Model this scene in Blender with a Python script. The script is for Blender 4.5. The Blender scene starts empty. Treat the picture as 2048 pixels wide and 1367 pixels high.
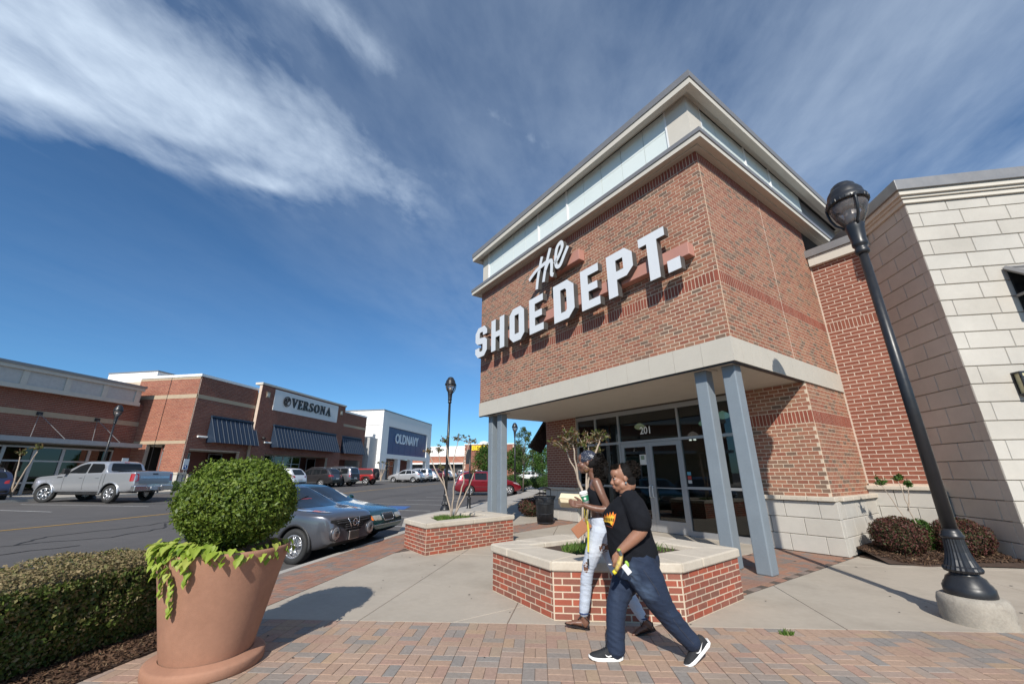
import bpy, bmesh, math, random
import numpy as np
from mathutils import Vector, Matrix, geometry, noise as mnoise
from mathutils.bvhtree import BVHTree
rnd = random.Random(7)
R = math.radians
S = bpy.context.scene
COL = S.collection

# ---------------------------------------------------------------- camera, sky, sun, exposure
PITCH, ROLL, YAW, CAM_H, FPX = R(18.2), R(-0.25), R(-9.8), 1.5, 799.0
def cam_axes():
    f = Vector((math.sin(YAW)*math.cos(PITCH), math.cos(YAW)*math.cos(PITCH), math.sin(PITCH)))
    r = Vector((math.cos(YAW), -math.sin(YAW), 0)); u = r.cross(f)
    return f, r*math.cos(ROLL)+u*math.sin(ROLL), u*math.cos(ROLL)-r*math.sin(ROLL)
CF, CR, CU = cam_axes()
cd = bpy.data.cameras.new('camera'); cam = bpy.data.objects.new('camera', cd); COL.objects.link(cam)
cam.matrix_world = Matrix(((CR.x, CU.x, -CF.x, 0), (CR.y, CU.y, -CF.y, 0), (CR.z, CU.z, -CF.z, CAM_H), (0, 0, 0, 1)))
cd.sensor_fit = 'HORIZONTAL'; cd.sensor_width = 36; cd.lens = 36*FPX/2048; cd.clip_start = .05; cd.clip_end = 3000
S.camera = cam
SUN_EL, SUN_AZ = R(36.0), R(178.2)
ld = bpy.data.lights.new('sun', 'SUN'); sun = bpy.data.objects.new('sun', ld); COL.objects.link(sun)
ld.energy = 4.0; ld.angle = R(.53); ld.color = (1, .945, .86)
sdir = Vector((math.sin(SUN_AZ)*math.cos(SUN_EL), math.cos(SUN_AZ)*math.cos(SUN_EL), math.sin(SUN_EL)))
sun.rotation_euler = sdir.to_track_quat('Z', 'Y').to_euler()
sun.location = sdir*60
W = bpy.data.worlds.new('World'); S.world = W; W.use_nodes = True
S.view_settings.view_transform = 'Standard'; S.view_settings.look = 'None'
S.view_settings.gamma = 1; S.view_settings.exposure = 0.4; S.view_settings.use_curve_mapping = False
S.cycles.max_bounces = 6; S.cycles.transparent_max_bounces = 12; S.cycles.diffuse_bounces = 3; S.cycles.glossy_bounces = 3

class NT:
    """tiny helper to write node trees"""
    def __init__(s, tree): s.t = tree
    def n(s, typ, **kw):
        nd = s.t.nodes.new(typ)
        for k, v in kw.items():
            if k.startswith('i_'): nd.inputs[k[2:].replace('_', ' ')].default_value = v
            else: setattr(nd, k, v)
        return nd
    def l(s, a, b): s.t.links.new(a, b)
    def math(s, op, a, b=None, c=None, clamp=False):
        m = s.n('ShaderNodeMath', operation=op, use_clamp=clamp)
        for i, v in enumerate((a, b, c)):
            if v is None: continue
            if hasattr(v, 'node'): s.l(v, m.inputs[i])
            else: m.inputs[i].default_value = v
        return m.outputs[0]
    def mix(s, fac, a, b, mode='MIX'):
        m = s.n('ShaderNodeMix', data_type='RGBA', blend_type=mode)
        for i, v in ((0, fac), (6, a), (7, b)):
            if hasattr(v, 'node'): s.l(v, m.inputs[i])
            else: m.inputs[i].default_value = (*v, 1) if isinstance(v, tuple) and len(v) == 3 else v
        return m.outputs[2]
    def noise(s, vec, scale, detail=3, rough=.55, dist=0, w3='3D'):
        nd = s.n('ShaderNodeTexNoise', noise_dimensions=w3); nd.inputs['Scale'].default_value = scale
        nd.inputs['Detail'].default_value = detail; nd.inputs['Roughness'].default_value = rough; nd.inputs['Distortion'].default_value = dist
        if vec is not None: s.l(vec, nd.inputs['Vector'])
        return nd.outputs['Fac']
    def ramp(s, fac, stops, interp='LINEAR'):
        r = s.n('ShaderNodeValToRGB'); r.color_ramp.interpolation = interp
        el = r.color_ramp.elements
        while len(el) < len(stops): el.new(.5)
        for e, (p, c) in zip(el, stops): e.position = p; e.color = (*c, 1) if len(c) == 3 else c
        s.l(fac, r.inputs[0]); return r.outputs[0]
    def mapr(s, v, a, b, c, d):
        m = s.n('ShaderNodeMapRange'); s.l(v, m.inputs[0])
        for i, x in enumerate((a, b, c, d)): m.inputs[i+1].default_value = x
        return m.outputs[0]

def build_world():
    t = NT(W.node_tree); W.node_tree.nodes.clear()
    out = t.n('ShaderNodeOutputWorld'); bg = t.n('ShaderNodeBackground'); t.l(bg.outputs[0], out.inputs[0])
    bg.inputs['Strength'].default_value = .090
    sky = t.n('ShaderNodeTexSky', sky_type='NISHITA'); sky.sun_disc = False
    sky.sun_elevation = SUN_EL; sky.sun_rotation = SUN_AZ; sky.air_density = .82; sky.dust_density = .25; sky.ozone_density = 3.0
    tc = t.n('ShaderNodeTexCoord'); sp = t.n('ShaderNodeSeparateXYZ'); t.l(tc.outputs['Generated'], sp.inputs[0])
    x, y, z = sp.outputs
    zz = t.math('MAXIMUM', z, .03)
    # clouds lie on a flat layer overhead: direction divided by height
    px = t.math('DIVIDE', x, zz); py = t.math('DIVIDE', y, zz)
    cb = t.n('ShaderNodeCombineXYZ'); t.l(px, cb.inputs[0]); t.l(py, cb.inputs[1])
    def cloud_map(rot, sx, sy, loc=(0, 0, 0)):
        m = t.n('ShaderNodeMapping'); t.l(cb.outputs[0], m.inputs[0]); m.inputs['Rotation'].default_value = (0, 0, R(rot)); m.inputs['Scale'].default_value = (sx, sy, 1); m.inputs['Location'].default_value = loc; return m.outputs[0]
    n1 = t.noise(cloud_map(-48, 1.0, .8), 2.6, 9, .56, .25)
    n2 = t.noise(cloud_map(-35, 1.0, .45, (.35, .2, 0)), 1.3, 6, .52, .5)
    n3 = t.noise(cloud_map(-40, 1.0, .38, (1.3, .4, 0)), 6.0, 6, .6, .35)
    n4 = t.noise(cloud_map(-48, 1.0, .7), 11, 5, .6, .2)
    def blob(cx, cy, ax, ay, rot):
        c, s_ = math.cos(rot), math.sin(rot)
        dx = t.math('SUBTRACT', px, cx); dy = t.math('SUBTRACT', py, cy)
        u = t.math('ADD', t.math('MULTIPLY', dx, c/ax), t.math('MULTIPLY', dy, s_/ax))
        v = t.math('ADD', t.math('MULTIPLY', dx, -s_/ay), t.math('MULTIPLY', dy, c/ay))
        d = t.math('ADD', t.math('MULTIPLY', u, u), t.math('MULTIPLY', v, v))
        return t.math('EXPONENT', t.math('MULTIPLY', d, -1))
    main = t.math('ADD', blob(-1.07, .70, .50, .25, R(43)), t.math('MULTIPLY', blob(-1.40, .45, .42, .26, R(30)), .8))
    main = t.math('ADD', main, t.math('MULTIPLY', blob(-1.10, 1.0, .12, .05, R(38)), .9))
    main = t.math('ADD', main, t.math('MULTIPLY', blob(-.55, .50, .30, .05, R(62)), .45))
    main = t.math('ADD', main, t.math('MULTIPLY', blob(-.16, .93, .035, .15, R(-40)), .40))
    main = t.math('ADD', main, t.math('MULTIPLY', blob(-.62, 1.22, .06, .12, R(10)), .35), clamp=True)
    veil = t.mapr(px, -1.5, .35, .10, 1)
    soft = t.math('ADD', t.math('ADD', t.math('MULTIPLY', n1, .55), t.math('MULTIPLY', n3, .25)), t.math('MULTIPLY', n4, .20))
    # density: the mask lifts the noise over its threshold, so edges break up into wisps
    dens = t.mapr(t.math('ADD', soft, t.math('MULTIPLY', main, .30)), .53, .98, 0, 1)
    dens = t.math('MULTIPLY', dens, t.math('MINIMUM', t.math('MULTIPLY', main, 3.5), 1))
    thin = t.math('MULTIPLY', t.mapr(t.math('ADD', t.math('ADD', t.math('MULTIPLY', n2, .66), t.math('MULTIPLY', n3, .22)), t.math('MULTIPLY', n4, .12)), .36, .76, .10, 1), veil)
    f = t.math('ADD', t.math('MULTIPLY', dens, 1.0), t.math('MULTIPLY', thin, .56), clamp=True)
    f = t.math('MULTIPLY', f, t.mapr(z, .10, .30, 0, 1))
    # the sky itself: a polarised look, deeper and less violet than the bare model
    tint = t.mix(1.0, sky.outputs[0], (.54, .88, 1.07), 'MULTIPLY')
    col = t.mix(f, tint, (6.0, 7.1, 8.5))
    t.l(col, bg.inputs['Color'])

build_world()
# ---------------------------------------------------------------- materials
MATS = {}
def M(name, col, rough=.6, metal=0., var=.12, vs=6., bump=0., bs=40., spec=.5, coat=0., spots=None, ss=0.):
    """plain weathered material: colour wobble at two scales plus optional bump, in world space"""
    if name in MATS: return MATS[name]
    m = bpy.data.materials.new(name); m.use_nodes = True; t = NT(m.node_tree); b = m.node_tree.nodes['Principled BSDF']
    b.inputs['Roughness'].default_value = rough; b.inputs['Metallic'].default_value = metal
    b.inputs['Specular IOR Level'].default_value = spec; b.inputs['Coat Weight'].default_value = coat; b.inputs['Coat Roughness'].default_value = .04
    if ss: b.inputs['Subsurface Weight'].default_value = ss; b.inputs['Subsurface Radius'].default_value = (.012, .005, .003)
    g = t.n('ShaderNodeNewGeometry').outputs['Position']
    c = tuple(col)
    if var:
        f = t.math('ADD', t.math('MULTIPLY', t.noise(g, vs, 5, .6), .6), t.math('MULTIPLY', t.noise(g, vs*11, 3, .6), .4))
        cc = t.mix(t.mapr(f, .3, .7, 0, 1), tuple(x*(1-var) for x in c), tuple(min(1, x*(1+var)) for x in c))
        if spots:
            sc, lo, hi, col2, amt = spots
            cc = t.mix(t.mapr(t.noise(g, sc, 6, .65), lo, hi, 0, amt), cc, tuple(col2))
        t.l(cc, b.inputs['Base Color'])
        rr = t.mapr(t.noise(g, vs*2.3, 3), .3, .7, max(0, rough-.07), min(1, rough+.07)); t.l(rr, b.inputs['Roughness'])
    else: b.inputs['Base Color'].default_value = (*c, 1)
    if bump:
        bp = t.n('ShaderNodeBump'); bp.inputs['Strength'].default_value = min(1, bump); bp.inputs['Distance'].default_value = .004
        t.l(t.noise(g, bs, 4, .6), bp.inputs['Height']); t.l(bp.outputs[0], b.inputs['Normal'])
    MATS[name] = m; return m
def MT(name, stops, rough=.8, bump=.3, bs=60., var=.18, vs=14., interp='LINEAR', spec=.3, trans=0.):
    """piece material: one colour per brick, paver, stone or leaf, from the tint attribute or the object's own random number"""
    if name in MATS: return MATS[name]
    m = bpy.data.materials.new(name); m.use_nodes = True; t = NT(m.node_tree); b = m.node_tree.nodes['Principled BSDF']
    b.inputs['Roughness'].default_value = rough; b.inputs['Specular IOR Level'].default_value = spec
    at = t.n('ShaderNodeAttribute', attribute_name='tint'); oi = t.n('ShaderNodeObjectInfo')
    f = t.math('FRACT', t.math('ADD', at.outputs['Fac'], oi.outputs['Random']))
    c = t.ramp(f, stops, interp)
    g = t.n('ShaderNodeNewGeometry').outputs['Position']
    n = t.math('ADD', t.math('MULTIPLY', t.noise(g, vs, 5, .65), .55), t.math('MULTIPLY', t.noise(g, vs*8, 3, .6), .45))
    k = t.math('MULTIPLY', t.mapr(n, .28, .72, 1-var, 1+var), t.mapr(t.noise(g, .7, 4, .6), .3, .7, .88, 1.10))
    cb = t.n('ShaderNodeCombineColor'); [t.l(k, cb.inputs[i]) for i in range(3)]
    c = t.mix(1.0, c, cb.outputs[0], 'MULTIPLY'); t.l(c, b.inputs['Base Color'])
    if trans:
        b.inputs['Transmission Weight'].default_value = 0
        tr = t.n('ShaderNodeBsdfTranslucent'); t.l(c, tr.inputs[0]); mx = t.n('ShaderNodeMixShader'); mx.inputs[0].default_value = trans
        o = m.node_tree.nodes['Material Output']; t.l(b.outputs[0], mx.inputs[1]); t.l(tr.outputs[0], mx.inputs[2]); t.l(mx.outputs[0], o.inputs[0])
    if bump:
        bp = t.n('ShaderNodeBump'); bp.inputs['Strength'].default_value = bump; bp.inputs['Distance'].default_value = .003
        t.l(t.noise(g, bs, 4, .65), bp.inputs['Height']); t.l(bp.outputs[0], b.inputs['Normal'])
    MATS[name] = m; return m
def MG(name, tint, refl=1.0, ior=1.5):
    """thin window glass: see-through with a tint, mirror-like at grazing angles"""
    if name in MATS: return MATS[name]
    m = bpy.data.materials.new(name); m.use_nodes = True; t = NT(m.node_tree); m.node_tree.nodes.clear()
    o = t.n('ShaderNodeOutputMaterial'); tr = t.n('ShaderNodeBsdfTransparent'); tr.inputs[0].default_value = (*tint, 1)
    gl = t.n('ShaderNodeBsdfGlossy'); gl.inputs['Roughness'].default_value = .015; gl.inputs[0].default_value = (refl, refl, refl, 1)
    lw = t.n('ShaderNodeFresnel'); lw.inputs[0].default_value = ior
    mx = t.n('ShaderNodeMixShader'); t.l(t.math('MULTIPLY', lw.outputs[0], 1.6, clamp=True), mx.inputs[0]); t.l(tr.outputs[0], mx.inputs[1]); t.l(gl.outputs[0], mx.inputs[2]); t.l(mx.outputs[0], o.inputs[0])
    MATS[name] = m; return m
def ME(name, col, st):
    if name in MATS: return MATS[name]
    m = bpy.data.materials.new(name); m.use_nodes = True; b = m.node_tree.nodes['Principled BSDF']
    b.inputs['Base Color'].default_value = (*col, 1); b.inputs['Emission Color'].default_value = (*col, 1); b.inputs['Emission Strength'].default_value = st
    MATS[name] = m; return m

BRICK_BLEND = MT('blended brick', [(0, (.285, .118, .075)), (.30, (.345, .162, .102)), (.52, (.265, .103, .068)), (.68, (.315, .17, .108)), (.80, (.165, .115, .085)), (.92, (.21, .115, .08)), (1, (.345, .155, .10))])
BRICK_RED = MT('even red brick', [(0, (.225, .078, .05)), (1, (.265, .095, .06))])
BRICK_SOLD = MT('dark red soldier brick', [(0, (.22, .064, .042)), (1, (.28, .085, .055))])
BRICK_PLANT = MT('planter brick', [(0, (.36, .095, .055)), (.3, (.30, .08, .05)), (.5, (.22, .085, .06)), (.8, (.27, .10, .07)), (1, (.175, .09, .065))])
MORTAR = M('tan mortar', (.56, .455, .345), .9, var=.12, vs=3, bump=.3, spots=(.8, .5, .8, (.44, .35, .26), .5))
MORTAR_W = M('pale mortar', (.56, .45, .36), .9, var=.12, vs=3, bump=.3)
PAVER = MT('blended concrete paver', [(0, (.37, .255, .185)), (.22, (.39, .275, .205)), (.42, (.37, .24, .185)), (.58, (.34, .27, .22)), (.72, (.285, .245, .215)), (.84, (.25, .23, .21)), (.92, (.405, .285, .19)), (1, (.365, .245, .185))], rough=.95, bump=.7, bs=190, var=.26, vs=32)
PAVER_RED = MT('red band paver', [(0, (.32, .175, .12)), (.4, (.30, .165, .118)), (.62, (.24, .18, .15)), (.78, (.20, .172, .155)), (1, (.33, .185, .122))], rough=.9, bump=.6, bs=160, var=.2, vs=25)
STONE = MT('pale cast stone', [(0, (.455, .425, .375)), (.5, (.49, .46, .41)), (1, (.47, .445, .40))], rough=.85, bump=.35, bs=220, var=.05, vs=9)
CAPSTONE = M('cast stone coping', (.53, .47, .385), .85, var=.12, vs=4, bump=.25, bs=90, spots=(2.5, .55, .75, (.33, .27, .2), .5))
FASCIA = M('beige fascia panel', (.50, .465, .40), .75, var=.05, vs=3, bump=.15, bs=200)
JOINT = M('dark joint', (.09, .075, .06), .9, var=.1)
TRIM_LT = M('light stucco trim', (.56, .52, .45), .8, var=.06, vs=3)
METAL_GREY = M('grey metal coping', (.24, .235, .235), .45, .3, var=.08, vs=2)
SOFFIT = M('beige metal soffit', (.52, .47, .40), .55, var=.05, vs=2)
COLUMN = M('blue grey painted steel', (.20, .235, .265), .42, var=.09, vs=3, spots=(9, .62, .8, (.13, .15, .165), .4))
ALU = M('bare aluminium frame', (.42, .42, .42), .38, .55, var=.06, vs=3)
SIGN_FACE = M('white acrylic sign face', (.66, .68, .70), .35, var=.03, vs=2)
SIGN_EDGE = M('dark bronze letter return', (.12, .115, .11), .45, .3, var=.05)
RACEWAY = M('dusty pink sign raceway', (.46, .225, .175), .6, var=.05, vs=3)
SPANDREL = M('pale green spandrel glass', (.70, .76, .73), .35, var=.03, vs=1.5, coat=.15)
WHITE_P = M('white paint', (.78, .78, .76), .5, var=.04)
WHITE_W = M('white wall', (.80, .79, .77), .8, var=.03, vs=.6)
BLACK_P = M('black powder coat', (.018, .019, .022), .38, var=.2, vs=8, spots=(30, .68, .8, (.07, .07, .07), .35))
BLACK_R = M('black rubber', (.022, .022, .022), .75, var=.2, vs=20)
CONC = M('sidewalk concrete', (.40, .352, .288), .9, var=.09, vs=1.1, bump=.35, bs=120, spots=(.9, .47, .72, (.285, .245, .195), .65))
CONC_LT = M('pale curb concrete', (.40, .375, .335), .9, var=.10, vs=1.3, bump=.35, bs=120, spots=(1.5, .55, .75, (.28, .26, .23), .5))
ASPHALT = M('worn asphalt', (.096, .089, .085), .9, var=.16, vs=.35, bump=.6, bs=110, spots=(.25, .5, .75, (.06, .058, .058), .6))
LINE_W = M('worn white road paint', (.52, .51, .49), .85, var=.25, vs=6)
LINE_Y = M('worn yellow road paint', (.47, .27, .05), .85, var=.25, vs=4)
LINE_B = M('blue road paint', (.045, .12, .32), .85, var=.3, vs=5)
TAR = M('tar crack filler', (.025, .024, .024), .8, var=.1)
MULCH = MT('bark mulch', [(0, (.06, .032, .02)), (.6, (.10, .055, .033)), (.9, (.16, .095, .055)), (1, (.24, .17, .10))], bump=.6)
SOIL = M('dark mulch soil', (.06, .036, .024), .95, var=.4, vs=9, bump=1, bs=60)
TERRA = M('terracotta planter', (.365, .19, .122), .9, var=.12, vs=2.2, bump=.5, bs=130, spots=(1.3, .46, .7, (.25, .125, .078), .75))
GLASS = MG('storefront glass', (.30, .33, .33), .95)
GLASS_FAR = MG('far shop glass', (.16, .18, .19), .95)
GLASS_LAMP = MG('lamp globe', (.83, .82, .82), .9, 1.35)
GLASS_CAR = M('car glass', (.012, .014, .016), .03, spec=.45, var=0)
INK = M('black letter', (.014, .014, .016), .45, var=.05)

# ---------------------------------------------------------------- mesh helpers
class MB:
    def __init__(s): s.v = []; s.f = []; s.m = []; s.t = []; s.mi = 0; s.ti = 0.
    def add(s, vs, fs):
        k = len(s.v); s.v += [tuple(p) for p in vs]; s.f += [tuple(k+i for i in f) for f in fs]
        s.m += [s.mi]*len(fs); s.t += [s.ti]*len(fs); return s
    def box(s, x0, x1, y0, y1, z0, z1):
        return s.add([(x0, y0, z0), (x1, y0, z0), (x1, y1, z0), (x0, y1, z0), (x0, y0, z1), (x1, y0, z1), (x1, y1, z1), (x0, y1, z1)],
                     [(3, 2, 1, 0), (4, 5, 6, 7), (0, 1, 5, 4), (1, 2, 6, 5), (2, 3, 7, 6), (3, 0, 4, 7)])
    def prism(s, poly, z0, z1, top=True, bot=True):
        n = len(poly); vs = [(p[0], p[1], z0) for p in poly]+[(p[0], p[1], z1) for p in poly]
        fs = [(i, (i+1) % n, n+(i+1) % n, n+i) for i in range(n)]
        if top: fs.append(tuple(range(n, 2*n)))
        if bot: fs.append(tuple(range(n-1, -1, -1)))
        return s.add(vs, fs)
    def extr(s, poly, a0, a1, plane='xz'):
        """polygon in a vertical plane pushed along the other axis"""
        k = len(s.v); t = MB(); t.prism(poly, a0, a1)
        if plane == 'xz': s.add([(p[0], p[2], p[1]) for p in t.v], [tuple(reversed(f)) for f in t.f])
        else: s.add([(p[2], p[0], p[1]) for p in t.v], t.f)
        return s
    def tube(s, path, rad, n=8, cap=True, flat=1.0):
        P = [Vector(p) for p in path]; k = len(P); rr = rad if hasattr(rad, '__len__') else [rad]*k
        vs = []; up = None
        for i in range(k):
            d = (P[min(i+1, k-1)]-P[max(i-1, 0)]).normalized()
            if up is None:
                up = d.cross(Vector((0, 0, 1)));
                if up.length < .05: up = d.cross(Vector((1, 0, 0)))
            up = (up-d*up.dot(d)).normalized(); w = d.cross(up)
            r = rr[i]; ra, rb = (r if hasattr(r, '__len__') else (r, r*flat))
            for j in range(n):
                a = 2*math.pi*j/n; vs.append(P[i]+up*(ra*math.cos(a))+w*(rb*math.sin(a)))
        fs = [(i*n+j, i*n+(j+1) % n, (i+1)*n+(j+1) % n, (i+1)*n+j) for i in range(k-1) for j in range(n)]
        if cap: fs += [tuple(range(n-1, -1, -1)), tuple(range((k-1)*n, k*n))]
        return s.add(vs, fs)
    def lathe(s, prof, n=24, c=(0, 0, 0), cap=True, fl=0.):
        vs = []; k = len(prof)
        for r, z in prof:
            for j in range(n):
                a = 2*math.pi*j/n; q = r*(1+(fl if j % 2 else -fl)); vs.append((c[0]+q*math.cos(a), c[1]+q*math.sin(a), c[2]+z))
        fs = [(i*n+j, i*n+(j+1) % n, (i+1)*n+(j+1) % n, (i+1)*n+j) for i in range(k-1) for j in range(n)]
        if cap: fs += [tuple(range(n-1, -1, -1)), tuple(range((k-1)*n, k*n))]
        return s.add(vs, fs)
    def ell(s, c, r, n=16, m=10, rot=None):
        vs = []
        for i in range(m+1):
            ph = math.pi*i/m
            for j in range(n):
                a = 2*math.pi*j/n; p = Vector((r[0]*math.sin(ph)*math.cos(a), r[1]*math.sin(ph)*math.sin(a), r[2]*math.cos(ph)))
                if rot is not None: p = rot @ p
                vs.append((c[0]+p.x, c[1]+p.y, c[2]+p.z))
        return s.add(vs, [(i*n+j, (i+1)*n+j, (i+1)*n+(j+1) % n, i*n+(j+1) % n) for i in range(m) for j in range(n)])
    def xf(s, M_):
        s.v = [tuple(M_ @ Vector(p)) for p in s.v]; return s
    def mesh(s, name, mats, smooth=False):
        me = bpy.data.meshes.new(name); me.from_pydata(s.v, [], s.f)
        for m in (mats if isinstance(mats, (list, tuple)) else [mats]): me.materials.append(m)
        if any(s.m): me.polygons.foreach_set('material_index', s.m)
        if any(s.t):
            a = me.attributes.new('tint', 'FLOAT', 'FACE'); a.data.foreach_set('value', s.t)
        if smooth: me.polygons.foreach_set('use_smooth', [True]*len(me.polygons))
        me.update(); return me
    def build(s, name, mats, parent=None, loc=(0, 0, 0), rz=0., smooth=False, bev=0., seg=2, wn=False):
        o = bpy.data.objects.new(name, s.mesh(name, mats, smooth)); COL.objects.link(o)
        o.parent = parent; o.location = loc; o.rotation_euler = (0, 0, rz)
        if bev:
            b = o.modifiers.new('bevel', 'BEVEL'); b.width = bev; b.segments = seg; b.limit_method = 'ANGLE'; b.angle_limit = R(40)
        return o
def child(name, me, parent, loc=(0, 0, 0), rot=(0, 0, 0), sc=(1, 1, 1)):
    o = bpy.data.objects.new(name, me); COL.objects.link(o); o.parent = parent; o.location = loc; o.rotation_euler = rot; o.scale = sc; return o
def tag(o, label=None, cat=None, group=None, kind=None):
    if label: o['label'] = label
    if cat: o['category'] = cat
    if group: o['group'] = group
    if kind: o['kind'] = kind
    return o
def thing(name, label, cat, loc=(0, 0, 0), rz=0., group=None):
    o = bpy.data.objects.new(name, None); COL.objects.link(o); o.location = loc; o.rotation_euler = (0, 0, rz); o.empty_display_size = .2
    return tag(o, label, cat, group)
def copy_tree(o, parent=None):
    c = o.copy(); COL.objects.link(c)
    if parent is not None: c.parent = parent
    for ch in list(o.children): copy_tree(ch, c)
    return c
DG = None
def evaluated(o):
    dg = bpy.context.evaluated_depsgraph_get(); dg.update()
    me = bpy.data.meshes.new_from_object(o.evaluated_get(dg), depsgraph=dg); return me
def drop(o):
    d = o.data; bpy.data.objects.remove(o, do_unlink=True)
    if d and d.users == 0 and isinstance(d, bpy.types.Mesh): bpy.data.meshes.remove(d)
def text_mb(txt, size, depth, bold=0., shear=0., xs=1.0, space=1.0):
    """lettering standing in the local x z plane, front at y = 0, centred"""
    c = bpy.data.curves.new('lettering', 'FONT'); c.body = txt; c.size = size; c.extrude = depth/2; c.offset = bold; c.shear = shear; c.align_x = 'CENTER'; c.space_character = space; c.resolution_u = 3
    o = bpy.data.objects.new('lettering', c); COL.objects.link(o); me = evaluated(o)
    b = MB(); b.add([(v.co.x*xs, -v.co.z+depth/2, v.co.y) for v in me.vertices], [tuple(p.vertices) for p in me.polygons])
    bpy.data.objects.remove(o, do_unlink=True); bpy.data.meshes.remove(me); bpy.data.curves.remove(c); return b
def proj(p):
    d = Vector(p)-Vector((0, 0, CAM_H)); z = d.dot(CF)
    return (1024+FPX*d.dot(CR)/z, 683.5-FPX*d.dot(CU)/z, z) if z > .1 else (-9e3, -9e3, z)
def ground_z(x, y):
    t = min(max((-x-5)/22, 0), 1); zf = .15+.4*min(max((y-15)/50, 0), 1)
    return -.1*(1-t)+zf*t-.07*min(max((16-y)/4, 0), 1)*(1-t)

# ---------------------------------------------------------------- bricks, stones and pavers laid piece by piece
UNIT = {}
def unit_piece(mat):
    if mat.name not in UNIT:
        b = MB(); e = .012; h = .5   # a block of size 1 x 1 x 1, front face at y = 0, its front edges eased
        vs = []
        for z in (-h, h):
            vs += [(-h, 1, z), (h, 1, z)]
        b.add([(-h, 1, -h), (h, 1, -h), (h, 1, h), (-h, 1, h), (-h, .12, -h), (h, .12, -h), (h, .12, h), (-h, .12, h), (-h+e, 0, -h+e*2.5), (h-e, 0, -h+e*2.5), (h-e, 0, h-e*2.5), (-h+e, 0, h-e*2.5)],
              [(4, 5, 1, 0), (5, 6, 2, 1), (6, 7, 3, 2), (7, 4, 0, 3), (4, 8, 9, 5), (5, 9, 10, 6), (6, 10, 11, 7), (7, 11, 8, 4), (8, 11, 10, 9)])
        b.f = [tuple(reversed(f)) for f in b.f]
        UNIT[mat.name] = b.mesh('piece', mat)
    return UNIT[mat.name]
class Layer:
    """gathers laid pieces for one thing; the 300 largest in the photograph become parts, the rest one joined part"""
    def __init__(s, root, name, quota=300, stuff='joined'):
        s.root, s.name, s.quota = root, name, quota; s.p = []; s.stuff = stuff
        s.mw = Matrix.LocRotScale(root.location, root.rotation_euler, None)
    def put(s, c, ang, l, h, d, mat, flat=False): s.p.append((c, ang, l, h, d, mat, flat))
    def emit(s):
        sc = []
        for i, q in enumerate(s.p):
            w = s.mw @ Vector(q[0]); x, y, z = proj(w)
            ok = -40 < x < 2090 and -40 < y < 1400 and z > 0
            nrm = (s.mw.to_3x3() @ (Vector((0, 0, 1)) if q[6] else Vector((math.sin(q[1]), -math.cos(q[1]), 0))))
            fac = max(0, -nrm.dot((w-Vector((0, 0, CAM_H))).normalized()))
            sc.append((q[2]*q[3]*fac/z**2 if ok else -1./max(1, w.length), i))
        sc.sort(reverse=True); top = [i for a, i in sc[:s.quota]]; rest = [i for a, i in sc[s.quota:]]
        for i in top:
            c, a, l, h, d, m, fl = s.p[i]; j = rnd.uniform(-.0007, .0007)
            o = child(s.name, unit_piece(m), s.root, c, (0, 0, a), (l, d, h))
            if fl: o.rotation_euler = (Matrix.Rotation(a, 3, 'Z') @ Matrix.Rotation(R(-90), 3, 'X')).to_euler(); o.location = (c[0], c[1], c[2]+j)
            else: o.location = (c[0]+j*math.sin(a), c[1]-j*math.cos(a), c[2])
        if not rest: return
        mats = []; by = {}
        for i in rest: by.setdefault(s.p[i][5].name, []).append(i)
        V, F, MI, TI = [], [], [], []; k = 0
        for mi, (mn, ids) in enumerate(by.items()):
            mats.append(MATS[mn])
            for i in ids:
                c, a, l, h, d, m, fl = s.p[i]; ca, sa = math.cos(a), math.sin(a); j = rnd.uniform(-.0007, .0007)
                for (x, y, z) in ((-.5, 0, -.5), (.5, 0, -.5), (.5, 0, .5), (-.5, 0, .5), (-.5, 1, -.5), (.5, 1, -.5), (.5, 1, .5), (-.5, 1, .5)):
                    if fl: X, Y, Z = x*l, z*h, -y*d+j
                    else: X, Y, Z = x*l, y*d+j, z*h
                    V.append((c[0]+X*ca-Y*sa, c[1]+X*sa+Y*ca, c[2]+Z))
                fs = [(0, 1, 2, 3), (0, 4, 5, 1), (1, 5, 6, 2), (2, 6, 7, 3), (3, 7, 4, 0)]
                F += [tuple(k+q for q in f) for f in fs]; MI += [mi]*5; TI += [rnd.random()]*5; k += 8
        me = bpy.data.meshes.new(s.name+'s'); me.from_pydata(V, [], F)
        for m in mats: me.materials.append(m)
        me.polygons.foreach_set('material_index', MI); me.attributes.new('tint', 'FLOAT', 'FACE').data.foreach_set('value', TI); me.update()
        o = child(s.name+'work', me, s.root); o['kind'] = 'stuff'
def backing(root, name, p0, p1, z0, z1, holes, mat, thick=.2, inset=.0020, mb=None):
    """solid wall behind the pieces with its openings cut"""
    d = Vector(p1)-Vector(p0); L = d.length; a = math.atan2(d.y, d.x)
    zs = sorted({z0, z1, *[h[2] for h in holes if z0 < h[2] < z1], *[h[3] for h in holes if z0 < h[3] < z1]})
    b = mb or MB(); k = len(b.v)
    for za, zb in zip(zs, zs[1:]):
        cur = 0.
        for h in sorted(h for h in holes if h[2] < (za+zb)/2 < h[3]):
            if h[0] > cur: b.box(cur, h[0], inset, thick, za, zb)
            cur = max(cur, h[1])
        if cur < L: b.box(cur, L, inset, thick, za, zb)
    b.v[k:] = [(p0[0]+x*math.cos(a)-y*math.sin(a), p0[1]+x*math.sin(a)+y*math.cos(a), z) for x, y, z in b.v[k:]]
    return b if mb else b.build(name, mat, root)
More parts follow.
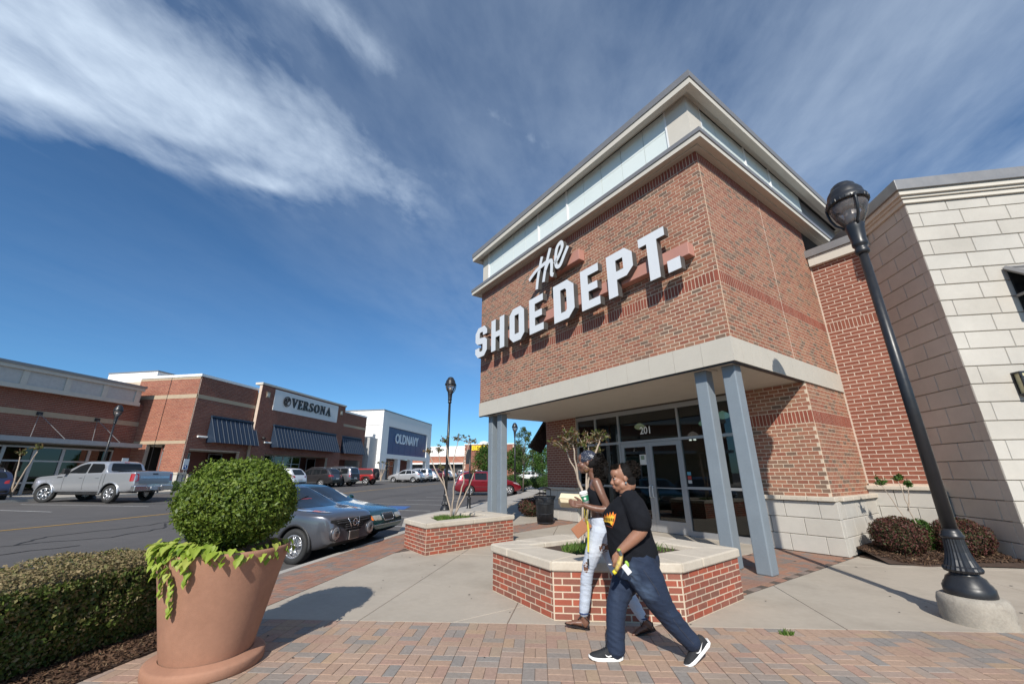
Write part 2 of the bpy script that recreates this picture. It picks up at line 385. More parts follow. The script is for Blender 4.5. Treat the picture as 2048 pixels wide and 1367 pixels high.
def lay(layer, p0, p1, z0, z1, mat, holes=(), bl=.2, bh=.08, joint=.0125, depth=.05, s0=0., s1=None, soldiers=(), bond=.5, smat=None, off=0.):
    """running bond from p0 to p1 (outward on the right hand), soldier courses at the given heights"""
    d = Vector(p1)-Vector(p0); L = d.length; a = math.atan2(d.y, d.x); s1 = L if s1 is None else s1
    def piece(u0, u1, za, zb, m):
        l, h = u1-u0-joint, zb-za-joint
        if l < .02 or h < .02: return
        u, z = (u0+u1)/2, (za+zb)/2
        layer.put((p0[0]+u*math.cos(a), p0[1]+u*math.sin(a), z), a, l, h, depth, m)
    def spans(za, zb):
        zc = (za+zb)/2; cur = s0; out = []
        for h in sorted(h for h in holes if h[2] < zc < h[3]):
            if h[0] > cur: out.append((cur, min(h[0], s1)))
            cur = max(cur, h[1])
        if cur < s1: out.append((cur, s1))
        return out
    bands = []; z = z0
    for (sa, sb) in sorted(soldiers):
        if sa > z: bands.append((z, sa, False))
        bands.append((max(sa, z), sb, True)); z = sb
    if z < z1: bands.append((z, z1, False))
    row = 0
    for za, zb, sol in bands:
        if zb <= za: continue
        if sol:
            for x0, x1 in spans(za, zb):
                n = max(1, round((x1-x0)/.075)); w = (x1-x0)/n
                for i in range(n): piece(x0+i*w, x0+(i+1)*w, za, zb, smat or mat)
            continue
        n = max(1, round((zb-za)/bh)); h = (zb-za)/n
        for r in range(n):
            row += 1; o = (off+(row % 2)*bond)*bl; ya, yb = za+r*h, za+(r+1)*h
            for x0, x1 in spans(ya, yb):
                i = math.floor((x0-o)/bl)
                while o+i*bl < x1-1e-6:
                    piece(max(x0, o+i*bl), min(x1, o+(i+1)*bl), ya, yb, mat); i += 1
# ---------------------------------------------------------------- the setting: ground, road, pavements
def axis(a, b, step, far):
    v = list(np.arange(a, b+.01, step)); return [-far]+[a-60, a-20]+v+[b+20, b+60]+[far]
def build_ground():
    xs = axis(-60, 12, 1.5, 900); ys = axis(-20, 120, 2, 900)
    b = MB(); n = len(ys)
    b.add([(x, y, ground_z(x, y)) for x in xs for y in ys], [(i*n+j, (i+1)*n+j, (i+1)*n+j+1, i*n+j+1) for i in range(len(xs)-1) for j in range(n-1)])
    tag(b.build('ground', ASPHALT, smooth=True), 'worn grey asphalt of the shopping street', kind='structure')
def strip(name, pts, w, mat, dz=.004, label=None, kind='structure', step=1.5):
    """painted line or tar seam lying on the road, following its slope"""
    P = []
    for (x0, y0), (x1, y1) in zip(pts, pts[1:]):
        k = max(1, int(math.hypot(x1-x0, y1-y0)/step)); P += [(x0+(x1-x0)*i/k, y0+(y1-y0)*i/k) for i in range(k)]
    P.append(pts[-1]); vs = []
    for i, p in enumerate(P):
        q0, q1 = P[max(0, i-1)], P[min(len(P)-1, i+1)]; dx, dy = q1[0]-q0[0], q1[1]-q0[1]; L = math.hypot(dx, dy); nx, ny = -dy/L*w/2, dx/L*w/2
        for s_ in (1, -1):
            x, y = p[0]+s_*nx, p[1]+s_*ny; vs.append((x, y, max(ground_z(x, y), ground_z(*p))+dz+.004))
    b = MB().add(vs, [(2*i, 2*i+1, 2*i+3, 2*i+2) for i in range(len(P)-1)])
    b.f = [tuple(reversed(f)) for f in b.f]
    o = b.build(name, mat); tag(o, label, kind=kind); return o
def clip(poly, a, b, c):
    """keep the part of a convex polygon where a x + b y >= c"""
    out = []
    for i, p in enumerate(poly):
        q = poly[(i+1) % len(poly)]; dp, dq = a*p[0]+b*p[1]-c, a*q[0]+b*q[1]-c
        if dp >= 0: out.append(p)
        if dp*dq < 0: t = dp/(dp-dq); out.append((p[0]+(q[0]-p[0])*t, p[1]+(q[1]-p[1])*t))
    return out
def area(p): return abs(sum(p[i][0]*p[(i+1) % len(p)][1]-p[(i+1) % len(p)][0]*p[i][1] for i in range(len(p))))/2
def shrink(poly, e):
    c = poly
    n = len(poly); sgn = 1 if sum(poly[i][0]*poly[(i+1) % n][1]-poly[(i+1) % n][0]*poly[i][1] for i in range(n)) > 0 else -1
    for i in range(n):
        p, q = poly[i], poly[(i+1) % n]; dx, dy = q[0]-p[0], q[1]-p[1]; L = math.hypot(dx, dy)
        if L < 1e-6: continue
        a, b = -dy/L*sgn, dx/L*sgn; c = clip(c, a, b, a*p[0]+b*p[1]+e)
        if len(c) < 3: return []
    return c
CX, CY = 2.63, 7.2                       # outer corner of the shoe shop's upper storey
def uv(u, v): return (CX-.70711*u+.70711*v, CY+.70711*u+.70711*v)
FRONT = ((-3.88, 4.52), (3.35, 5.30))    # edge between paver field and concrete
def front_line():
    (x0, y0), (x1, y1) = FRONT; dx, dy = x1-x0, y1-y0; L = math.hypot(dx, dy); return (-dy/L, dx/L, (-dy*x0+dx*y0)/L)
FA, FB, FC = front_line()
DU, DV = (-.70711, .70711), (.70711, .70711)
def ucut(poly, u, keep_more, tilt=0.):
    """cut along a line of constant u (u grows by tilt per metre of v)"""
    a, b = DU[0]-tilt*DV[0], DU[1]-tilt*DV[1]; c = u+a*CX+b*CY
    return clip(poly, a, b, c) if keep_more else clip(poly, -a, -b, -c)
CURB = [(-5.03, -6), (-5.03, 11.0), (-5.5, 12.3), (-6.45, 14.6), (-6.35, 16.5), (-5.9, 19.2), (-5.4, 26.2), (-5.2, 33), (-5.2, 46)]
def build_pavement():
    # concrete walk: slabs with open joints on a dark bed
    root = tag(thing('sidewalk', 'pale concrete sidewalk with tooled joints in front of the shops', None), kind='structure')
    MB().add([(-3.87, -6, -.009), (12, -6, -.009), (12, 32, -.009), (-3.87, 32, -.009)], [(0, 1, 2, 3)]).build('bedding', M('dark sand joint', (.10, .078, .062), .95, var=.2), root)
    xs = [-3.86, -2.5, -.9, .8, 2.5, 4.0, 5.6, 7.2, 9.5, 12]; ys = [4.2, 8.45, 11.2, 14, 17, 20, 26, 31]
    cells = [[(xs[i], ys[j]), (xs[i+1], ys[j]), (xs[i+1], ys[j+1]), (xs[i], ys[j+1])] for i in range(len(xs)-1) for j in range(len(ys)-1)]
    for c in cells:
        c = clip(c, FA, FB, FC)
        if len(c) < 3: continue
        parts = [ucut(c, -.12, False)]
        vc = DV[0]*CX+DV[1]*CY-1.75; sliver = ucut(ucut(clip(c, -DV[0], -DV[1], -vc), -.12, True) or [], 1.2, False); parts.append(sliver)
        m = ucut(c, 1.2, True)
        if len(m) > 2: parts += [ucut(m, 6.3, False, .24), ucut(m, 7.45, True, .24)]
        for p in parts:
            if len(p) < 3: continue
            p = shrink(p, .005)
            if len(p) > 2 and area(p) > .02:
                if sum(p[i][0]*p[(i+1) % len(p)][1]-p[(i+1) % len(p)][0]*p[i][1] for i in range(len(p))) < 0: p = p[::-1]
                MB().prism(p, -.018, 0).build('concrete_slab', CONC, root, bev=.004, seg=1)
    # pavers: basketweave field in front, two bands to the shop, one strip along the parked cars
    fl = tag(thing('paver_field', 'multicoloured concrete pavers in a basketweave across the front', None), kind='structure')
    MB().add([(-3.9, -6, -.006), (9, -6, -.006), (9, 6.2, -.006), (-3.9, 6.2, -.006)], [(0, 1, 2, 3)]).build('bedding', M('sand joint', (.17, .125, .10), .95, var=.2), fl)
    L = Layer(fl, 'paver')
    def weave(layer, inside, x0, x1, y0, y1, ang, org, mat, j=.004, clipf=None):
        ca, sa = math.cos(ang), math.sin(ang); n = .2
        for i in range(int(x0/n), int(x1/n)+1):
            for k in range(int(y0/n), int(y1/n)+1):
                for h in (0, 1):
                    if (i+k) % 2: lx, ly, a2 = i*n+n/2, k*n+n*(.25+.5*h), 0.
                    else: lx, ly, a2 = i*n+n*(.25+.5*h), k*n+n/2, math.pi/2
                    x, y = org[0]+lx*ca-ly*sa, org[1]+lx*sa+ly*ca
                    if inside(x, y): layer.put((x, y, 0), ang+a2, n-j, n/2-j, .02, mat, True)
    la = math.atan2(FRONT[1][1]-FRONT[0][1], FRONT[1][0]-FRONT[0][0])
    # pieces meet the concrete on the slanted line, so whole pieces stop just short of it and a soldier row finishes the edge
    weave(L, lambda x, y: FA*x+FB*y < FC-.015 and x > -3.93 and 2.2 < y, -4.4, 8, -3, 3, la, FRONT[0], PAVER)
    L.emit()
    b = MB(); b.add([(-3.9, -6, -.003), (9, -6, -.003), (9, 2.35, -.003), (-3.9, 2.35, -.003)], [(0, 1, 2, 3)]); b.build('paved_rest', PAVER, fl)
    bd = tag(thing('paver_bands', 'red and charcoal paver bands between concrete slabs', None), kind='structure')
    L2 = Layer(bd, 'paver')
    def band(x, y):
        if FA*x+FB*y < FC+.06: return False
        dx, dy = x-CX, y-CY; u = dx*DU[0]+dy*DU[1]; v = dx*DV[0]+dy*DV[1]
        return v < 3.0 and v > -1.72 and (-.08 < u < 1.15 or (6.36+.24*v < u < 7.39+.24*v and v > -1.5))
    weave(L2, band, -10, 5, -8, 10, R(45), uv(0, 0), PAVER_RED)
    weave(L2, lambda x, y: -4.88 < x < -3.87 and 4.1 < y < 11.7, -2, 1, 0, 12, 0., (-3.868, 0), PAVER_RED)
    MB().add([(-4.9, 4.0, -.006), (-3.86, 4.0, -.006), (-3.86, 11.85, -.006), (-4.9, 11.85, -.006)], [(0, 1, 2, 3)]).build('bedding', MATS['sand joint'], bd)
    L2.emit()
    # curb and the wide concrete apron beyond the parked cars
    cb = tag(thing('curb', 'pale concrete curb and apron beside the parked cars', None), kind='structure')
    inner = [(-4.87, -6), (-4.87, 11.0), (-4.87, 12.3), (-3.87, 14.6), (-3.87, 16.5), (-3.87, 19.2), (-3.87, 26.2), (-3.87, 33), (-3.87, 46)]
    b = MB(); n = len(CURB)
    for (p, z) in ((CURB, -.16), (CURB, -.02), (None, 0), (inner, 0.)):
        if p is None: b.v += [(x+.02, y, 0.) for x, y in CURB]
        else: b.v += [(x, y, z) for x, y in p]
    b.add([], []); b.f = [(k*n+i, (k+1)*n+i, (k+1)*n+i+1, k*n+i+1) for k in range(3) for i in range(n-1)]; b.m = [0]*len(b.f); b.t = [0.]*len(b.f)
    b.f = [tuple(reversed(f)) for f in b.f]
    b.build('curb_stone', CONC_LT, cb)
    for y in (13.2, 16, 19, 22, 25, 28): MB().box(-6.4 if y < 18 else -5.3, -3.9, y, y+.012, .001, .004).build('joint', JOINT, cb)
    MB().prism([(-4.87, 11.8), (-3.86, 11.8), (-3.86, 14.6), (-4.87, 12.3)], -.02, .0015).build('infill', CONC_LT, cb)
    # road markings and tar seams
    strip('road_marking', [(-16.9, -10), (-16.55, 12), (-16.6, 18), (-17.6, 25), (-18.5, 33), (-19, 45), (-19.3, 60), (-19.5, 90)], .13, LINE_Y, label='yellow centre line along the street')
    for a, b_ in (((-10.7, 27.6), (-8.2, 27.6)), ((-10.9, 24.75), (-7.6, 24.8)), ((-11.5, 21.6), (-7.2, 21.7)), ((-10.0, 18.3), (-6.9, 18.35)), ((-10.4, 15.5), (-6.8, 15.6)), ((-27.2, 16.55), (-20.4, 17.1)), ((-25.2, 14.2), (-21.6, 14.2)), ((-9.8, 13.4), (-5.6, 13.4)), ((-9.6, 9.6), (-5.2, 9.6))):
        strip('road_marking', [a, b_], .1, LINE_W, label='white parking bay line')
    # the blue accessible bay sign with its white figure
    b = MB(); b.add([(x, y, ground_z(x, y)+.01) for x, y in ((-11.2, 18.7), (-8.3, 18.7), (-8.7, 20.4), (-11.6, 20.4))], [(0, 1, 2, 3)]); tag(b.build('bay_marking', LINE_B), 'blue painted accessible bay square with white wheelchair figure', kind='structure')
    arc = [(-10.15+.42*math.cos(a), 19.45+.38*math.sin(a)) for a in np.linspace(R(100), R(380), 12)]
    strip('road_marking', arc, .13, LINE_W, .012, step=9, label='wheelchair figure of the accessible bay')
    strip('road_marking', [(-10.2, 20.1), (-10.1, 19.6), (-9.6, 19.5), (-9.3, 19.1)], .14, LINE_W, .012, step=9, label='wheelchair figure of the accessible bay')
    seams = [[(-13.6, 6.5), (-13.3, 8.2), (-14.2, 9.4), (-13.9, 11.2), (-14.3, 13), (-13.9, 15)], [(-13.3, 8.2), (-12.5, 9.6), (-12.9, 11.5), (-14.2, 12.6)], [(-11.6, 5), (-12.2, 7), (-11.8, 9)], [(-20, 20), (-19.4, 24), (-20.2, 30), (-19.8, 38)], [(-12.4, 22), (-13.3, 26), (-12.9, 33), (-13.6, 44)], [(-21, 28), (-17, 29), (-13, 28.6), (-9, 29.4)], [(-22, 18), (-19, 19.2), (-16, 18.8)], [(-15, 35), (-12, 34.6), (-8, 35.2)]]
    for s_ in seams:
        q = []
        for (x0, y0), (x1, y1) in zip(s_, s_[1:]):
            for i in range(5): q.append((x0+(x1-x0)*i/5+rnd.uniform(-.09, .09), y0+(y1-y0)*i/5+rnd.uniform(-.09, .09)))
        strip('tar_seam', q, .055, TAR, .003, step=9, label='dark tar seam in the asphalt')
    # pavement across the street
    far = tag(thing('far_sidewalk', 'concrete sidewalk along the shops across the street', None), kind='structure')
    b = MB(); ys = list(range(-10, 110, 4)); n = len(ys); cx = lambda y: -29.6 if y < 48 else -28.2
    rows = [[(cx(y), y, ground_z(cx(y), y)-.05) for y in ys], [(cx(y)-.02, y, ground_z(-27, y)+.12) for y in ys], [(-45, y, ground_z(-27, y)+.14) for y in ys]]
    b.v = [p for r in rows for p in r]; b.f = [(k*n+i, k*n+i+1, (k+1)*n+i+1, (k+1)*n+i) for k in range(2) for i in range(n-1)]; b.m = [0]*len(b.f); b.t = [0.]*len(b.f)
    b.build('walk', CONC_LT, far)
build_ground(); build_pavement()
spots = MB()
for i in range(70):
    x, y, q = rnd.uniform(-3.6, 6.5), rnd.uniform(3.1, 9.0), rnd.uniform(.008, .022)
    spots.lathe([(q, .0025), (0, .003)], 7, (x, y, .001), cap=False)
tag(spots.build('gum_spot', TAR), 'dark flattened gum spots on the pavement', kind='stuff')
# ---------------------------------------------------------------- the shoe shop on the corner (local x runs along the sign front towards the corner, local y into the building)
def cornice(mb_fas, mb_met, mb_sof, x0, x1, y0, y1, zs, zf, zm, zt, ov, drop=0.):
    """roof edge round a box: soffit at zs, beige fascia zf..zm, grey coping zm..zt, overhang ov"""
    X0, X1, Y0, Y1 = x0-ov, x1+ov, y0-ov, y1+ov
    def ring(m, a, b, za, zb):
        (ax0, ax1, ay0, ay1), (bx0, bx1, by0, by1) = a, b
        m.add([(ax0, ay0, za), (ax1, ay0, za), (ax1, ay1, za), (ax0, ay1, za), (bx0, by0, zb), (bx1, by0, zb), (bx1, by1, zb), (bx0, by1, zb)], [(i, (i+1) % 4, 4+(i+1) % 4, 4+i) for i in range(4)])
    o = (X0, X1, Y0, Y1); g = lambda e: (X0-e, X1+e, Y0-e, Y1+e)
    ring(mb_fas, o, o, zf, zm)
    h = ov*.45
    ring(mb_sof, (x0, x1, y0, y1), (x0-h, x1+h, y0-h, y1+h), zs, zs-.01); ring(mb_sof, (x0-h, x1+h, y0-h, y1+h), (x0-h, x1+h, y0-h, y1+h), zs-.01, zf+.02); ring(mb_sof, (x0-h, x1+h, y0-h, y1+h), o, zf+.02, zf)
    ring(mb_met, o, g(.022), zm, zm+.002); ring(mb_met, g(.022), g(.022), zm+.002, zt-.02); ring(mb_met, g(.022), g(-.10), zt-.02, zt+.02); ring(mb_met, g(-.1), (x0+1, x1-1, y0+1, y1-1), zt+.02, zt+.02)
OCT = {  # block letters on a 6 x 10 grid, chamfered corners; (outer, holes)
 'S': ([(0, 1.6), (1.4, 0), (4.6, 0), (6, 1.6), (6, 4.9), (4.9, 6), (2.2, 6.4), (2.2, 7.9), (2.5, 8.2), (3.6, 8.2), (3.9, 7.9), (3.9, 7.0), (6, 7.0), (6, 8.4), (4.6, 10), (1.4, 10), (0, 8.4), (0, 5.6), (1.1, 4.5), (3.8, 4.1), (3.8, 2.1), (3.5, 1.8), (2.5, 1.8), (2.2, 2.1), (2.2, 3.2), (0, 3.2)], []),
 'H': ([(0, 0), (2.1, 0), (2.1, 4.1), (4.1, 4.1), (4.1, 0), (6.2, 0), (6.2, 10), (4.1, 10), (4.1, 5.9), (2.1, 5.9), (2.1, 10), (0, 10)], []),
 'O': ([(0, 1.6), (1.5, 0), (4.5, 0), (6, 1.6), (6, 8.4), (4.5, 10), (1.5, 10), (0, 8.4)], [[(2.15, 2.2), (3.85, 2.2), (3.85, 7.8), (2.15, 7.8)]]),
 'E': ([(0, 0), (5.4, 0), (5.4, 1.9), (2.2, 1.9), (2.2, 4.1), (4.9, 4.1), (4.9, 5.9), (2.2, 5.9), (2.2, 8.1), (5.4, 8.1), (5.4, 10), (0, 10)], []),
 'D': ([(0, 0), (4.4, 0), (6.2, 1.9), (6.2, 8.1), (4.4, 10), (0, 10)], [[(2.2, 2.0), (3.6, 2.0), (4.0, 2.5), (4.0, 7.5), (3.6, 8.0), (2.2, 8.0)]]),
 'P': ([(0, 0), (2.2, 0), (2.2, 3.6), (4.5, 3.6), (6.1, 5.1), (6.1, 8.3), (4.5, 10), (0, 10)], [[(2.2, 5.5), (3.9, 5.5), (3.9, 8.1), (2.2, 8.1)]]),
 'T': ([(1.75, 0), (3.95, 0), (3.95, 8.1), (5.7, 8.1), (5.7, 10), (0, 10), (0, 8.1), (1.75, 8.1)], []),
 '.': ([(0, 0), (2.4, 0), (2.4, 2.4), (0, 2.4)], []),
}
def letter_mb(outer, holes, depth, y0=0.):
    """thick letter: pale face (material 0) and dark returns (material 1) in the local x z plane, front at y0"""
    pts = [Vector((p[0], p[1])) for p in outer]; loops = [list(range(len(outer)))]; k = len(outer)
    for h in holes: pts += [Vector((p[0], p[1])) for p in h]; loops.append(list(range(k, k+len(h)))); k += len(h)
    edges = [(l[i], l[(i+1) % len(l)]) for l in loops for i in range(len(l))]
    v, e, f, *_ = geometry.delaunay_2d_cdt(pts, edges, [], 0, 1e-5)
    def inside(x, y):
        def pip(poly):
            c = False
            for i in range(len(poly)):
                (x1, y1), (x2, y2) = poly[i], poly[i-1]
                if (y1 > y) != (y2 > y) and x < (x2-x1)*(y-y1)/(y2-y1)+x1: c = not c
            return c
        return pip(outer) and not any(pip(h) for h in holes)
    tri = []
    for t in f:
        cx = sum(v[i].x for i in t)/len(t); cy = sum(v[i].y for i in t)/len(t)
        if inside(cx, cy): tri.append(tuple(t) if (v[t[1]]-v[t[0]]).cross(v[t[2]]-v[t[1]]) > 0 else tuple(reversed(t)))
    b = MB(); b.add([(p.x, y0, p.y) for p in v], tri)
    b.mi = 1
    for l, poly in zip(loops, [outer]+holes):
        n = len(l); cc = sum(poly[i][0]*poly[(i+1) % n][1]-poly[(i+1) % n][0]*poly[i][1] for i in range(n)) > 0
        vs = [(pts[i].x, y0+.0, pts[i].y) for i in l]+[(pts[i].x, y0+depth, pts[i].y) for i in l]
        fs = [(i, n+i, n+(i+1) % n, (i+1) % n) for i in range(n)]
        hole = l is not loops[0]
        if cc == hole: fs = [tuple(reversed(q)) for q in fs]
        b.add(vs, [tuple(reversed(q)) for q in fs] if False else fs)
    return b
def fine_letter(outer, holes, s, xs, depth): return letter_mb([(p[0]*s*xs, p[1]*s) for p in outer], [[(p[0]*s*xs, p[1]*s) for p in h] for h in holes], depth)
def slat_soffit(root):
    b = MB()
    for i in range(36):   # boards run along the front
        y = .02+i*.0805
        child('slat', SLAT_ME, root, (-4.275, y+.04, 3.335), sc=(8.5, .077, .02))
SLAT_ME = MB().box(-.5, .5, -.5, .5, 0, 1).mesh('slat', SOFFIT)
PANE_ME = MB().box(-.5, .5, -.5, .5, -.5, .5).mesh('pane', GLASS)
BOX_ALU = MB().box(-.5, .5, -.5, .5, -.5, .5).mesh('bar', ALU)
def bar(name, root, x0, x1, y0, y1, z0, z1, me=None): return child(name, me or BOX_ALU, root, ((x0+x1)/2, (y0+y1)/2, (z0+z1)/2), sc=(x1-x0, y1-y0, z1-z0))
def build_shop():
    root = thing('shoe_shop', 'corner brick shoe shop with white sign letters and glass entrance', 'shop', (CX, CY, 0), R(-45))
    X0 = -8.55; V2 = 2.91; DEP = 5.2
    # upper storey
    backing(root, 'upper_wall', (X0+.008, 0), (-.008, 0), 3.77, 7.84, [], MORTAR)
    backing(root, 'upper_wall', (0, .06), (0, DEP), 3.77, 7.84, [], MORTAR, inset=.0020)
    backing(root, 'upper_wall', (X0, 8), (X0, 0.215), 3.4, 7.84, [], MORTAR)
    L = Layer(root, 'brick')
    sol = [(4.86, 5.11), (7.60, 7.84)]
    lay(L, (X0, 0), (0, 0), 3.775, 7.84, BRICK_BLEND, soldiers=sol, smat=BRICK_SOLD)
    lay(L, (0, 0), (0, DEP), 3.775, 7.84, BRICK_BLEND, s0=.062, soldiers=sol, smat=BRICK_SOLD)
    # lower walls: right pier with the shadow, its side, left pier
    lay(L, (-1.33, V2), (0, V2), 1.03, 3.33, BRICK_BLEND, soldiers=[(2.47, 2.74)], smat=BRICK_SOLD)
    lay(L, (0, V2), (0, DEP), 1.03, 3.33, BRICK_BLEND, s0=.062, soldiers=[(2.47, 2.74)], smat=BRICK_SOLD)
    lay(L, (X0, V2), (-6.97, V2), 1.03, 3.33, BRICK_RED, soldiers=[(2.47, 2.74)], smat=BRICK_SOLD)
    backing(root, 'lower_wall', (-1.33, V2), (-.008, V2), 0, 3.6, [], MORTAR)
    backing(root, 'lower_wall', (0, V2+.06), (0, DEP), 0, 3.6, [], MORTAR, inset=.0020)
    backing(root, 'lower_wall', (X0, V2), (-6.97, V2), 0, 3.6, [], MORTAR)
    backing(root, 'lower_wall', (X0, 8), (X0, V2+.2), 0, 3.4, [], MORTAR, inset=.0020)
    L.emit()
    # stone base with its coping
    SL = Layer(root, 'stone')
    for (p0, p1, of, s0) in (((-1.33, V2-.09), (.09, V2-.09), .3, 0), ((.09, V2-.09), (.09, DEP), .1, .145), ((X0, V2-.09), (-6.97, V2-.09), .5, 0)):
        lay(SL, p0, p1, .004, .955, STONE, bl=.62, bh=.317, joint=.006, depth=.14, s0=s0, off=of)
    SL.emit()
    for (a, b_) in ((-1.33, .10), (X0-.02, -6.97)):
        n = 3
        for i in range(n): MB().box(a+(b_-a)*i/n+.002, a+(b_-a)*(i+1)/n-.002, V2-.155, V2+.03, .96, 1.045).build('coping', CAPSTONE, root, bev=.012)
    for i in range(3): MB().box(-.02, .155, V2-.155+i*.8+.002+(0 if i else .262), V2-.155+(i+1)*.8-.002 if i < 2 else DEP, .96, 1.045).build('coping', CAPSTONE, root, bev=.012)
    # beige fascia band round the upper storey, panel by panel
    n = 15; w = (-X0+.04)/n
    for i in range(n): bar('fascia_panel', root, X0+.02+i*w-.02+.003, X0+.02+(i+1)*w-.02-.003 + (.0 if i < n-1 else -.003), -.03, .06, 3.33, 3.77, FASC_ME)
    m = 15; w = DEP/m
    for i in range(m): bar('fascia_panel', root, -.055, .03, -.03+.004 + i*w+(.0 if i else .0), -.03+(i+1)*w-.003, 3.33, 3.77, FASC_ME)
    bar('drip_edge', root, X0, .012, -.012, .05, 3.305, 3.328, DARK_ME); bar('drip_edge', root, -.06, .012, .052, V2-.02, 3.305, 3.328, DARK_ME)
    # soffit of the porch
    for i in range(36): child('slat', SLAT_ME, root, (-4.275-.03, .055+i*.0785+.039, 3.338), sc=(8.45, .0745, .02))
    bar('soffit_board', root, X0, -.06, .06, V2, 3.365, 3.385, JOINT_ME)
    # roof edges and the band of green glass between them
    fas, met, sof = MB(), MB(), MB()
    cornice(fas, met, sof, X0, 0, 0, 9.0, 7.84, 7.845, 7.96, 8.08, .28)
    cornice(fas, met, sof, X0+.03, -.03, .03, 9.0, 9.40, 9.27, 9.42, 9.61, .31)
    fas.build('cornice_fascia', TRIM_LT, root); met.build('roof_coping', METAL_GREY, root); sof.build('cornice_soffit', SOFFIT, root)
    MB().box(X0+.09, -.09, .09, 9, 8.0, 9.40).build('clerestory_wall', METAL_GREY, root)
    MB().box(X0+.3, -.3, .3, 8.8, 9.5, 9.62).build('roof', METAL_GREY, root)
    for (x0, x1) in ((-.53, -.02), (X0+.02, -8.17)): MB().box(x0, x1, .02, .55, 8.0, 9.40).build('corner_pier', TRIM_LT, root)
    xs = [-8.62+.45, -7.95, -7.27, -6.58, -5.89, -5.2, -4.53, -3.87, -3.19, -2.53, -1.86, -1.18, -.53]
    for a, b_ in zip(xs, xs[1:]):
        for z0, z1 in ((8.08, 8.86), (8.87, 9.39)): bar('glass_panel', root, a+.006, b_-.006, .05, .092, z0, z1, SPAN_ME)
    for x in (-8.15, -5.2, -3.87, -.55): bar('mullion', root, x-.022, x+.022, .02, .06, 8.05, 9.39, WHITE_ME)
    ys = [.55+i*.68 for i in range(9)]
    for a, b_ in zip(ys, ys[1:]):
        for z0, z1 in ((8.08, 8.86), (8.87, 9.39)): bar('glass_panel', root, -.092, -.05, a+.006, b_-.006, z0, z1, SPAN_ME)
    for y in (.57, 2.59, 3.95): bar('mullion', root, -.06, -.02, y-.022, y+.022, 8.05, 9.39, WHITE_ME)
    # control joint on the right wall
    bar('control_joint', root, -.02, .003, 2.66, 2.675, 3.78, 7.84, MORT_ME)
    # columns in pairs under the front
    for (x, y) in ((-.21, .30), (-.74, .30), (-7.62, .30), (-8.15, .30)):
        MB().box(x-.118, x+.118, y-.118, y+.118, 0, 3.32).build('column', COLUMN, root, bev=.018)
        MB().box(x-.19, x+.19, y-.19, y+.19, 3.318, 3.334).build('column_plate', SOFFIT, root)
    # storefront
    y0, y1 = V2+.03, V2+.13
    MB().box(-6.97, -1.33, V2+.02, V2+.18, 3.30, 3.80).build('head_panel', JOINT, root)
    def frame(x0, x1, z0, z1): bar('frame_bar', root, x0, x1, y0, y1, z0, z1)
    bays = [-6.97, -6.1, -5.14, -3.1, -1.33]
    for x in (-6.94, -6.1, -5.14, -3.1, -1.36): frame(x-.028, x+.028, 0, 3.3)
    bays = [(-6.912, -6.128), (-6.072, -5.168), (-5.112, -3.128), (-3.072, -1.388)]
    for i, (a, b_) in enumerate(bays):
        frame(a, b_, 3.18, 3.3); frame(a, b_, 2.33, 2.40)
        if i != 2: frame(a, b_, 1.10, 1.16); frame(a, b_, 0, .13)
        zz = [(2.40, 3.18)] + ([(1.16, 2.33), (.13, 1.10)] if i != 2 else [])
        for z0, z1 in zz: bar('glass_pane', root, a, b_, V2+.07, V2+.08, z0, z1, PANE_ME)
    # a pair of glazed doors
    for k, (a, b_) in enumerate(((-5.108, -4.122), (-4.116, -3.132))):
        d = bar('door_leaf', root, a, b_, V2+.075, V2+.082, .30, 2.22, PANE_ME); d.scale.x = 1; d.scale = ((b_-a)-.22, .007, 1.92)
        dr = MB(); w = .105
        for q in ((a, a+w, .012, 2.325), (b_-w, b_, .012, 2.325)): dr.box(q[0], q[1], V2+.045, V2+.11, q[2], q[3])
        for q in ((.012, .30), (2.215, 2.325), (1.10, 1.125)): dr.box(a+w, b_-w, V2+.047, V2+.108, q[0], q[1])
        dm = dr.build('door_frame', ALU, root)
        hx = b_-.05 if k == 0 else a+.05; s_ = -1 if k == 0 else 1
        MB().tube([(hx, V2+.045, .86), (hx, V2-.03, .88), (hx, V2-.035, 1.0), (hx, V2-.03, 1.15), (hx, V2+.045, 1.17)], .012, 6).build('door_handle', WHITE_P, dm, smooth=True)
    MB().box(-4.46, -4.24, V2+.060, V2+.066, 1.72, 2.0).build('notice', M('notice paper', (.62, .62, .60), .8), root)
    MB().box(-4.42, -4.30, V2+.056, V2+.059, 1.86, 1.97).build('notice_print', M('notice print', (.20, .26, .18), .8, var=.5, vs=60), root)
    text_mb('201', .285, .004, bold=.004, xs=.95).build('street_number', WHITE_P, root, (-4.17, V2+.066, 2.575))
    # poster with a tropical print behind the right pane, and small stickers
    po = MB(); po.box(-2.1, -1.42, V2+.10, V2+.104, .55, 2.3).build('poster', M('poster ground', (.012, .014, .02), .5), root)
    for nm, col, poly in (('cream', (.42, .38, .24), [(-1.95, 2.3), (-1.42, 1.75), (-1.42, 2.3)]), ('teal', (.04, .20, .26), [(-2.1, 2.0), (-1.75, 1.75), (-1.42, 1.32), (-1.42, 1.6), (-1.95, 2.15)]), ('pale', (.35, .40, .37), [(-2.1, 1.3), (-1.75, 1.16), (-1.42, .98), (-1.42, .72), (-1.85, .8), (-2.0, 1.0)]), ('teal2', (.05, .24, .27), [(-1.7, 1.1), (-1.42, 1.2), (-1.42, 1.02)])):
        MB().extr(poly, V2+.095, V2+.098).build('poster_print', M('poster '+nm, col, .5, var=.1), root)
    for i, c in enumerate(((.5, .5, .48), (.4, .05, .04), (.1, .3, .4))): MB().box(-3.03, -2.93, V2+.06, V2+.064, 1.24+i*.1, 1.32+i*.1).build('sticker', M('sticker %d' % i, c, .5, var=.2, vs=50), root)
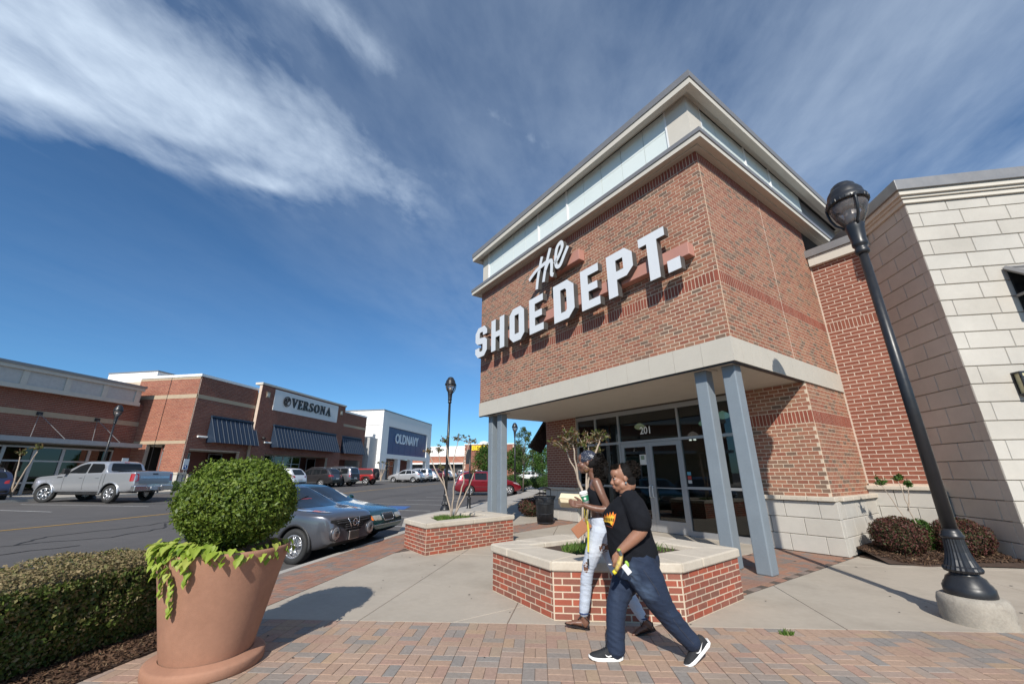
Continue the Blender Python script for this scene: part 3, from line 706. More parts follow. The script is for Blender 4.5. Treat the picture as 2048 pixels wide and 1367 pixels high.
    for i in range(7): MB().box(-7.6+i*1.0, -6.95+i*1.0, 8.66, 8.69, 1.75, 2.0).build('rear_window', ME('far window light', (.45, .62, .68), .8), root)
    for x in (-4.78, -4.62): MB().lathe([(.05, 0), (.03, .05), (0, .06)], 12, (x, 6.2, 2.55)).build('spot_lamp', ME('spot light', (1, .95, .85), 6), root)
    # the room behind the glass
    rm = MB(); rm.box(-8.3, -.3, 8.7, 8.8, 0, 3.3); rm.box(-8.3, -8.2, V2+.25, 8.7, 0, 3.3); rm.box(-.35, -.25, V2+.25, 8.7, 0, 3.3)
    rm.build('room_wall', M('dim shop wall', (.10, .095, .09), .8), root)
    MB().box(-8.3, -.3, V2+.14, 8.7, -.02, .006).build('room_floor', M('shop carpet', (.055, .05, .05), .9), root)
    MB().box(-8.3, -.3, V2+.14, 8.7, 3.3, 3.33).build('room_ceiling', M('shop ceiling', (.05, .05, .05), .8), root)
    return root
def cube(mat): return MB().box(-.5, .5, -.5, .5, -.5, .5).mesh('bar', mat)
FASC_ME, DARK_ME, JOINT_ME, SPAN_ME, WHITE_ME, MORT_ME = cube(FASCIA), cube(INK), cube(JOINT), cube(SPANDREL), cube(WHITE_P), cube(MORTAR_W)
SHOP = build_shop()
SW = Matrix.LocRotScale(SHOP.location, SHOP.rotation_euler, None)
def at_shop(x, y, z): return SW @ Vector((x, y, z))
# sign letters, one thing each would not move alone: the word stands on one raceway
def build_sign():
    o = thing('shop_sign', 'large white block letters SHOE DEPT. on a pink raceway across the brick front', 'sign', at_shop(-4.3, 0, 5.2), R(-45), 'letters on the shoe shop front')
    s = .1065
    for ch, u, w in (('S', 8.32, .76), ('H', 7.29, .76), ('O', 6.24, .75), ('E', 5.24, .63), ('D', 4.17, .78), ('E', 3.14, .60), ('P', 2.28, .73), ('T', 1.37, .64), ('.', .75, .28)):
        out, holes = OCT[ch]; W0 = max(p[0] for p in out)
        fine_letter(out, holes, s, w/(W0*s), .15).build('letter', [SIGN_FACE, SIGN_EDGE], o, (-u+4.3, -.36, .03))
    MB().box(-8.2+4.3, -.36+4.3, -.205, -.004, .33, .60).build('raceway', RACEWAY, o, bev=.01)
    t = thing('shop_sign', 'smaller white script word the above the block letters', 'sign', at_shop(-4.2, 0, 6.5), R(-45), 'letters on the shoe shop front')
    def stroke(pts, w):
        P = []
        for i in range(len(pts)-1):
            p0, p1, p2, p3 = [Vector((*pts[max(0, min(len(pts)-1, i+k))], 0)) for k in (-1, 0, 1, 2)]
            for q in range(6):
                f = q/6; P.append(.5*((2*p1)+(p2-p0)*f+(2*p0-5*p1+4*p2-p3)*f*f+(3*p1-p0-3*p2+p3)*f**3))
        P.append(Vector((*pts[-1], 0))); Lf, Rt = [], []
        for i, p in enumerate(P):
            d = (P[min(i+1, len(P)-1)]-P[max(i-1, 0)]).normalized(); nn = Vector((-d.y, d.x, 0))*w/2
            Lf.append((p.x+nn.x, p.y+nn.y)); Rt.append((p.x-nn.x, p.y-nn.y))
        b = MB(); n = len(P)
        for y in (0, .13): b.v += [(x, y, z) for x, z in Lf]+[(x, y, z) for x, z in Rt]
        k = 2*n; f0 = [(i, n+i, n+i+1, i+1) for i in range(n-1)]
        b.f = f0; b.m = [0]*len(f0); e = [(i, i+1, k+i+1, k+i) for i in range(n-1)]+[(n+i+1, n+i, k+n+i, k+n+i+1) for i in range(n-1)]+[(0, k, k+n, n), (n-1, 2*n-1, k+2*n-1, k+n-1)]
        b.f += e; b.m += [1]*len(e); b.t = [0.]*len(b.f); return b
    sets = [[(-.66, .0), (-.60, .30), (-.50, .62), (-.38, .93)], [(-1.0, .42), (-.86, .50), (-.62, .60), (-.2, .66)],
            [(-.34, .10), (-.24, .45), (-.10, .80), (.0, 1.02)], [(-.24, .42), (-.10, .60), (.03, .60), (.04, .42), (.02, .20), (.10, .14)],
            [(.16, .44), (.34, .58), (.50, .80), (.46, .96), (.30, .88), (.22, .60), (.24, .34), (.38, .30), (.56, .52), (.72, .72)]]
    for j, q in enumerate(sets):
        stroke(q, .115).build('script_stroke', [SIGN_FACE, SIGN_EDGE], t, (0, -.37-.006*j, 0))
    MB().box(-.6, .92, -.205, -.004, .30, .60).build('raceway', RACEWAY, t, bev=.01)
build_sign()
# pendant lamps inside the shop
for i, (x, y, z, c) in enumerate(((-5.6, 4.6, 2.98, (.95, .95, .55)), (-3.5, 5.0, 2.92, (.55, .9, .65)), (-2.5, 4.2, 2.98, (.6, 1, .8)), (-4.9, 6.6, 2.75, (.55, .42, .38)), (-4.1, 6.9, 2.66, (.5, .36, .32)), (-2.75, 5.6, 2.5, (.9, .95, .9)), (-5.1, 7.6, 2.5, (.5, .8, .55)), (-3.9, 7.9, 2.55, (.5, .85, .6)))):
    p = thing('pendant_lamp', ('lit %s pendant lamp behind the shop glass' % ('yellow green' if i == 0 else 'pale green'))+', '+('nearest the left pane', 'above the door transom', 'highest behind the right pane', 'pinkish one behind the number', 'lowest pinkish one', 'low white one behind the right pane', 'far one behind the left door', 'far one behind the right door')[i], 'lamp', at_shop(x, y, z), 0, 'pendant lamps inside the shoe shop')
    MB().lathe([(.02, .14), (.10, .10), (.17, .04), (.18, 0), (.14, -.05), (.05, -.08)], 18).build('lamp_shade', ME('lamp %d' % i, c, .75), p, smooth=True)
    MB().tube([(0, 0, .13), (0, 0, 3.3-z)], .008, 5).build('cord', INK, p)
# dim racks and boxes in the shop
for i, (x, y, w, h) in enumerate(((-6.6, 5.2, 1.2, 1.3), (-4.4, 7.2, 2.4, 1.2), (-1.9, 5.8, 1.4, 1.25))):
    p = thing('shoe_rack', ('low dark shoe rack seen through the left panes', 'long dark shoe rack seen through the doors', 'dark shoe rack seen through the right panes')[i], 'rack', at_shop(x, y, 0), R(-45), 'racks inside the shoe shop')
    b = MB()
    for k in range(4): b.box(-w/2, w/2, -.2, .2, k*h/4, k*h/4+.03)
    b.box(-w/2, w/2, -.02, .02, 0, h); b.build('shelf', M('rack board', (.09, .08, .07), .7), p)
    for k in range(1, 4):
        for q in range(int(w/.3)): MB().box(-w/2+.05+q*.3, -w/2+.28+q*.3, -.19, -.05, k*h/4+.031, k*h/4+.14).build('shoe_box', M('shoe box %d' % ((q+k) % 3), ((.25, .22, .2), (.3, .08, .06), (.1, .14, .2))[(q+k) % 3], .7), p)
# black awning with ribs on the far left side of the shop
aw = thing('awning', 'black standing seam awning on the left side wall of the shoe shop', 'awning', at_shop(-8.57, 3.7, 0), R(-45))
def awn_pt(t, s): return (-.03-1.05*t, s, 3.40-1.0*t)
b = MB(); b.add([awn_pt(0, 0), awn_pt(1, 0), awn_pt(1, 2.6), awn_pt(0, 2.6), *[(p[0]-.03, p[1], p[2]+.04) for p in (awn_pt(0, 0), awn_pt(1, 0), awn_pt(1, 2.6), awn_pt(0, 2.6))]], [(0, 1, 2, 3), (7, 6, 5, 4), (0, 4, 5, 1), (1, 5, 6, 2), (2, 6, 7, 3)])
b.build('awning_sheet', BLACK_P, aw)
for i in range(9): s_ = .08+i*.3; MB().tube([awn_pt(0, s_), awn_pt(1, s_)], .025, 5).build('rib', M('awning rib', (.06, .055, .05), .5), aw)

# ---------------------------------------------------------------- set back brick wall and the pale stone shop
def build_link():
    root = thing('brick_wall', 'plain red brick wall set back between shoe shop and stone shop', 'wall', (*uv(0, 5.2), 0), R(-45))
    lay_ = Layer(root, 'brick')
    backing(root, 'wall_core', (.02, 0), (1.25, 0), .1, 7.0, [], MORTAR_W)
    lay(lay_, (.02, 0), (1.25, 0), 1.25, 6.95, BRICK_RED, bl=.29, bh=.09, joint=.013, soldiers=[(4.86, 5.12)], smat=BRICK_RED); lay_.emit()
    ls = Layer(root, 'stone'); lay(ls, (.0, -.09), (1.25, -.09), .1, 1.13, STONE, bl=.62, bh=.317, joint=.006, depth=.12, off=.2); ls.emit()
    MB().box(.0, .62, -.155, .02, 1.13, 1.215).build('coping', CAPSTONE, root, bev=.012); MB().box(.625, 1.2, -.155, .02, 1.13, 1.215).build('coping', CAPSTONE, root, bev=.012)
    MB().box(0.02, 1.3, -.12, .3, 6.72, 6.98).build('cornice', TRIM_LT, root, bev=.01); MB().box(-.02, 1.3, -.17, .4, 6.98, 7.18).build('roof_coping', METAL_GREY, root)
    MB().box(-.06, .025, -.02, .02, 1.25, 7.0).build('sealant_joint', MORTAR_W, root)
build_link()
def build_stone_shop():
    root = thing('stone_shop', 'pale stone block shop with grey roof edge behind the lamp post', 'shop', (7.16, 8.66, 0))
    MB().box(.14, 9, .14, 6, 0, 7.0).build('wall_core', M('stone mortar', (.47, .43, .37), .9, var=.08), root)
    L = Layer(root, 'stone', 300)
    # the front turns the corner, so its blocks show on both faces; small closers stand at the corner of every other course
    for r in range(21):
        z0, z1 = .0+r*.338, min((r+1)*.338, 7.0); zc = (z0+z1)/2; h = z1-z0-.007
        x = 0.; first = .20 if r % 2 else .75
        k = 0
        while x < 5.2:
            w = first if k == 0 else (.74 if k % 2 else .82); L.put((x+w/2, 0, zc), 0, w-.005, h, .16, STONE); x += w; k += 1
        y = .155; k = 0
        while y < 2.0:
            w = (.55 if r % 2 else .16) if k == 0 else (.74 if k % 2 else .80); w = min(w, 2.0-y); L.put((0, y+w/2, zc), -math.pi/2, w-.007, h, .16, STONE); y += w; k += 1
    L.emit()
    fas, met = MB(), MB()
    for (a, ov, z0, z1) in ((0, .05, 7.0, 7.10), (0, .09, 7.10, 7.16), (0, .14, 7.16, 7.27)): fas.box(-ov, 9, -ov, 6, z0, z1)
    fas.build('cornice', TRIM_LT, root, bev=.008)
    met.box(-.19, 9, -.19, 6, 7.27, 7.52); met.build('roof_coping', METAL_GREY, root, bev=.006)
    aw = MB(); x0 = 1.26
    aw.add([(x0, -.03, 5.32), (5, -.03, 5.32), (x0, -.36, 5.06), (5, -.36, 5.06), (x0, -.72, 4.72), (5, -.72, 4.72)], [(0, 1, 3, 2), (2, 3, 5, 4)])
    aw.tube([(x0, -.03, 5.32), (x0, -.72, 4.72)], .05, 4); aw.tube([(x0, -.03, 5.32), (5, -.03, 5.32)], .04, 4); aw.tube([(x0, -.36, 5.06), (5, -.36, 5.06)], .03, 4); aw.tube([(x0, -.03, 4.72), (x0, -.72, 4.72)], .03, 4)
    aw.build('window_hood', METAL_GREY, root)
    MB().box(x0+.03, 5, -.03, -.005, 2.2, 5.3).build('window', GLASS_CAR, root)
    return root
build_stone_shop()
wl = thing('wall_lantern', 'square black wall lantern with amber panes on the stone wall', 'lantern', (8.08, 8.655, 3.02))
b = MB(); b.box(-.25, .25, -.16, 0, .17, .2); b.box(-.25, .25, -.16, 0, -.22, -.19)
for x in (-.25, -.09, .06, .22): b.box(x, x+.03, -.165, -.135, -.19, .17)
for x in (-.25, .22): b.box(x, x+.03, -.02, 0, -.19, .17)
b.box(-.25, .25, -.168, -.14, .09, .11); b.build('lantern_cage', BLACK_P, wl)
MB().box(-.22, .22, -.15, -.01, -.19, .17).build('lantern_glass', M('amber lantern glass', (.55, .50, .30), .3, var=.15, vs=8), wl)
# ---------------------------------------------------------------- brick planters
def planter(name, label, corners, zb, zc, over, holes_in, s_off):
    c = Vector((sum(p[0] for p in corners)/len(corners), sum(p[1] for p in corners)/len(corners)))
    root = thing(name, label, 'planter', (c.x, c.y, 0))
    P = [(p[0]-c.x, p[1]-c.y) for p in corners]; n = len(P)
    MB().prism(shrink(P, .004), 0, zb).build('planter_core', MORTAR, root)
    L = Layer(root, 'brick')
    for i in range(n):
        p, q = P[i], P[(i+1) % n]; ln = math.hypot(q[0]-p[0], q[1]-p[1])
        lay(L, p, q, .003, zb, BRICK_PLANT, bl=.205, bh=.0665, joint=.013, depth=.06, s0=.005, s1=ln-.005, off=s_off[i % len(s_off)])
    L.emit()
    O = shrink(P[::1], -over) if False else [(p[0]*(1+over/math.hypot(*p)), p[1]*(1+over/math.hypot(*p))) for p in P]
    I = [(p[0]*(1-holes_in/math.hypot(*p)), p[1]*(1-holes_in/math.hypot(*p))) for p in P]
    for i in range(n):
        a, b_, cc, d = O[i], O[(i+1) % n], I[(i+1) % n], I[i]
        cuts = [0, .5, 1] if math.dist(a, b_) > 1.6 else ([0, .32, 1] if i % 2 == 0 else [0, .68, 1])
        for t0, t1 in zip(cuts, cuts[1:]):
            lp = lambda u, v, t: (u[0]+(v[0]-u[0])*t, u[1]+(v[1]-u[1])*t)
            poly = [lp(a, b_, t0), lp(a, b_, t1), lp(d, cc, t1), lp(d, cc, t0)]
            poly = shrink(poly, .002)
            MB().prism(poly, zb+.003, zc).build('coping', CAPSTONE, root, bev=.016)
    MB().prism(I, zb-.1, zc-.06).build('soil', SOIL, root)
    return root, c, I
P1C = [(-1.33, 6.04), (-.42, 5.01), (.96, 5.12), (1.87, 6.15), (.99, 7.18), (-.45, 7.06)]
PL1, P1M, P1I = planter('brick_planter', 'six sided brick planter with stone coping behind the walking women', P1C, .468, .572, .035, .50, [.0, .5, .25])
P2C = [(-3.92, 8.95), (-3.12, 8.14), (-1.72, 10.05), (-2.7, 11.0), (-3.7, 10.5)]
PL2, P2M, P2I = planter('brick_planter', 'angular brick planter with stone coping beside the parked cars', P2C, .475, .575, .035, .55, [.2, 0, .5])
PL1['group'] = PL2['group'] = 'brick planters on the sidewalk'

def globe_mat():
    m = bpy.data.materials.new('dusty clear globe'); m.use_nodes = True; t = NT(m.node_tree); m.node_tree.nodes.clear(); o = t.n('ShaderNodeOutputMaterial')
    tr = t.n('ShaderNodeBsdfTransparent'); tr.inputs[0].default_value = (.86, .85, .85, 1); d = t.n('ShaderNodeBsdfDiffuse'); d.inputs[0].default_value = (.42, .38, .36, 1); tl = t.n('ShaderNodeBsdfTranslucent'); tl.inputs[0].default_value = (.5, .46, .44, 1)
    g = t.n('ShaderNodeBsdfGlossy'); g.inputs['Roughness'].default_value = .05; pos = t.n('ShaderNodeNewGeometry').outputs['Position']
    a = t.n('ShaderNodeMixShader'); a.inputs[0].default_value = .5; t.l(d.outputs[0], a.inputs[1]); t.l(tl.outputs[0], a.inputs[2])
    b_ = t.n('ShaderNodeMixShader'); t.l(t.mapr(t.noise(pos, 9, 5), .35, .75, .22, .55), b_.inputs[0]); t.l(tr.outputs[0], b_.inputs[1]); t.l(a.outputs[0], b_.inputs[2])
    f = t.n('ShaderNodeFresnel'); f.inputs[0].default_value = 1.35; c = t.n('ShaderNodeMixShader'); t.l(f.outputs[0], c.inputs[0]); t.l(b_.outputs[0], c.inputs[1]); t.l(g.outputs[0], c.inputs[2]); t.l(c.outputs[0], o.inputs[0]); return m
GLOBE = globe_mat()
# ---------------------------------------------------------------- street lamps, sign post, litter bin
def street_lamp(label, loc, k=1.0, pedestal=False, grp='street lamps', lean=0.):
    z0 = .26 if pedestal else 0
    root = thing('street_lamp', label, 'street lamp', loc, 0, grp)
    f = MB()
    f.lathe([(.205, z0), (.208, z0+.01), (.208, z0+.085), (.198, z0+.095), (.192, z0+.115), (.172, z0+.14), (.158, z0+.175), (.128, z0+.20), (.118, z0+.215), (.118, z0+.232)], 32)
    base = f.build('lamp_base', BLACK_P, root, smooth=True)
    g = MB(); g.lathe([(.12, z0+.225), (.150, z0+.235), (.160, z0+.26), (.152, z0+.285), (.135, z0+.30), (.115, z0+.36), (.098, z0+.44), (.089, z0+.52), (.086, z0+.58)], 48, fl=.03)
    g.build('fluted_base', BLACK_P, root)
    r = MB(); r.lathe([(.086, z0+.575), (.100, z0+.585), (.102, z0+.61), (.088, z0+.625), (.088, z0+.64), (.078, z0+.66), (.066, z0+.68)], 24); r.build('collar', BLACK_P, root, smooth=True)
    MB().tube([(0, 0, z0+.65), (0, 0, 2.6), (0, 0, 4.62)], [.066, .060, .053], 20).build('pole', BLACK_P, root, smooth=True)
    h = MB(); h.lathe([(.058, 4.58), (.075, 4.60), (.078, 4.64), (.066, 4.66), (.066, 4.69), (.082, 4.71), (.085, 4.74), (.078, 4.77), (.095, 4.95), (.105, 5.0), (.10, 5.03)], 28, fl=.0); h.build('lamp_holder', BLACK_P, root, smooth=True)
    gl = MB(); gl.lathe([(.085, 5.02), (.115, 5.06), (.165, 5.15), (.198, 5.26), (.205, 5.33), (.20, 5.38)], 32, cap=False); gl.build('globe', GLOBE, root, smooth=True)
    MB().lathe([(.05, 5.05), (.075, 5.10), (.075, 5.24), (.03, 5.27)], 16).build('reflector', M('lamp reflector', (.62, .60, .58), .35, .3), root, smooth=True)
    MB().lathe([(.16, 5.36), (.165, 5.34), (.1, 5.32)], 20).build('lamp_plate', M('lamp inner plate', (.22, .21, .21), .5), root, smooth=True)
    c = MB(); c.lathe([(.195, 5.36), (.226, 5.34), (.230, 5.37), (.226, 5.42), (.205, 5.45), (.200, 5.47), (.190, 5.53), (.165, 5.575), (.150, 5.585), (.145, 5.60), (.128, 5.645), (.095, 5.68), (.05, 5.70), (0, 5.704)], 36, cap=False); c.build('lamp_cap', BLACK_P, root, smooth=True)
    for a in (.35, 2.44, 4.54):
        MB().tube([(r_*math.cos(a), r_*math.sin(a), z) for r_, z in ((.232, 5.38), (.228, 5.30), (.213, 5.20), (.175, 5.10), (.12, 5.04), (.105, 5.0))], .013, 6, flat=1.3).build('strap', BLACK_P, root, smooth=True)
    d = MB()
    for q in range(26): a = q*2*math.pi/26; d.tube([(.229*math.cos(a), .229*math.sin(a), 5.352), (.231*math.cos(a), .231*math.sin(a), 5.388)], .006, 4)
    tag(d.build('bead', BLACK_P, root), kind='stuff')
    if pedestal:
        p = MB(); p.lathe([(.292, -.02), (.29, .10), (.288, .19), (.275, .24), (.24, .262), (0, .262)], 36, cap=False)
        p.build('pedestal', M('rough pedestal concrete', (.33, .295, .245), .95, var=.22, vs=5, bump=1, bs=30, spots=(9, .55, .7, (.2, .17, .14), .7)), root, smooth=True)
    for ch in root.children:
        if ch.name.split('.')[0] in ('lamp_holder', 'globe', 'reflector', 'lamp_plate', 'lamp_cap', 'strap', 'bead'): ch.scale = (1.1, 1.1, 1.1); ch.location.z = -.46
    root.scale = (k, k, k)
    return root
LAMP1 = street_lamp('tall black street lamp on a round concrete pedestal before the stone shop', (3.98, 5.66, 0), .985, True)
LAMP1.scale.z = .955
street_lamp('black street lamp standing between the first planter tree and the parked red van', (-6.1, 18.0, -.02), 1.02)
street_lamp('black street lamp seen between the porch columns and the awning', (-5.5, 33.0, -.05), .95)
street_lamp('black street lamp half hidden by the young tree under the awning', (-6.4, 52.0, 0), .95)
street_lamp('black street lamp in front of the shaded brick building across the street', (-28.0, 20.1, .2), .93)
sp = thing('sign_post', 'black fluted post with a small dark square sign seen edge on', 'sign', (-5.34, 19.1, -.02))
b = MB(); b.lathe([(.12, 0), (.12, .04), (.085, .08), (.085, .42), (.10, .45), (.06, .5)], 16); b.build('post_base', BLACK_P, sp, smooth=True)
MB().tube([(0, 0, .45), (0, 0, 2.75)], .042, 12).build('post', BLACK_P, sp, smooth=True); MB().lathe([(.045, 2.74), (.06, 2.78), (.03, 2.86), (0, 2.88)], 12).build('finial', BLACK_P, sp, smooth=True)
MB().box(-.20, -.03, -.03, .03, 1.95, 2.62).build('sign_panel', BLACK_P, sp, bev=.01)
tr = thing('litter_bin', 'black slatted litter bin with a domed rain lid by the shop pier', 'bin', (-1.32, 13.62, 0))
b = MB(); N = 40
for i in range(N):
    a = 2*math.pi*i/N; P_ = [(.235, .03), (.26, .3), (.275, .62), (.285, .70), (.345, .80)]
    b.tube([(r*math.cos(a), r*math.sin(a), z) for r, z in P_], .0135, 5)
tag(b.build('slat', BLACK_P, tr, smooth=True), kind='stuff')
for r, z in ((.24, .05), (.275, .60), (.346, .80), (.262, .30)): MB().lathe([(r-.012, z-.015), (r+.012, z-.015), (r+.012, z+.015), (r-.012, z+.015), (r-.012, z-.015)], 36, cap=False).build('hoop', BLACK_P, tr)
MB().lathe([(.215, .04), (.245, .58), (.24, .60), (0, .60)], 28).build('liner', M('bin liner', (.012, .012, .013), .5), tr, smooth=True)
MB().lathe([(.225, 1.0), (.21, 1.03), (.12, 1.075), (.05, 1.09), (0, 1.092)], 28).build('lid', BLACK_P, tr, smooth=True)
for a in (.4, 2.5, 4.6): MB().tube([(.2*math.cos(a), .2*math.sin(a), 1.01), (.21*math.cos(a), .21*math.sin(a), .78)], .012, 5).build('lid_post', BLACK_P, tr)

# ---------------------------------------------------------------- shops across the street (their fronts face +x)
FAR_BRICK = MT('far brick', [(0, (.235, .085, .056)), (.5, (.275, .105, .07)), (1, (.215, .078, .054))], bump=0)
FAR_BRICK2 = MT('far brick orange', [(0, (.33, .125, .08)), (.5, (.36, .15, .095)), (1, (.29, .105, .07))], bump=0)
BUFF = M('buff brick band', (.42, .33, .23), .9, var=.1, vs=4)
NAVY = M('navy standing seam metal', (.022, .038, .068), .45, .2, var=.1, vs=2)
SEAM = M('navy seam edge', (.05, .066, .09), .5, .1)
FRAME_D = M('dark shop frame', (.03, .03, .032), .5)
def far_wall(root, name, p0, p1, z0, z1, holes=(), mat=FAR_BRICK, bh=.115, bl=.32, bands=()):
    """brick wall with its courses as joined relief (each brick is under ten pixels here)"""
    backing(root, name, p0, p1, z0, z1, list(holes), MORTAR_W, thick=.3, inset=.015)
    L = Layer(root, 'brick', 0)
    segs = []; z = z0
    for a, b_ in bands: segs.append((z, a)); z = b_
    segs.append((z, z1))
    for a, b_ in segs:
        if b_-a > .05: lay(L, p0, p1, a, b_, mat, holes=holes, bl=bl, bh=bh, joint=.018, depth=.06)
    L.emit()
    d = Vector(p1)-Vector(p0); ang = math.atan2(d.y, d.x)
    for a, b_ in bands:
        m = MB(); backing(root, 'x', p0, p1, a, b_, list(holes), None, thick=.1, inset=-.012, mb=m); m.build('band', BUFF, root)
def far_awning(root, name, label, y0, y1, zt=6.2, zb=4.05, x=0.):
    t = thing(name, label, 'awning', (root.location.x+x, (y0+y1)/2, root.location.z), 0, 'navy awnings on the brick shop')
    h = (y1-y0)/2; b = MB(); out = .95
    b.add([(.03, -h, zt), (.03, h, zt), (out, h, zb), (out, -h, zb)], [(3, 2, 1, 0)]); b.add([(.03, -h, zt), (out, -h, zb), (.03, -h, zb)], [(0, 1, 2)]); b.add([(.03, h, zt), (out, h, zb), (.03, h, zb)], [(2, 1, 0)])
    b.build('awning_sheet', NAVY, t)
    MB().box(.0, .18, -h-.03, h+.03, zt-.07, zt+.08).build('top_rail', NAVY, t)
    n = round((y1-y0)/.47); s = (y1-y0)/n
    for i in range(n+1): y = -h+i*s; MB().tube([(.05, y, zt+.02), (out+.03, y, zb)], .032, 4).build('rib', SEAM, t)
    MB().tube([(.1, -h-.9, zb+.42), (.1, -h-.05, zb+.42)], .09, 6).build('awning_lamp', WHITE_P, t)
def glazing(root, x, y0, y1, z0, z1, n, rails=(), mat=None, fr=.06):
    w = (y1-y0)/n
    for i in range(n):
        f = MB(); a, b_ = y0+i*w, y0+(i+1)*w
        f.box(x-.04, x+.04, a, a+fr, z0, z1); f.box(x-.04, x+.04, b_-fr, b_, z0, z1); f.box(x-.04, x+.04, a+fr, b_-fr, z0, z0+fr*1.5); f.box(x-.04, x+.04, a+fr, b_-fr, z1-fr, z1)
        for r in rails: f.box(x-.035, x+.035, a+fr, b_-fr, r-fr/2, r+fr/2)
        wn = f.build('window', ALU, root); MB().box(x-.012, x+.012, a+fr, b_-fr, z0+fr, z1-fr).build('pane', GLASS_FAR, wn)
FX = -31.0
def brick_shop():
    root = thing('brick_shop', 'brick shop across the street with navy awnings and black serif lettering', 'shop', (FX, 41, .3))
    oy = -41.; Y = lambda y: y+oy; zz = -.3; H = lambda z: z+zz
    y0, y1 = 27.6, 54.5
    front_holes = [(.38, 5.33, -.5, H(3.45)), (8.0, 18.2, -.5, H(3.45)), (20.7, 26.2, -.5, H(3.3))]
    # front (walk in +y gives outward +x)
    far_wall(root, 'front_wall', (0, Y(y0)+.07), (0, Y(33.8)), 0, H(9.36), [front_holes[0]], bands=[(H(7.5), H(7.82))])
    far_wall(root, 'front_wall', (.35, Y(33.8)), (.35, Y(48.3)), 0, H(9.9), [(8.0-6.2, 18.2-6.2, -.5, H(3.45))])
    far_wall(root, 'front_wall', (0, Y(48.3)), (0, Y(y1)), 0, H(9.36), [(0.1, 5.5, -.5, H(3.3))], bands=[(H(7.5), H(7.82))])
    # sunlit end wall with its corner opening
    far_wall(root, 'end_wall', (-6, Y(y0)), (-.03, Y(y0)), 0, H(9.3), [(2.35, 4.12, -.5, H(3.85))], mat=FAR_BRICK2, bands=[(H(3.85), H(4.1)), (H(7.5), H(7.82)), (H(9.1), H(9.3))])
    MB().box(-2.90, -2.86, Y(y0)-.02, Y(y0)+.01, .5, H(9.3)).build('control_joint', INK, root)
    for q in ((-6.0, .06, Y(y0)-.06, Y(y0)+.4), (-.4, .06, Y(y0)+.4, Y(33.8)), (-.4, .06, Y(48.3), Y(y1)+.05)): MB().box(*q, H(9.3), H(9.51)).build('white_coping', WHITE_P, root)
    b = MB(); b.box(-.4, .43, Y(33.7), Y(48.4), H(9.9), H(10.1)); b.build('grey_coping', TRIM_LT, root)
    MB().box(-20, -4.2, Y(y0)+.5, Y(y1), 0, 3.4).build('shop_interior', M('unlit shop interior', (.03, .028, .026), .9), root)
    MB().box(-20, -.35, Y(y0)+.4, Y(y1), 3.4, H(9.2)).build('roof_mass', MORTAR, root)
    MB().box(.3, .40, Y(35.55), Y(46.6), H(7.68), H(9.75)).build('sign_board', M('white sign board', (.74, .73, .71), .7, var=.03), root)
    for y in (34.7, 47.45):
        m = MB().box(.36, .39, Y(y)-.25, Y(y)+.25, H(8.75), H(9.3)).build('medallion', BUFF, root); MB().box(.39, .41, Y(y)-.14, Y(y)+.14, H(8.88), H(9.17)).build('medallion_face', TRIM_LT, m)
    # stone plinth on the piers
    for a, b_, x in ((27.45, 28.1, .1), (33.0, 35.6, .45), (45.9, 48.4, .45), (53.7, 54.6, .1)):
        MB().box(-.4, x, Y(a), Y(b_), 0, H(1.55)).build('plinth', STONE, root); MB().box(-.4, x+.06, Y(a)-.05, Y(b_)+.05, H(1.55), H(1.7)).build('plinth_cap', CAPSTONE, root)
    MB().box(-6.05, -3.62, Y(y0)-.1, Y(y0)+.3, 0, H(1.55)).build('plinth', STONE, root); MB().box(-1.9, .1, Y(y0)-.1, Y(y0)-.02, 0, H(1.55)).build('plinth', STONE, root)
    MB().box(-6.05, -3.6, Y(y0)-.15, Y(y0)+.3, H(1.55), H(1.7)).build('plinth_cap', CAPSTONE, root); MB().box(-1.92, .15, Y(y0)-.15, Y(y0)-.02, H(1.55), H(1.7)).build('plinth_cap', CAPSTONE, root)
    # recessed storefronts
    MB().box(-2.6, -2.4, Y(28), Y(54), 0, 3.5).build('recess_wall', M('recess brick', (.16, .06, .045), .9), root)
    MB().box(-2.5, -.05, Y(28), Y(54), 3.12, 3.3).build('recess_ceiling', SOFFIT, root)
    glazing(root, -2.2, Y(28.3), Y(30.2), 0, 3.0, 1, (2.3,)); glazing(root, -2.2, Y(32.0), Y(33.4), 0, 3.0, 1)
    glazing(root, -1.4, Y(36.2), Y(43.2), 0, 3.1, 5, (2.3,)); glazing(root, -1.4, Y(44.4), Y(46), 0, 3.0, 1)
    MB().box(-2.3, -2.0, Y(30.3), Y(31.9), 0, H(1.55)).build('plinth', STONE, root)
    glazing(root, -2.3, Y(27.9), Y(28.2), 0, 3, 1)
    for (y0a, y1a, nm, xx) in ((29.3, 34.0, 'left', 0), (36.1, 46.7, 'wide', .35), (48.6, 53.4, 'right', 0)):
        far_awning(root, 'navy_awning', {'left': 'navy ribbed awning nearest the sunlit end wall of the brick shop', 'wide': 'wide navy ribbed awning under the black serif lettering', 'right': 'navy ribbed awning beside the white shop front'}[nm], y0a, y1a, 5.9, 3.75, xx)
    for y in (35.0, 47.5): MB().tube([(.38, Y(y), 4.6), (.6, Y(y), 4.5)], .12, 8).build('flood_lamp', INK, root)
    return root
BS = brick_shop()
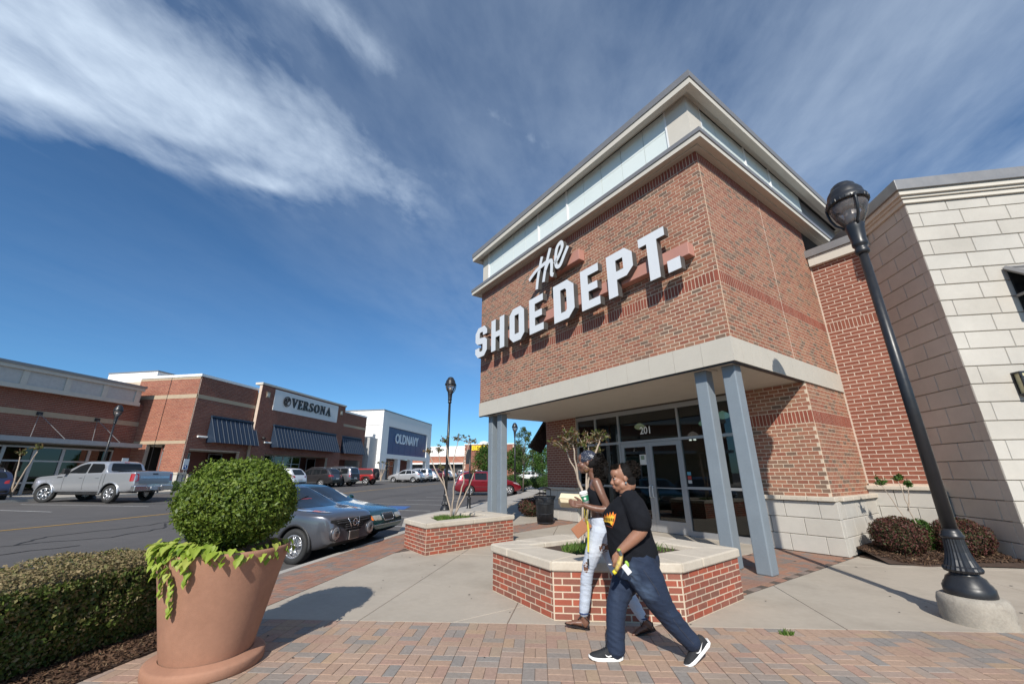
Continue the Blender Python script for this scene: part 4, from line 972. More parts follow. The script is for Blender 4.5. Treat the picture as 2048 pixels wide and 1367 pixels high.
SERIF = {  # 6 x 10 grid
 'V': ([(0, 10), (0, 9.4), (.7, 9.2), (3.9, 0), (4.5, 0), (7.5, 9.2), (8.2, 9.4), (8.2, 10), (5.4, 10), (5.4, 9.4), (6.4, 9.2), (4.75, 3.4), (2.9, 9.2), (3.8, 9.4), (3.8, 10)], []),
 'E': ([(0, 0), (6.2, 0), (6.4, 2.6), (5.8, 2.6), (5.2, .8), (2.9, .8), (2.9, 4.6), (4.0, 4.6), (4.3, 3.5), (4.8, 3.5), (4.8, 6.6), (4.3, 6.6), (4.0, 5.5), (2.9, 5.5), (2.9, 9.2), (5.0, 9.2), (5.6, 7.6), (6.1, 7.6), (6.0, 10), (0, 10), (0, 9.4), (.9, 9.2), (.9, .8), (0, .6)], []),
 'R': ([(0, 0), (3.9, 0), (3.9, .6), (2.9, .8), (2.9, 4.5), (3.4, 4.5), (5.4, .6), (6.2, 0), (8.0, 0), (8.0, .6), (7.3, .8), (5.2, 4.7), (6.4, 5.6), (6.7, 7.3), (6.3, 9), (5.0, 10), (0, 10), (0, 9.4), (.9, 9.2), (.9, .8), (0, .6)], [[(2.9, 5.4), (4.0, 5.5), (4.6, 6.3), (4.7, 7.5), (4.4, 8.7), (3.7, 9.2), (2.9, 9.2)]]),
 'S': ([(0, .3), (2.6, -.1), (4.6, .4), (5.8, 2), (5.6, 4), (4.2, 5.4), (2.4, 6.6), (2.0, 7.7), (2.5, 8.9), (3.4, 9.2), (4.4, 8.6), (4.9, 7.2), (5.4, 7.2), (5.3, 9.7), (3.4, 10.1), (1.4, 9.7), (.3, 8.2), (.4, 6.3), (1.6, 5), (3.4, 3.8), (3.9, 2.5), (3.4, 1.1), (2.4, .8), (1.2, 1.4), (.6, 3.1), (0, 3.1)], []),
 'O': ([(4, -.1), (6.4, .8), (7.8, 3), (7.8, 7), (6.4, 9.2), (4, 10.1), (1.6, 9.2), (.2, 7), (.2, 3), (1.6, .8)], [[(4, .8), (5.2, 1.8), (5.7, 5), (5.2, 8.2), (4, 9.2), (2.8, 8.2), (2.3, 5), (2.8, 1.8)]]),
 'N': ([(0, 0), (3, 0), (3, .6), (2.1, .8), (2.1, 7.6), (6.6, 0), (7.4, 0), (7.4, 9.2), (8.4, 9.4), (8.4, 10), (5.4, 10), (5.4, 9.4), (6.4, 9.2), (6.4, 3.6), (2.7, 10), (0, 10), (0, 9.4), (1.1, 9.0), (1.1, .8), (0, .6)], []),
 'A': ([(0, 0), (2.7, 0), (2.7, .6), (1.9, .8), (2.5, 2.8), (5.1, 2.8), (5.7, .8), (4.8, .6), (4.8, 0), (8.6, 0), (8.6, .6), (7.8, .8), (4.9, 10), (4.0, 10), (.7, .8), (0, .6)], [[(2.8, 3.7), (4.8, 3.7), (3.8, 7.2)]]),
}
vs_ = thing('shop_sign', 'black serif VERSONA lettering with a round monogram on white board', 'sign', (FX+.41, 41.2, 8.0), R(90), 'shop signs across the street')
for ch, y, w in (('V', 38.0, .95), ('E', 39.05, .72), ('R', 39.9, .92), ('S', 40.95, .68), ('O', 41.8, .98), ('N', 42.95, .95), ('A', 44.05, 1.02)):
    o_, h_ = SERIF[ch]; W0 = max(p[0] for p in o_)
    letter_mb([(p[0]*w/W0, p[1]*.098) for p in o_], [[(p[0]*w/W0, p[1]*.098) for p in h] for h in h_], .1).build('letter', [INK, INK], vs_, (y-41.2, -.11, .30-.004*(y-38)))
ring = MB()
for r_ in (.50,):
    ring.tube([(r_*math.cos(a), -.06, r_*.98*math.sin(a)) for a in np.linspace(0, 6.2832, 25)], .045, 6, cap=False)
ring.tube([(.34*math.cos(a), -.06, .34*math.sin(a)) for a in np.linspace(.4, 5.2, 20)], .05, 6); ring.tube([(-.22, -.06, .25), (-.02, -.06, -.24), (.24, -.06, .3), (.30, -.06, .1)], .06, 6); ring.tube([(-.36, -.06, .02), (.0, -.06, .1), (.36, -.06, .36)], .03, 6)
ring.build('monogram', INK, vs_, (37.32-41.2, -.02, .78))
# shaded brick building on the far left, with its glass front and suspended canopy
def shaded_shop():
    X = -36.
    root = thing('shaded_shop', 'low brick building in shade with pale cornice and long suspended canopy', 'shop', (X, 20, .25))
    a, b_ = -22., 7.6
    far_wall(root, 'front_wall', (0, a), (0, b_), 3.6, 6.8, bands=[(5.03, 5.38)])
    MB().box(-.9, -.2, a, b_, 0, 3.6).build('shop_wall', M('shop interior wall', (.20, .17, .12), .9, var=.4, vs=.5), root)
    MB().box(-.3, .0, 6.35, b_, 0, 3.6).build('pier', M('shaded brick pier', (.25, .095, .065), .9), root)
    for i in range(13):
        y = 6.3-(i+1)*1.55
        if y < a: break
        f = MB(); f.box(-.05, .06, y, y+.09, 0, 3.1); f.box(-.05, .06, y+1.46, y+1.55, 0, 3.1)
        for z in (0, .75, 2.12, 3.0): f.box(-.04, .05, y+.09, y+1.46, z, z+.1)
        w = f.build('window', ALU, root); MB().box(-.01, .01, y+.09, y+1.46, .1, 3.0).build('pane', GLASS_FAR, w)
    MB().box(.55, .62, a, b_-.9, 6.7, 7.75).build('parapet_panel', M('grey stucco', (.50, .48, .45), .8), root)
    MB().box(-.5, .56, a, b_-.9, 6.62, 6.72).build('parapet_soffit', TRIM_LT, root)
    for i in range(9): y = 6.4-i*2.3; MB().box(.6, .68, y-.16, y+.16, 6.7, 7.75).build('pilaster', TRIM_LT, root)
    MB().box(.5, .70, a, b_-.85, 6.55, 6.82).build('trim', TRIM_LT, root); MB().box(.3, .78, a, b_-.8, 7.75, 7.98).build('trim', TRIM_LT, root); MB().box(-4, .86, a, b_-.75, 7.98, 8.15).build('roof_edge', METAL_GREY, root)
    cn = MB().box(.03, 1.6, a, b_-.5, 3.28, 3.58).build('canopy', M('grey canopy metal', (.33, .34, .35), .5, .2), root)
    for i in range(6):
        y = 4.6-i*3.4; p = MB().box(.0, .1, y-.15, y+.15, 5.1, 5.32).build('rod_plate', INK, root)
        MB().tube([(.06, y, 5.2), (1.5, y-.9, 3.58)], .02, 5).build('rod', METAL_GREY, p); MB().tube([(.06, y, 5.2), (1.5, y+.9, 3.58)], .02, 5).build('rod', METAL_GREY, p)
    MB().box(-15, -1.0, a, b_, 0, 7.9).build('roof_mass', METAL_GREY, root)
shaded_shop()
wb = thing('roof_unit', 'plain white box wall rising behind the brick roof lines', 'roof box', (-39.2, 28.4, 9.0))
MB().box(-2.6, 2.65, 0, 3, -1.6, 1.15).build('box_wall', WHITE_W, wb); MB().box(-2.65, 2.7, -.04, 3, 1.15, 1.25).build('box_coping', METAL_GREY, wb)
# white shop with the blue sign field
def white_shop():
    X, Y0 = -30., 57.6
    root = thing('white_shop', 'tall white shop front with a deep blue sign field', 'shop', (X, Y0, .5))
    L_ = 20.4; Ht = 10.35
    b = MB(); b.box(-.6, 0, 0, 2.1, 0, Ht); b.box(-.6, 0, L_-2.1, L_, 0, Ht); b.box(-.6, 0, 2.1, L_-2.1, 8.15, Ht); b.box(-.6, 0, 2.1, L_-2.1, 3.3, 3.95)
    b.build('front_frame', WHITE_W, root)
    MB().box(-7.5, -.6, .02, .5, 0, Ht).build('side_wall', WHITE_W, root)
    for z in (8.1,): MB().box(-7.5, .01, -.01, .03, z, z+.04).build('wall_joint', METAL_GREY, root)
    MB().box(-22, -.5, .5, L_, 3.6, Ht-.1).build('roof_mass', WHITE_W, root)
    MB().box(-7.6, .05, -.05, L_+.05, Ht, Ht+.16).build('roof_coping', METAL_GREY, root)
    n = 7; w = (L_-4.2)/n
    for i in range(n): MB().box(-.5, -.25, 2.1+i*w+.02, 2.1+(i+1)*w-.02, 3.95, 8.15).build('blue_panel', M('deep blue panel', (.016, .045, .155), .45, var=.04), root)
    MB().box(-.5, -.28, 2.1, L_-2.1, 3.95, 8.15).build('panel_gap', INK, root)
    MB().box(-3.2, -3.0, 2.1, L_-2.1, 0, 3.4).build('back_wall', M('porch brick wall', (.20, .075, .055), .9), root)
    for y in (6.3, 11.3): MB().box(-.7, -.05, y, y+.9, 0, 3.3).build('porch_post', WHITE_W, root)
    glazing(root, -2.9, 2.4, 6.2, 0, 3.2, 2, (2.3,)); glazing(root, -2.9, 7.6, 10.6, 0, 3.2, 2, (2.3,))
    MB().box(-.7, .06, -.06, 2.16, 0, 1.55).build('plinth', M('grey block plinth', (.36, .35, .34), .9), root); MB().box(-.75, .1, -.1, 2.2, 1.55, 1.68).build('plinth_cap', CAPSTONE, root)
    MB().box(-5.9, -.62, -2.3, .0, 0, 6.1).build('grey_annex', M('pale grey stucco', (.42, .42, .42), .85), root)
    glazing(root, -.7, -2.2, -.1, 0, 3.0, 1)
    return root
white_shop()
on = thing('shop_sign', 'white tall OLD NAVY letters on the blue sign field', 'sign', (-30.24, 67.0, 6.05), R(90), 'shop signs across the street')
for wd, cx in (('OLD', -2.4), ('NAVY', 2.35)):
    t = text_mb(wd, 2.15, .2, bold=.035, xs=.92); t.build('lettering', M('white channel letter', (.78, .80, .82), .4), on, (cx, -.12, .25))
# big box shop closing the street
def end_shop():
    root = thing('end_shop', 'distant white and brick shop with yellow lettering at the street end', 'shop', (-29.3, 100, .45))
    far_wall(root, 'front_wall', (-14, 0), (.3, 0), 0, 5.2, bh=.2, bl=.6, mat=FAR_BRICK2)
    MB().box(-14, .2, -.1, 3, 5.2, 7.65).build('white_wall', WHITE_W, root)
    for i in range(5): MB().box(-13+i*2.9, -12.97+i*2.9, -.115, -.09, 5.2, 7.65).build('wall_joint', METAL_GREY, root)
    MB().box(-14, .2, -1.6, 0, 3.3, 3.65).build('canopy', WHITE_W, root); MB().box(-14, .2, -.3, -.02, 0, 3.3).build('shop_front', FRAME_D, root)
    far_wall(root, 'tower_front', (.2, -1.2), (12.6, -1.2), 0, 7.85, bh=.2, bl=.6); far_wall(root, 'tower_side', (12.6, -1.2), (12.6, 12), 0, 7.85, bh=.2, bl=.6); far_wall(root, 'tower_side', (.2, 4), (.2, -1.2), 0, 7.85, bh=.2, bl=.6)
    for q in ((.1, 12.7, -1.3, -.9), (12.4, 12.7, -.9, 12)): MB().box(*q, 7.85, 8.05).build('white_coping', WHITE_P, root)
    MB().box(.5, 12.3, -.8, 12, 5, 7.8).build('roof_mass', METAL_GREY, root)
    MB().lathe([(1.1, 7.9), (1.3, 8.0), (1.35, 8.35), (1.1, 8.5), (1.15, 8.75), (.5, 8.95), (.2, 9.0), (0, 9.0)], 20).build('roof_vent', WHITE_P, root, (4.1, 3, 0), smooth=True)
    return root
end_shop()
bb = thing('shop_sign', 'bright yellow BEST BUY letters on the distant brick shop', 'sign', (-22.9, 98.7, 7.0), 0, 'shop signs across the street')
YEL = M('yellow channel letter', (.80, .56, .02), .45, var=.03)
for wd, cx in (('BEST', -2.55), ('BUY', 2.4)): text_mb(wd, 1.52, .25, bold=.075, xs=1.12).build('lettering', YEL, bb, (cx, -.15, 0))
fb = thing('far_building', 'small pale building beyond the trees under the awning', 'building', (-5.3, 112, .2))
MB().box(-3, 12, 0, 6, 0, 6.9).build('wall', M('pale far wall', (.62, .62, .60), .8), fb); MB().box(-3.2, 12.2, -.2, 6, 6.9, 7.2).build('roof_edge', WHITE_P, fb); MB().box(.5, 2.2, -.05, .1, 3.9, 5.4).build('window', FRAME_D, fb)
def acc_sign(label, loc):
    t = thing('parking_sign', label, 'sign', loc, R(90), 'accessible parking signs')
    MB().tube([(0, .02, 0), (0, .02, 2.2)], .03, 6).build('post', METAL_GREY, t)
    MB().box(-.2, .2, -.02, 0, 1.5, 2.25).build('sign_plate', WHITE_P, t); MB().box(-.13, .13, -.025, -.015, 1.55, 1.82).build('blue_square', LINE_B, t)
    MB().tube([(-.04, -.03, 1.78), (-.03, -.03, 1.68), (.03, -.03, 1.67), (.07, -.03, 1.59)], .015, 5).build('figure', WHITE_P, t)
acc_sign('white and blue accessible parking sign behind the silver pickup cab', (-30.8, 23.4, .35)); acc_sign('white and blue accessible parking sign in the shaded shop entrance', (-28.3, 25.6, .35))
# ---------------------------------------------------------------- the wing beyond the shop with its awning
wing = thing('shop_wing', 'brick shop wing beyond the shoe shop pier, mostly hidden', 'shop', (-1.3, 15.5, 0))
far_wall(wing, 'side_wall', (0, 26), (0, .2), 0, 6)
MB().box(.1, 9, .2, 26, 0, 5.9).build('wing_mass', MORTAR, wing)
aw.location = (-1.3, 16.5, 0); aw.rotation_euler = (0, 0, 0)
for c_ in list(aw.children): drop(c_)
def awn_pt(t, s): return (-.06-.82*t, s, 3.75-1.27*t)
b = MB(); q = [awn_pt(0, 0), awn_pt(1, 0), awn_pt(1, 4.7), awn_pt(0, 4.7)]
b.add([*q, *[(p[0]-.04, p[1], p[2]+.03) for p in q]], [(0, 1, 2, 3), (7, 6, 5, 4), (0, 4, 5, 1), (1, 5, 6, 2), (2, 6, 7, 3)]); b.build('awning_sheet', BLACK_P, aw)
for i in range(10): s_ = .1+i*.5; MB().tube([awn_pt(0, s_), awn_pt(1, s_)], .03, 5).build('rib', M('awning rib', (.075, .07, .065), .5), aw)

# ---------------------------------------------------------------- vehicles
def paint(name, col, met=.55, rough=.32):
    if name in MATS: return MATS[name]
    m = bpy.data.materials.new(name); m.use_nodes = True; t = NT(m.node_tree); b = m.node_tree.nodes['Principled BSDF']
    g = t.n('ShaderNodeNewGeometry').outputs['Position']
    b.inputs['Base Color'].default_value = (*col, 1); b.inputs['Metallic'].default_value = met; b.inputs['Coat Weight'].default_value = 1; b.inputs['Coat Roughness'].default_value = .05
    b.inputs['Roughness'].default_value = rough
    c = t.mix(t.mapr(t.noise(g, 2.2, 6, .7), .55, 1.0, 0, .06), tuple(col), (.24, .215, .185)); t.l(c, b.inputs['Base Color'])
    MATS[name] = m; return m
CHROME = M('bright trim', (.62, .62, .63), .16, .9, var=0)
PLASTIC = M('black car plastic', (.02, .02, .021), .55, var=.1)
WELL = M('wheel well', (.006, .006, .006), .9, var=0)
TAIL_R = M('red tail lamp', (.36, .012, .014), .12, var=.1, vs=30, coat=1)
LAMP_C = M('clear lamp lens', (.55, .56, .58), .1, .35, var=.3, vs=35, coat=1)
LAMP_O = M('orange indicator lens', (.75, .17, .02), .15, var=.05, coat=1)
PLATE = M('number plate', (.55, .56, .56), .5, var=.25, vs=50)
ALLOY = M('alloy rim', (.50, .50, .51), .28, .75, var=.05)
def interp(tab, s):
    if s <= tab[0][0]: return tab[0][1]
    for (a, va), (b, vb) in zip(tab, tab[1:]):
        if s <= b: return va+(vb-va)*(s-a)/(b-a)
    return tab[-1][1]
def smooth(tab, s, w=.05): return sum(interp(tab, s+d*w)*k for d, k in ((-1.5, .12), (-.75, .23), (0, .30), (.75, .23), (1.5, .12)))
def tri_poly(poly, step):
    pts = []
    for i, p in enumerate(poly):
        q = poly[(i+1) % len(poly)]; k = max(1, int(math.dist(p, q)/step)); pts += [(p[0]+(q[0]-p[0])*j/k, p[1]+(q[1]-p[1])*j/k) for j in range(k)]
    n = len(pts)
    def ins(x, y):
        c = False
        for i in range(n):
            (x1, y1), (x2, y2) = pts[i], pts[i-1]
            if (y1 > y) != (y2 > y) and x < (x2-x1)*(y-y1)/(y2-y1)+x1: c = not c
        return c
    xs = [p[0] for p in pts]; ys = [p[1] for p in pts]; gp = []
    x = min(xs)+step/2
    while x < max(xs):
        y = min(ys)+step/2
        while y < max(ys):
            if ins(x, y) and min(math.dist((x, y), p) for p in pts) > step*.45: gp.append((x, y))
            y += step
        x += step
    v, e, f, *_ = geometry.delaunay_2d_cdt([Vector(p) for p in pts+gp], [(i, (i+1) % n) for i in range(n)], [], 0, 1e-5)
    return v, [t for t in f if ins(sum(v[i].x for i in t)/3, sum(v[i].y for i in t)/3)]
def rounded(poly, r=.05, k=3):
    out = []
    n = len(poly)
    for i in range(n):
        p, a, b = Vector(poly[i]), Vector(poly[i-1]), Vector(poly[(i+1) % n])
        ra = min(r, (a-p).length*.45); rb = min(r, (b-p).length*.45); p0 = p+(a-p).normalized()*ra; p1 = p+(b-p).normalized()*rb
        for j in range(k+1): t = j/k; out.append(tuple(p0*(1-t)**2+p*2*t*(1-t)+p1*t*t))
    return out
class Car:
    """body drawn from a side profile; windows, lamps and seams are laid onto its surface"""
    def __init__(s, name, label, group, loc, head, sp, mat, k=1.0):
        s.sp = sp; s.mat = mat; s.root = thing(name, label, sp.get('cat', 'car'), loc, head, group); s.root.scale = (k, k, k)
        s.nose = sp['wb']/2+sp['fo']; s.L = sp['L']; s.build()
    def X(s, d): return s.nose-d
    def half(s, d):
        sp = s.sp; L, w = s.L, sp['W']/2; f = sp.get('nr', .9)
        a = max(0, 1-d/f); b_ = max(0, 1-(L-d)/sp.get('tr', .7))
        return w*(1-sp.get('nt', .24)*a**2.2-sp.get('tt', .12)*b_**2.2)
    def build(s):
        sp = s.sp; L = s.L; top, belt = sp['top'], sp['belt']; zb0 = sp.get('zb', .24)
        ds = sorted(set([0., .02, .05, .1, .16, .24, .34]+list(np.linspace(.45, L-.4, int(L/.11)))+[L-.34, L-.24, L-.15, L-.08, L-.03, L]))
        rows = []
        for d in ds:
            w = s.half(d); zt = smooth(top, d, sp.get('sm', .05)); bl = interp(belt, d); zb = zb0+.16*max(0, 1-d/.55)**2+.14*max(0, 1-(L-d)/.55)**2
            be = min(bl, zt-.02); g = max(0., zt-bl); gg = min(1, g/.12)
            y4 = w*.985; y5 = w*(.955 if gg > .3 else .955)
            tum = sp.get('tum', .30)
            c = [(0, zb), (w*.80, zb), (w*.955, zb+.07), (w*.995, zb+.40*(be-zb)), (w, zb+.62*(be-zb)), (w*.985, be-.045), (y5, be+.0)]
            y6 = y5-.012-tum*g*.80; y7 = y5-.02-tum*g-.05-.02*gg
            hood = [(w*.90, zt-.012), (w*.78, zt+.004), (w*.45, zt+.022), (0, zt+.03)]
            gh = [(y6, be+.80*g), (y7, zt-.022), (y7-.16, zt+.004), (0, zt+.022)]
            c += [(h[0]*(1-gg)+q[0]*gg, h[1]*(1-gg)+q[1]*gg) for h, q in zip(hood, gh)]
            P = []   # rounded resample
            for i in range(len(c)-1):
                p0, p1, p2, p3 = [Vector(c[max(0, min(len(c)-1, i+j))]) for j in (-1, 0, 1, 2)]
                for t in (0, .34, .67):
                    q = p1.lerp(p2, t); cr = .5*((2*p1)+(p2-p0)*t+(2*p0-5*p1+4*p2-p3)*t*t+(3*p1-p0-3*p2+p3)*t**3); P.append(q.lerp(cr, .8))
            P.append(Vector(c[-1])); rows.append(P)
        V = []; n = len(rows[0])
        for d, P in zip(ds, rows):
            for p in P: V.append((s.X(d), p.x, p.y))
            for p in P[-2:0:-1]: V.append((s.X(d), -p.x, p.y))
        m = 2*n-2; F_ = [(i*m+j, i*m+(j+1) % m, (i+1)*m+(j+1) % m, (i+1)*m+j) for i in range(len(ds)-1) for j in range(m)]
        b = MB(); b.add(V, F_); b.add([], [])
        b.f += [tuple(range(m-1, -1, -1)), tuple(range((len(ds)-1)*m, len(ds)*m))]; b.m += [0, 0]; b.t += [0., 0.]
        o = b.build('body', [s.mat, WELL], None)
        bm = bmesh.new(); bm.from_mesh(o.data); bmesh.ops.recalc_face_normals(bm, faces=bm.faces); bm.to_mesh(o.data); bm.free()
        r = sp['r']; cut = []
        for x in (sp['wb']/2, -sp['wb']/2):
            c = MB(); k = 24; R_ = r*sp.get('arch', 1.16)
            for sd in (-1, 1):
                y0, y1 = (sp['W']/2-.36, sp['W']/2+.2); y0, y1 = (y0, y1) if sd > 0 else (-y1, -y0)
                vs = []
                for y in (y0, y1): vs += [(x+R_*math.cos(2*math.pi*j/k), y, r+R_*math.sin(2*math.pi*j/k)) for j in range(k)]
                c.add(vs, [(j, k+j, k+(j+1) % k, (j+1) % k) for j in range(k)]+[tuple(range(k)), tuple(range(2*k-1, k-1, -1))])
            co = c.build('cut', WELL, None); bm = bmesh.new(); bm.from_mesh(co.data); bmesh.ops.recalc_face_normals(bm, faces=bm.faces); bm.to_mesh(co.data); bm.free(); cut.append(co)
        for bx in sp.get('boxcut', ()): cut.append(MB().box(s.X(bx[1]), s.X(bx[0]), -bx[2], bx[2], bx[3], bx[4]).build('cut', WELL, None))
        for co in cut: md = o.modifiers.new('b', 'BOOLEAN'); md.operation = 'DIFFERENCE'; md.object = co; md.solver = 'EXACT'; md.material_mode = 'TRANSFER'
        me = evaluated(o); drop(o); [drop(c) for c in cut]
        s.bvh = BVHTree.FromPolygons([v.co for v in me.vertices], [tuple(p.vertices) for p in me.polygons])
        bm = bmesh.new(); bm.from_mesh(me)
        for e in bm.edges: e.smooth = not (len(e.link_faces) == 2 and e.calc_face_angle(0) > R(38))
        for f in bm.faces: f.smooth = True
        bm.to_mesh(me); bm.free(); me.update()
        s.body = child('body', me, s.root)
    def hit(s, kind, a, b):
        if kind == 'R': h = s.bvh.ray_cast(Vector((s.X(a), -3, b)), Vector((0, 1, 0)))
        elif kind == 'L': h = s.bvh.ray_cast(Vector((s.X(a), 3, b)), Vector((0, -1, 0)))
        elif kind == 'F': h = s.bvh.ray_cast(Vector((9, a, b)), Vector((-1, 0, 0)))
        elif kind == 'B': h = s.bvh.ray_cast(Vector((-9, a, b)), Vector((1, 0, 0)))
        else: h = s.bvh.ray_cast(Vector((s.X(a), b, 9)), Vector((0, 0, -1)))
        return h
    def decal(s, name, kind, poly, mat, off=.005, step=.11, parent=None, rr=.05):
        v, f = tri_poly(rounded(poly, rr) if rr else poly, step); P = []; ok = []
        for p in v:
            h = s.hit(kind, p.x, p.y)
            if h[0] is None: P.append(Vector()); ok.append(False)
            else: P.append(h[0]+h[1]*off); ok.append(True)
        fs = [tuple(t) for t in f if all(ok[i] for i in t)]
        if not fs: return None
        b = MB(); b.add(P, fs); o = b.build(name, mat, parent or s.root, smooth=True); bm = bmesh.new(); bm.from_mesh(o.data); bmesh.ops.recalc_face_normals(bm, faces=bm.faces)
        d = {'R': Vector((0, -1, 0)), 'L': Vector((0, 1, 0)), 'F': Vector((1, 0, 0)), 'B': Vector((-1, 0, 0)), 'T': Vector((0, 0, 1))}[kind]
        if sum(q.normal.dot(d) for q in bm.faces) < 0: bmesh.ops.reverse_faces(bm, faces=bm.faces)
        bm.to_mesh(o.data); bm.free(); return o
    def seam(s, name, kind, pts, mat, w=.010, off=.004, rad=False):
        P = []
        for (a, b_), (c, d) in zip(pts, pts[1:]):
            k = max(1, int(math.dist((a, b_), (c, d))/.08))
            for j in range(k+(1 if (c, d) == pts[-1] else 0)):
                h = s.hit(kind, a+(c-a)*j/k, b_+(d-b_)*j/k)
                if h[0] is not None: P.append(h[0]+h[1]*off)
        if len(P) > 1: return MB().tube(P, w/2, 5).build(name, mat, s.root, smooth=True)
    def wheels(s, style=5, big=1., mat=None, faces='LR'):
        sp = s.sp; r = sp['r']; w = .23
        ty = MB(); prof = [(r*.64, -w*.42), (r*.70, -w*.5), (r*.93, -w*.5), (r*.985, -w*.40), (r, -w*.2), (r, w*.2), (r*.985, w*.40), (r*.93, w*.5), (r*.70, w*.5), (r*.64, w*.42), (r*.62, 0)]
        ty.lathe(prof, 30, cap=False); ty.v = [(x, z, y) for x, y, z in ty.v]; tm = ty.mesh('tyre', BLACK_R, True)
        ri = MB(); ri.lathe([(r*.645, -w*.40), (r*.66, -w*.47), (r*.60, -w*.42), (r*.58, -w*.1)], 30, cap=False); ri.lathe([(r*.13, -w*.44), (r*.14, -w*.30)], 12); ri.v = [(x, z, y) for x, y, z in ri.v]
        for i in range(style):
            a = 2*math.pi*i/style+.3
            for da in ((-.12, .12) if sp.get('twin') else (0,)):
                q = [(r*.10*math.cos(a), -w*.40, r*.10*math.sin(a)), (r*.38*math.cos(a+da), -w*.44, r*.38*math.sin(a+da)), (r*.63*math.cos(a+da*1.2), -w*.38, r*.63*math.sin(a+da*1.2))]
                ri.tube(q, [r*.075*big, r*.07*big, r*.085*big] if not sp.get('twin') else r*.045, 6)
        ri.lathe([(r*.57, -w*.05), (0, -w*.05)], 20, cap=False)
        k = len(ri.v)-40; ri.v[k:] = [(x, -w*.05, y) for x, y, z in ri.v[k:]]
        rm = ri.mesh('rim', mat or ALLOY, True)
        for x in (sp['wb']/2, -sp['wb']/2):
            for sd in (-1, 1):
                wl_ = bpy.data.objects.new('wheel', None); COL.objects.link(wl_); wl_.parent = s.root; wl_.location = (x, sd*(sp['W']/2-w*.55-.01), r)
                rot = 0 if sd < 0 else math.pi
                if x > 0: rot += sp.get('steer', 0)
                wl_.rotation_euler = (0, 0, rot); child('tyre', tm, wl_); child('rim', rm, wl_)
    def both(s, name, poly, mat, **kw):
        for k in 'RL': s.decal(name, k, poly, mat, **kw)
    def pair(s, name, kind, poly, mat, **kw):
        for g in (1, -1): s.decal(name, kind, [(g*p[0], p[1]) for p in poly], mat, **kw)
    def handles(s, ds, z):
        for d in ds:
            for k, sg in (('R', -1), ('L', 1)):
                h = s.hit(k, d, z)
                if h[0] is not None: MB().box(-.10, .10, -.018, .018, -.015, .015).build('door_handle', s.sp.get('hmat', s.mat), s.root, h[0]+h[1]*.018, bev=.008)
    def mirrors(s, d, z, mat=None):
        for k, sg in (('R', -1), ('L', 1)):
            h = s.hit(k, d, z)
            if h[0] is not None: m = MB().ell((0, sg*.11, .05), (.07, .12, .085), 12, 8).build('mirror', mat or s.mat, s.root, h[0], smooth=True)
    def rails(s, d0, d1, y):
        for sg in (1, -1):
            P = []
            for d in np.linspace(d0, d1, 8):
                h = s.hit('T', d, sg*y); P.append(h[0]+Vector((0, 0, .05 if 0 < (d-d0)/(d1-d0) < 1 else 0)))
            MB().tube(P, .018, 6).build('roof_rail', CHROME, s.root, smooth=True)
SUV = dict(L=4.75, W=1.87, wb=2.75, fo=.93, r=.36, zb=.30, cat='suv',
    top=[(0, .62), (.04, .86), (.25, 1.0), (1.05, 1.10), (1.35, 1.18), (2.15, 1.66), (2.5, 1.71), (3.6, 1.69), (4.2, 1.62), (4.58, 1.20), (4.70, .95), (4.75, .62)],
    belt=[(0, 1.0), (1.3, 1.02), (3.2, 1.09), (4.3, 1.18), (4.75, 1.3)], tum=.30, tr=.8, tt=.14)
SUV_SIDE = [[(1.62, 1.09), (2.28, 1.53), (2.62, 1.57), (2.62, 1.09)], [(2.70, 1.09), (2.70, 1.57), (3.45, 1.55), (3.45, 1.12)], [(3.53, 1.13), (3.53, 1.545), (4.02, 1.50), (4.22, 1.22)]]
BOXY = dict(L=4.7, W=1.88, wb=2.75, fo=.88, r=.38, zb=.36, cat='suv', tum=.20, tr=.45, tt=.08, sm=.035,
    top=[(0, .7), (.03, 1.0), (.2, 1.08), (1.2, 1.17), (1.45, 1.24), (2.1, 1.76), (2.4, 1.83), (4.3, 1.82), (4.5, 1.76), (4.62, 1.2), (4.69, .95), (4.7, .65)],
    belt=[(0, 1.1), (1.4, 1.13), (4.7, 1.16)])
BOXY_SIDE = [[(1.72, 1.18), (2.3, 1.66), (2.62, 1.70), (2.62, 1.18)], [(2.7, 1.18), (2.7, 1.70), (3.4, 1.70), (3.4, 1.18)], [(3.5, 1.18), (3.5, 1.69), (4.25, 1.66), (4.3, 1.2)]]
GRP = 'cars parked across the street'
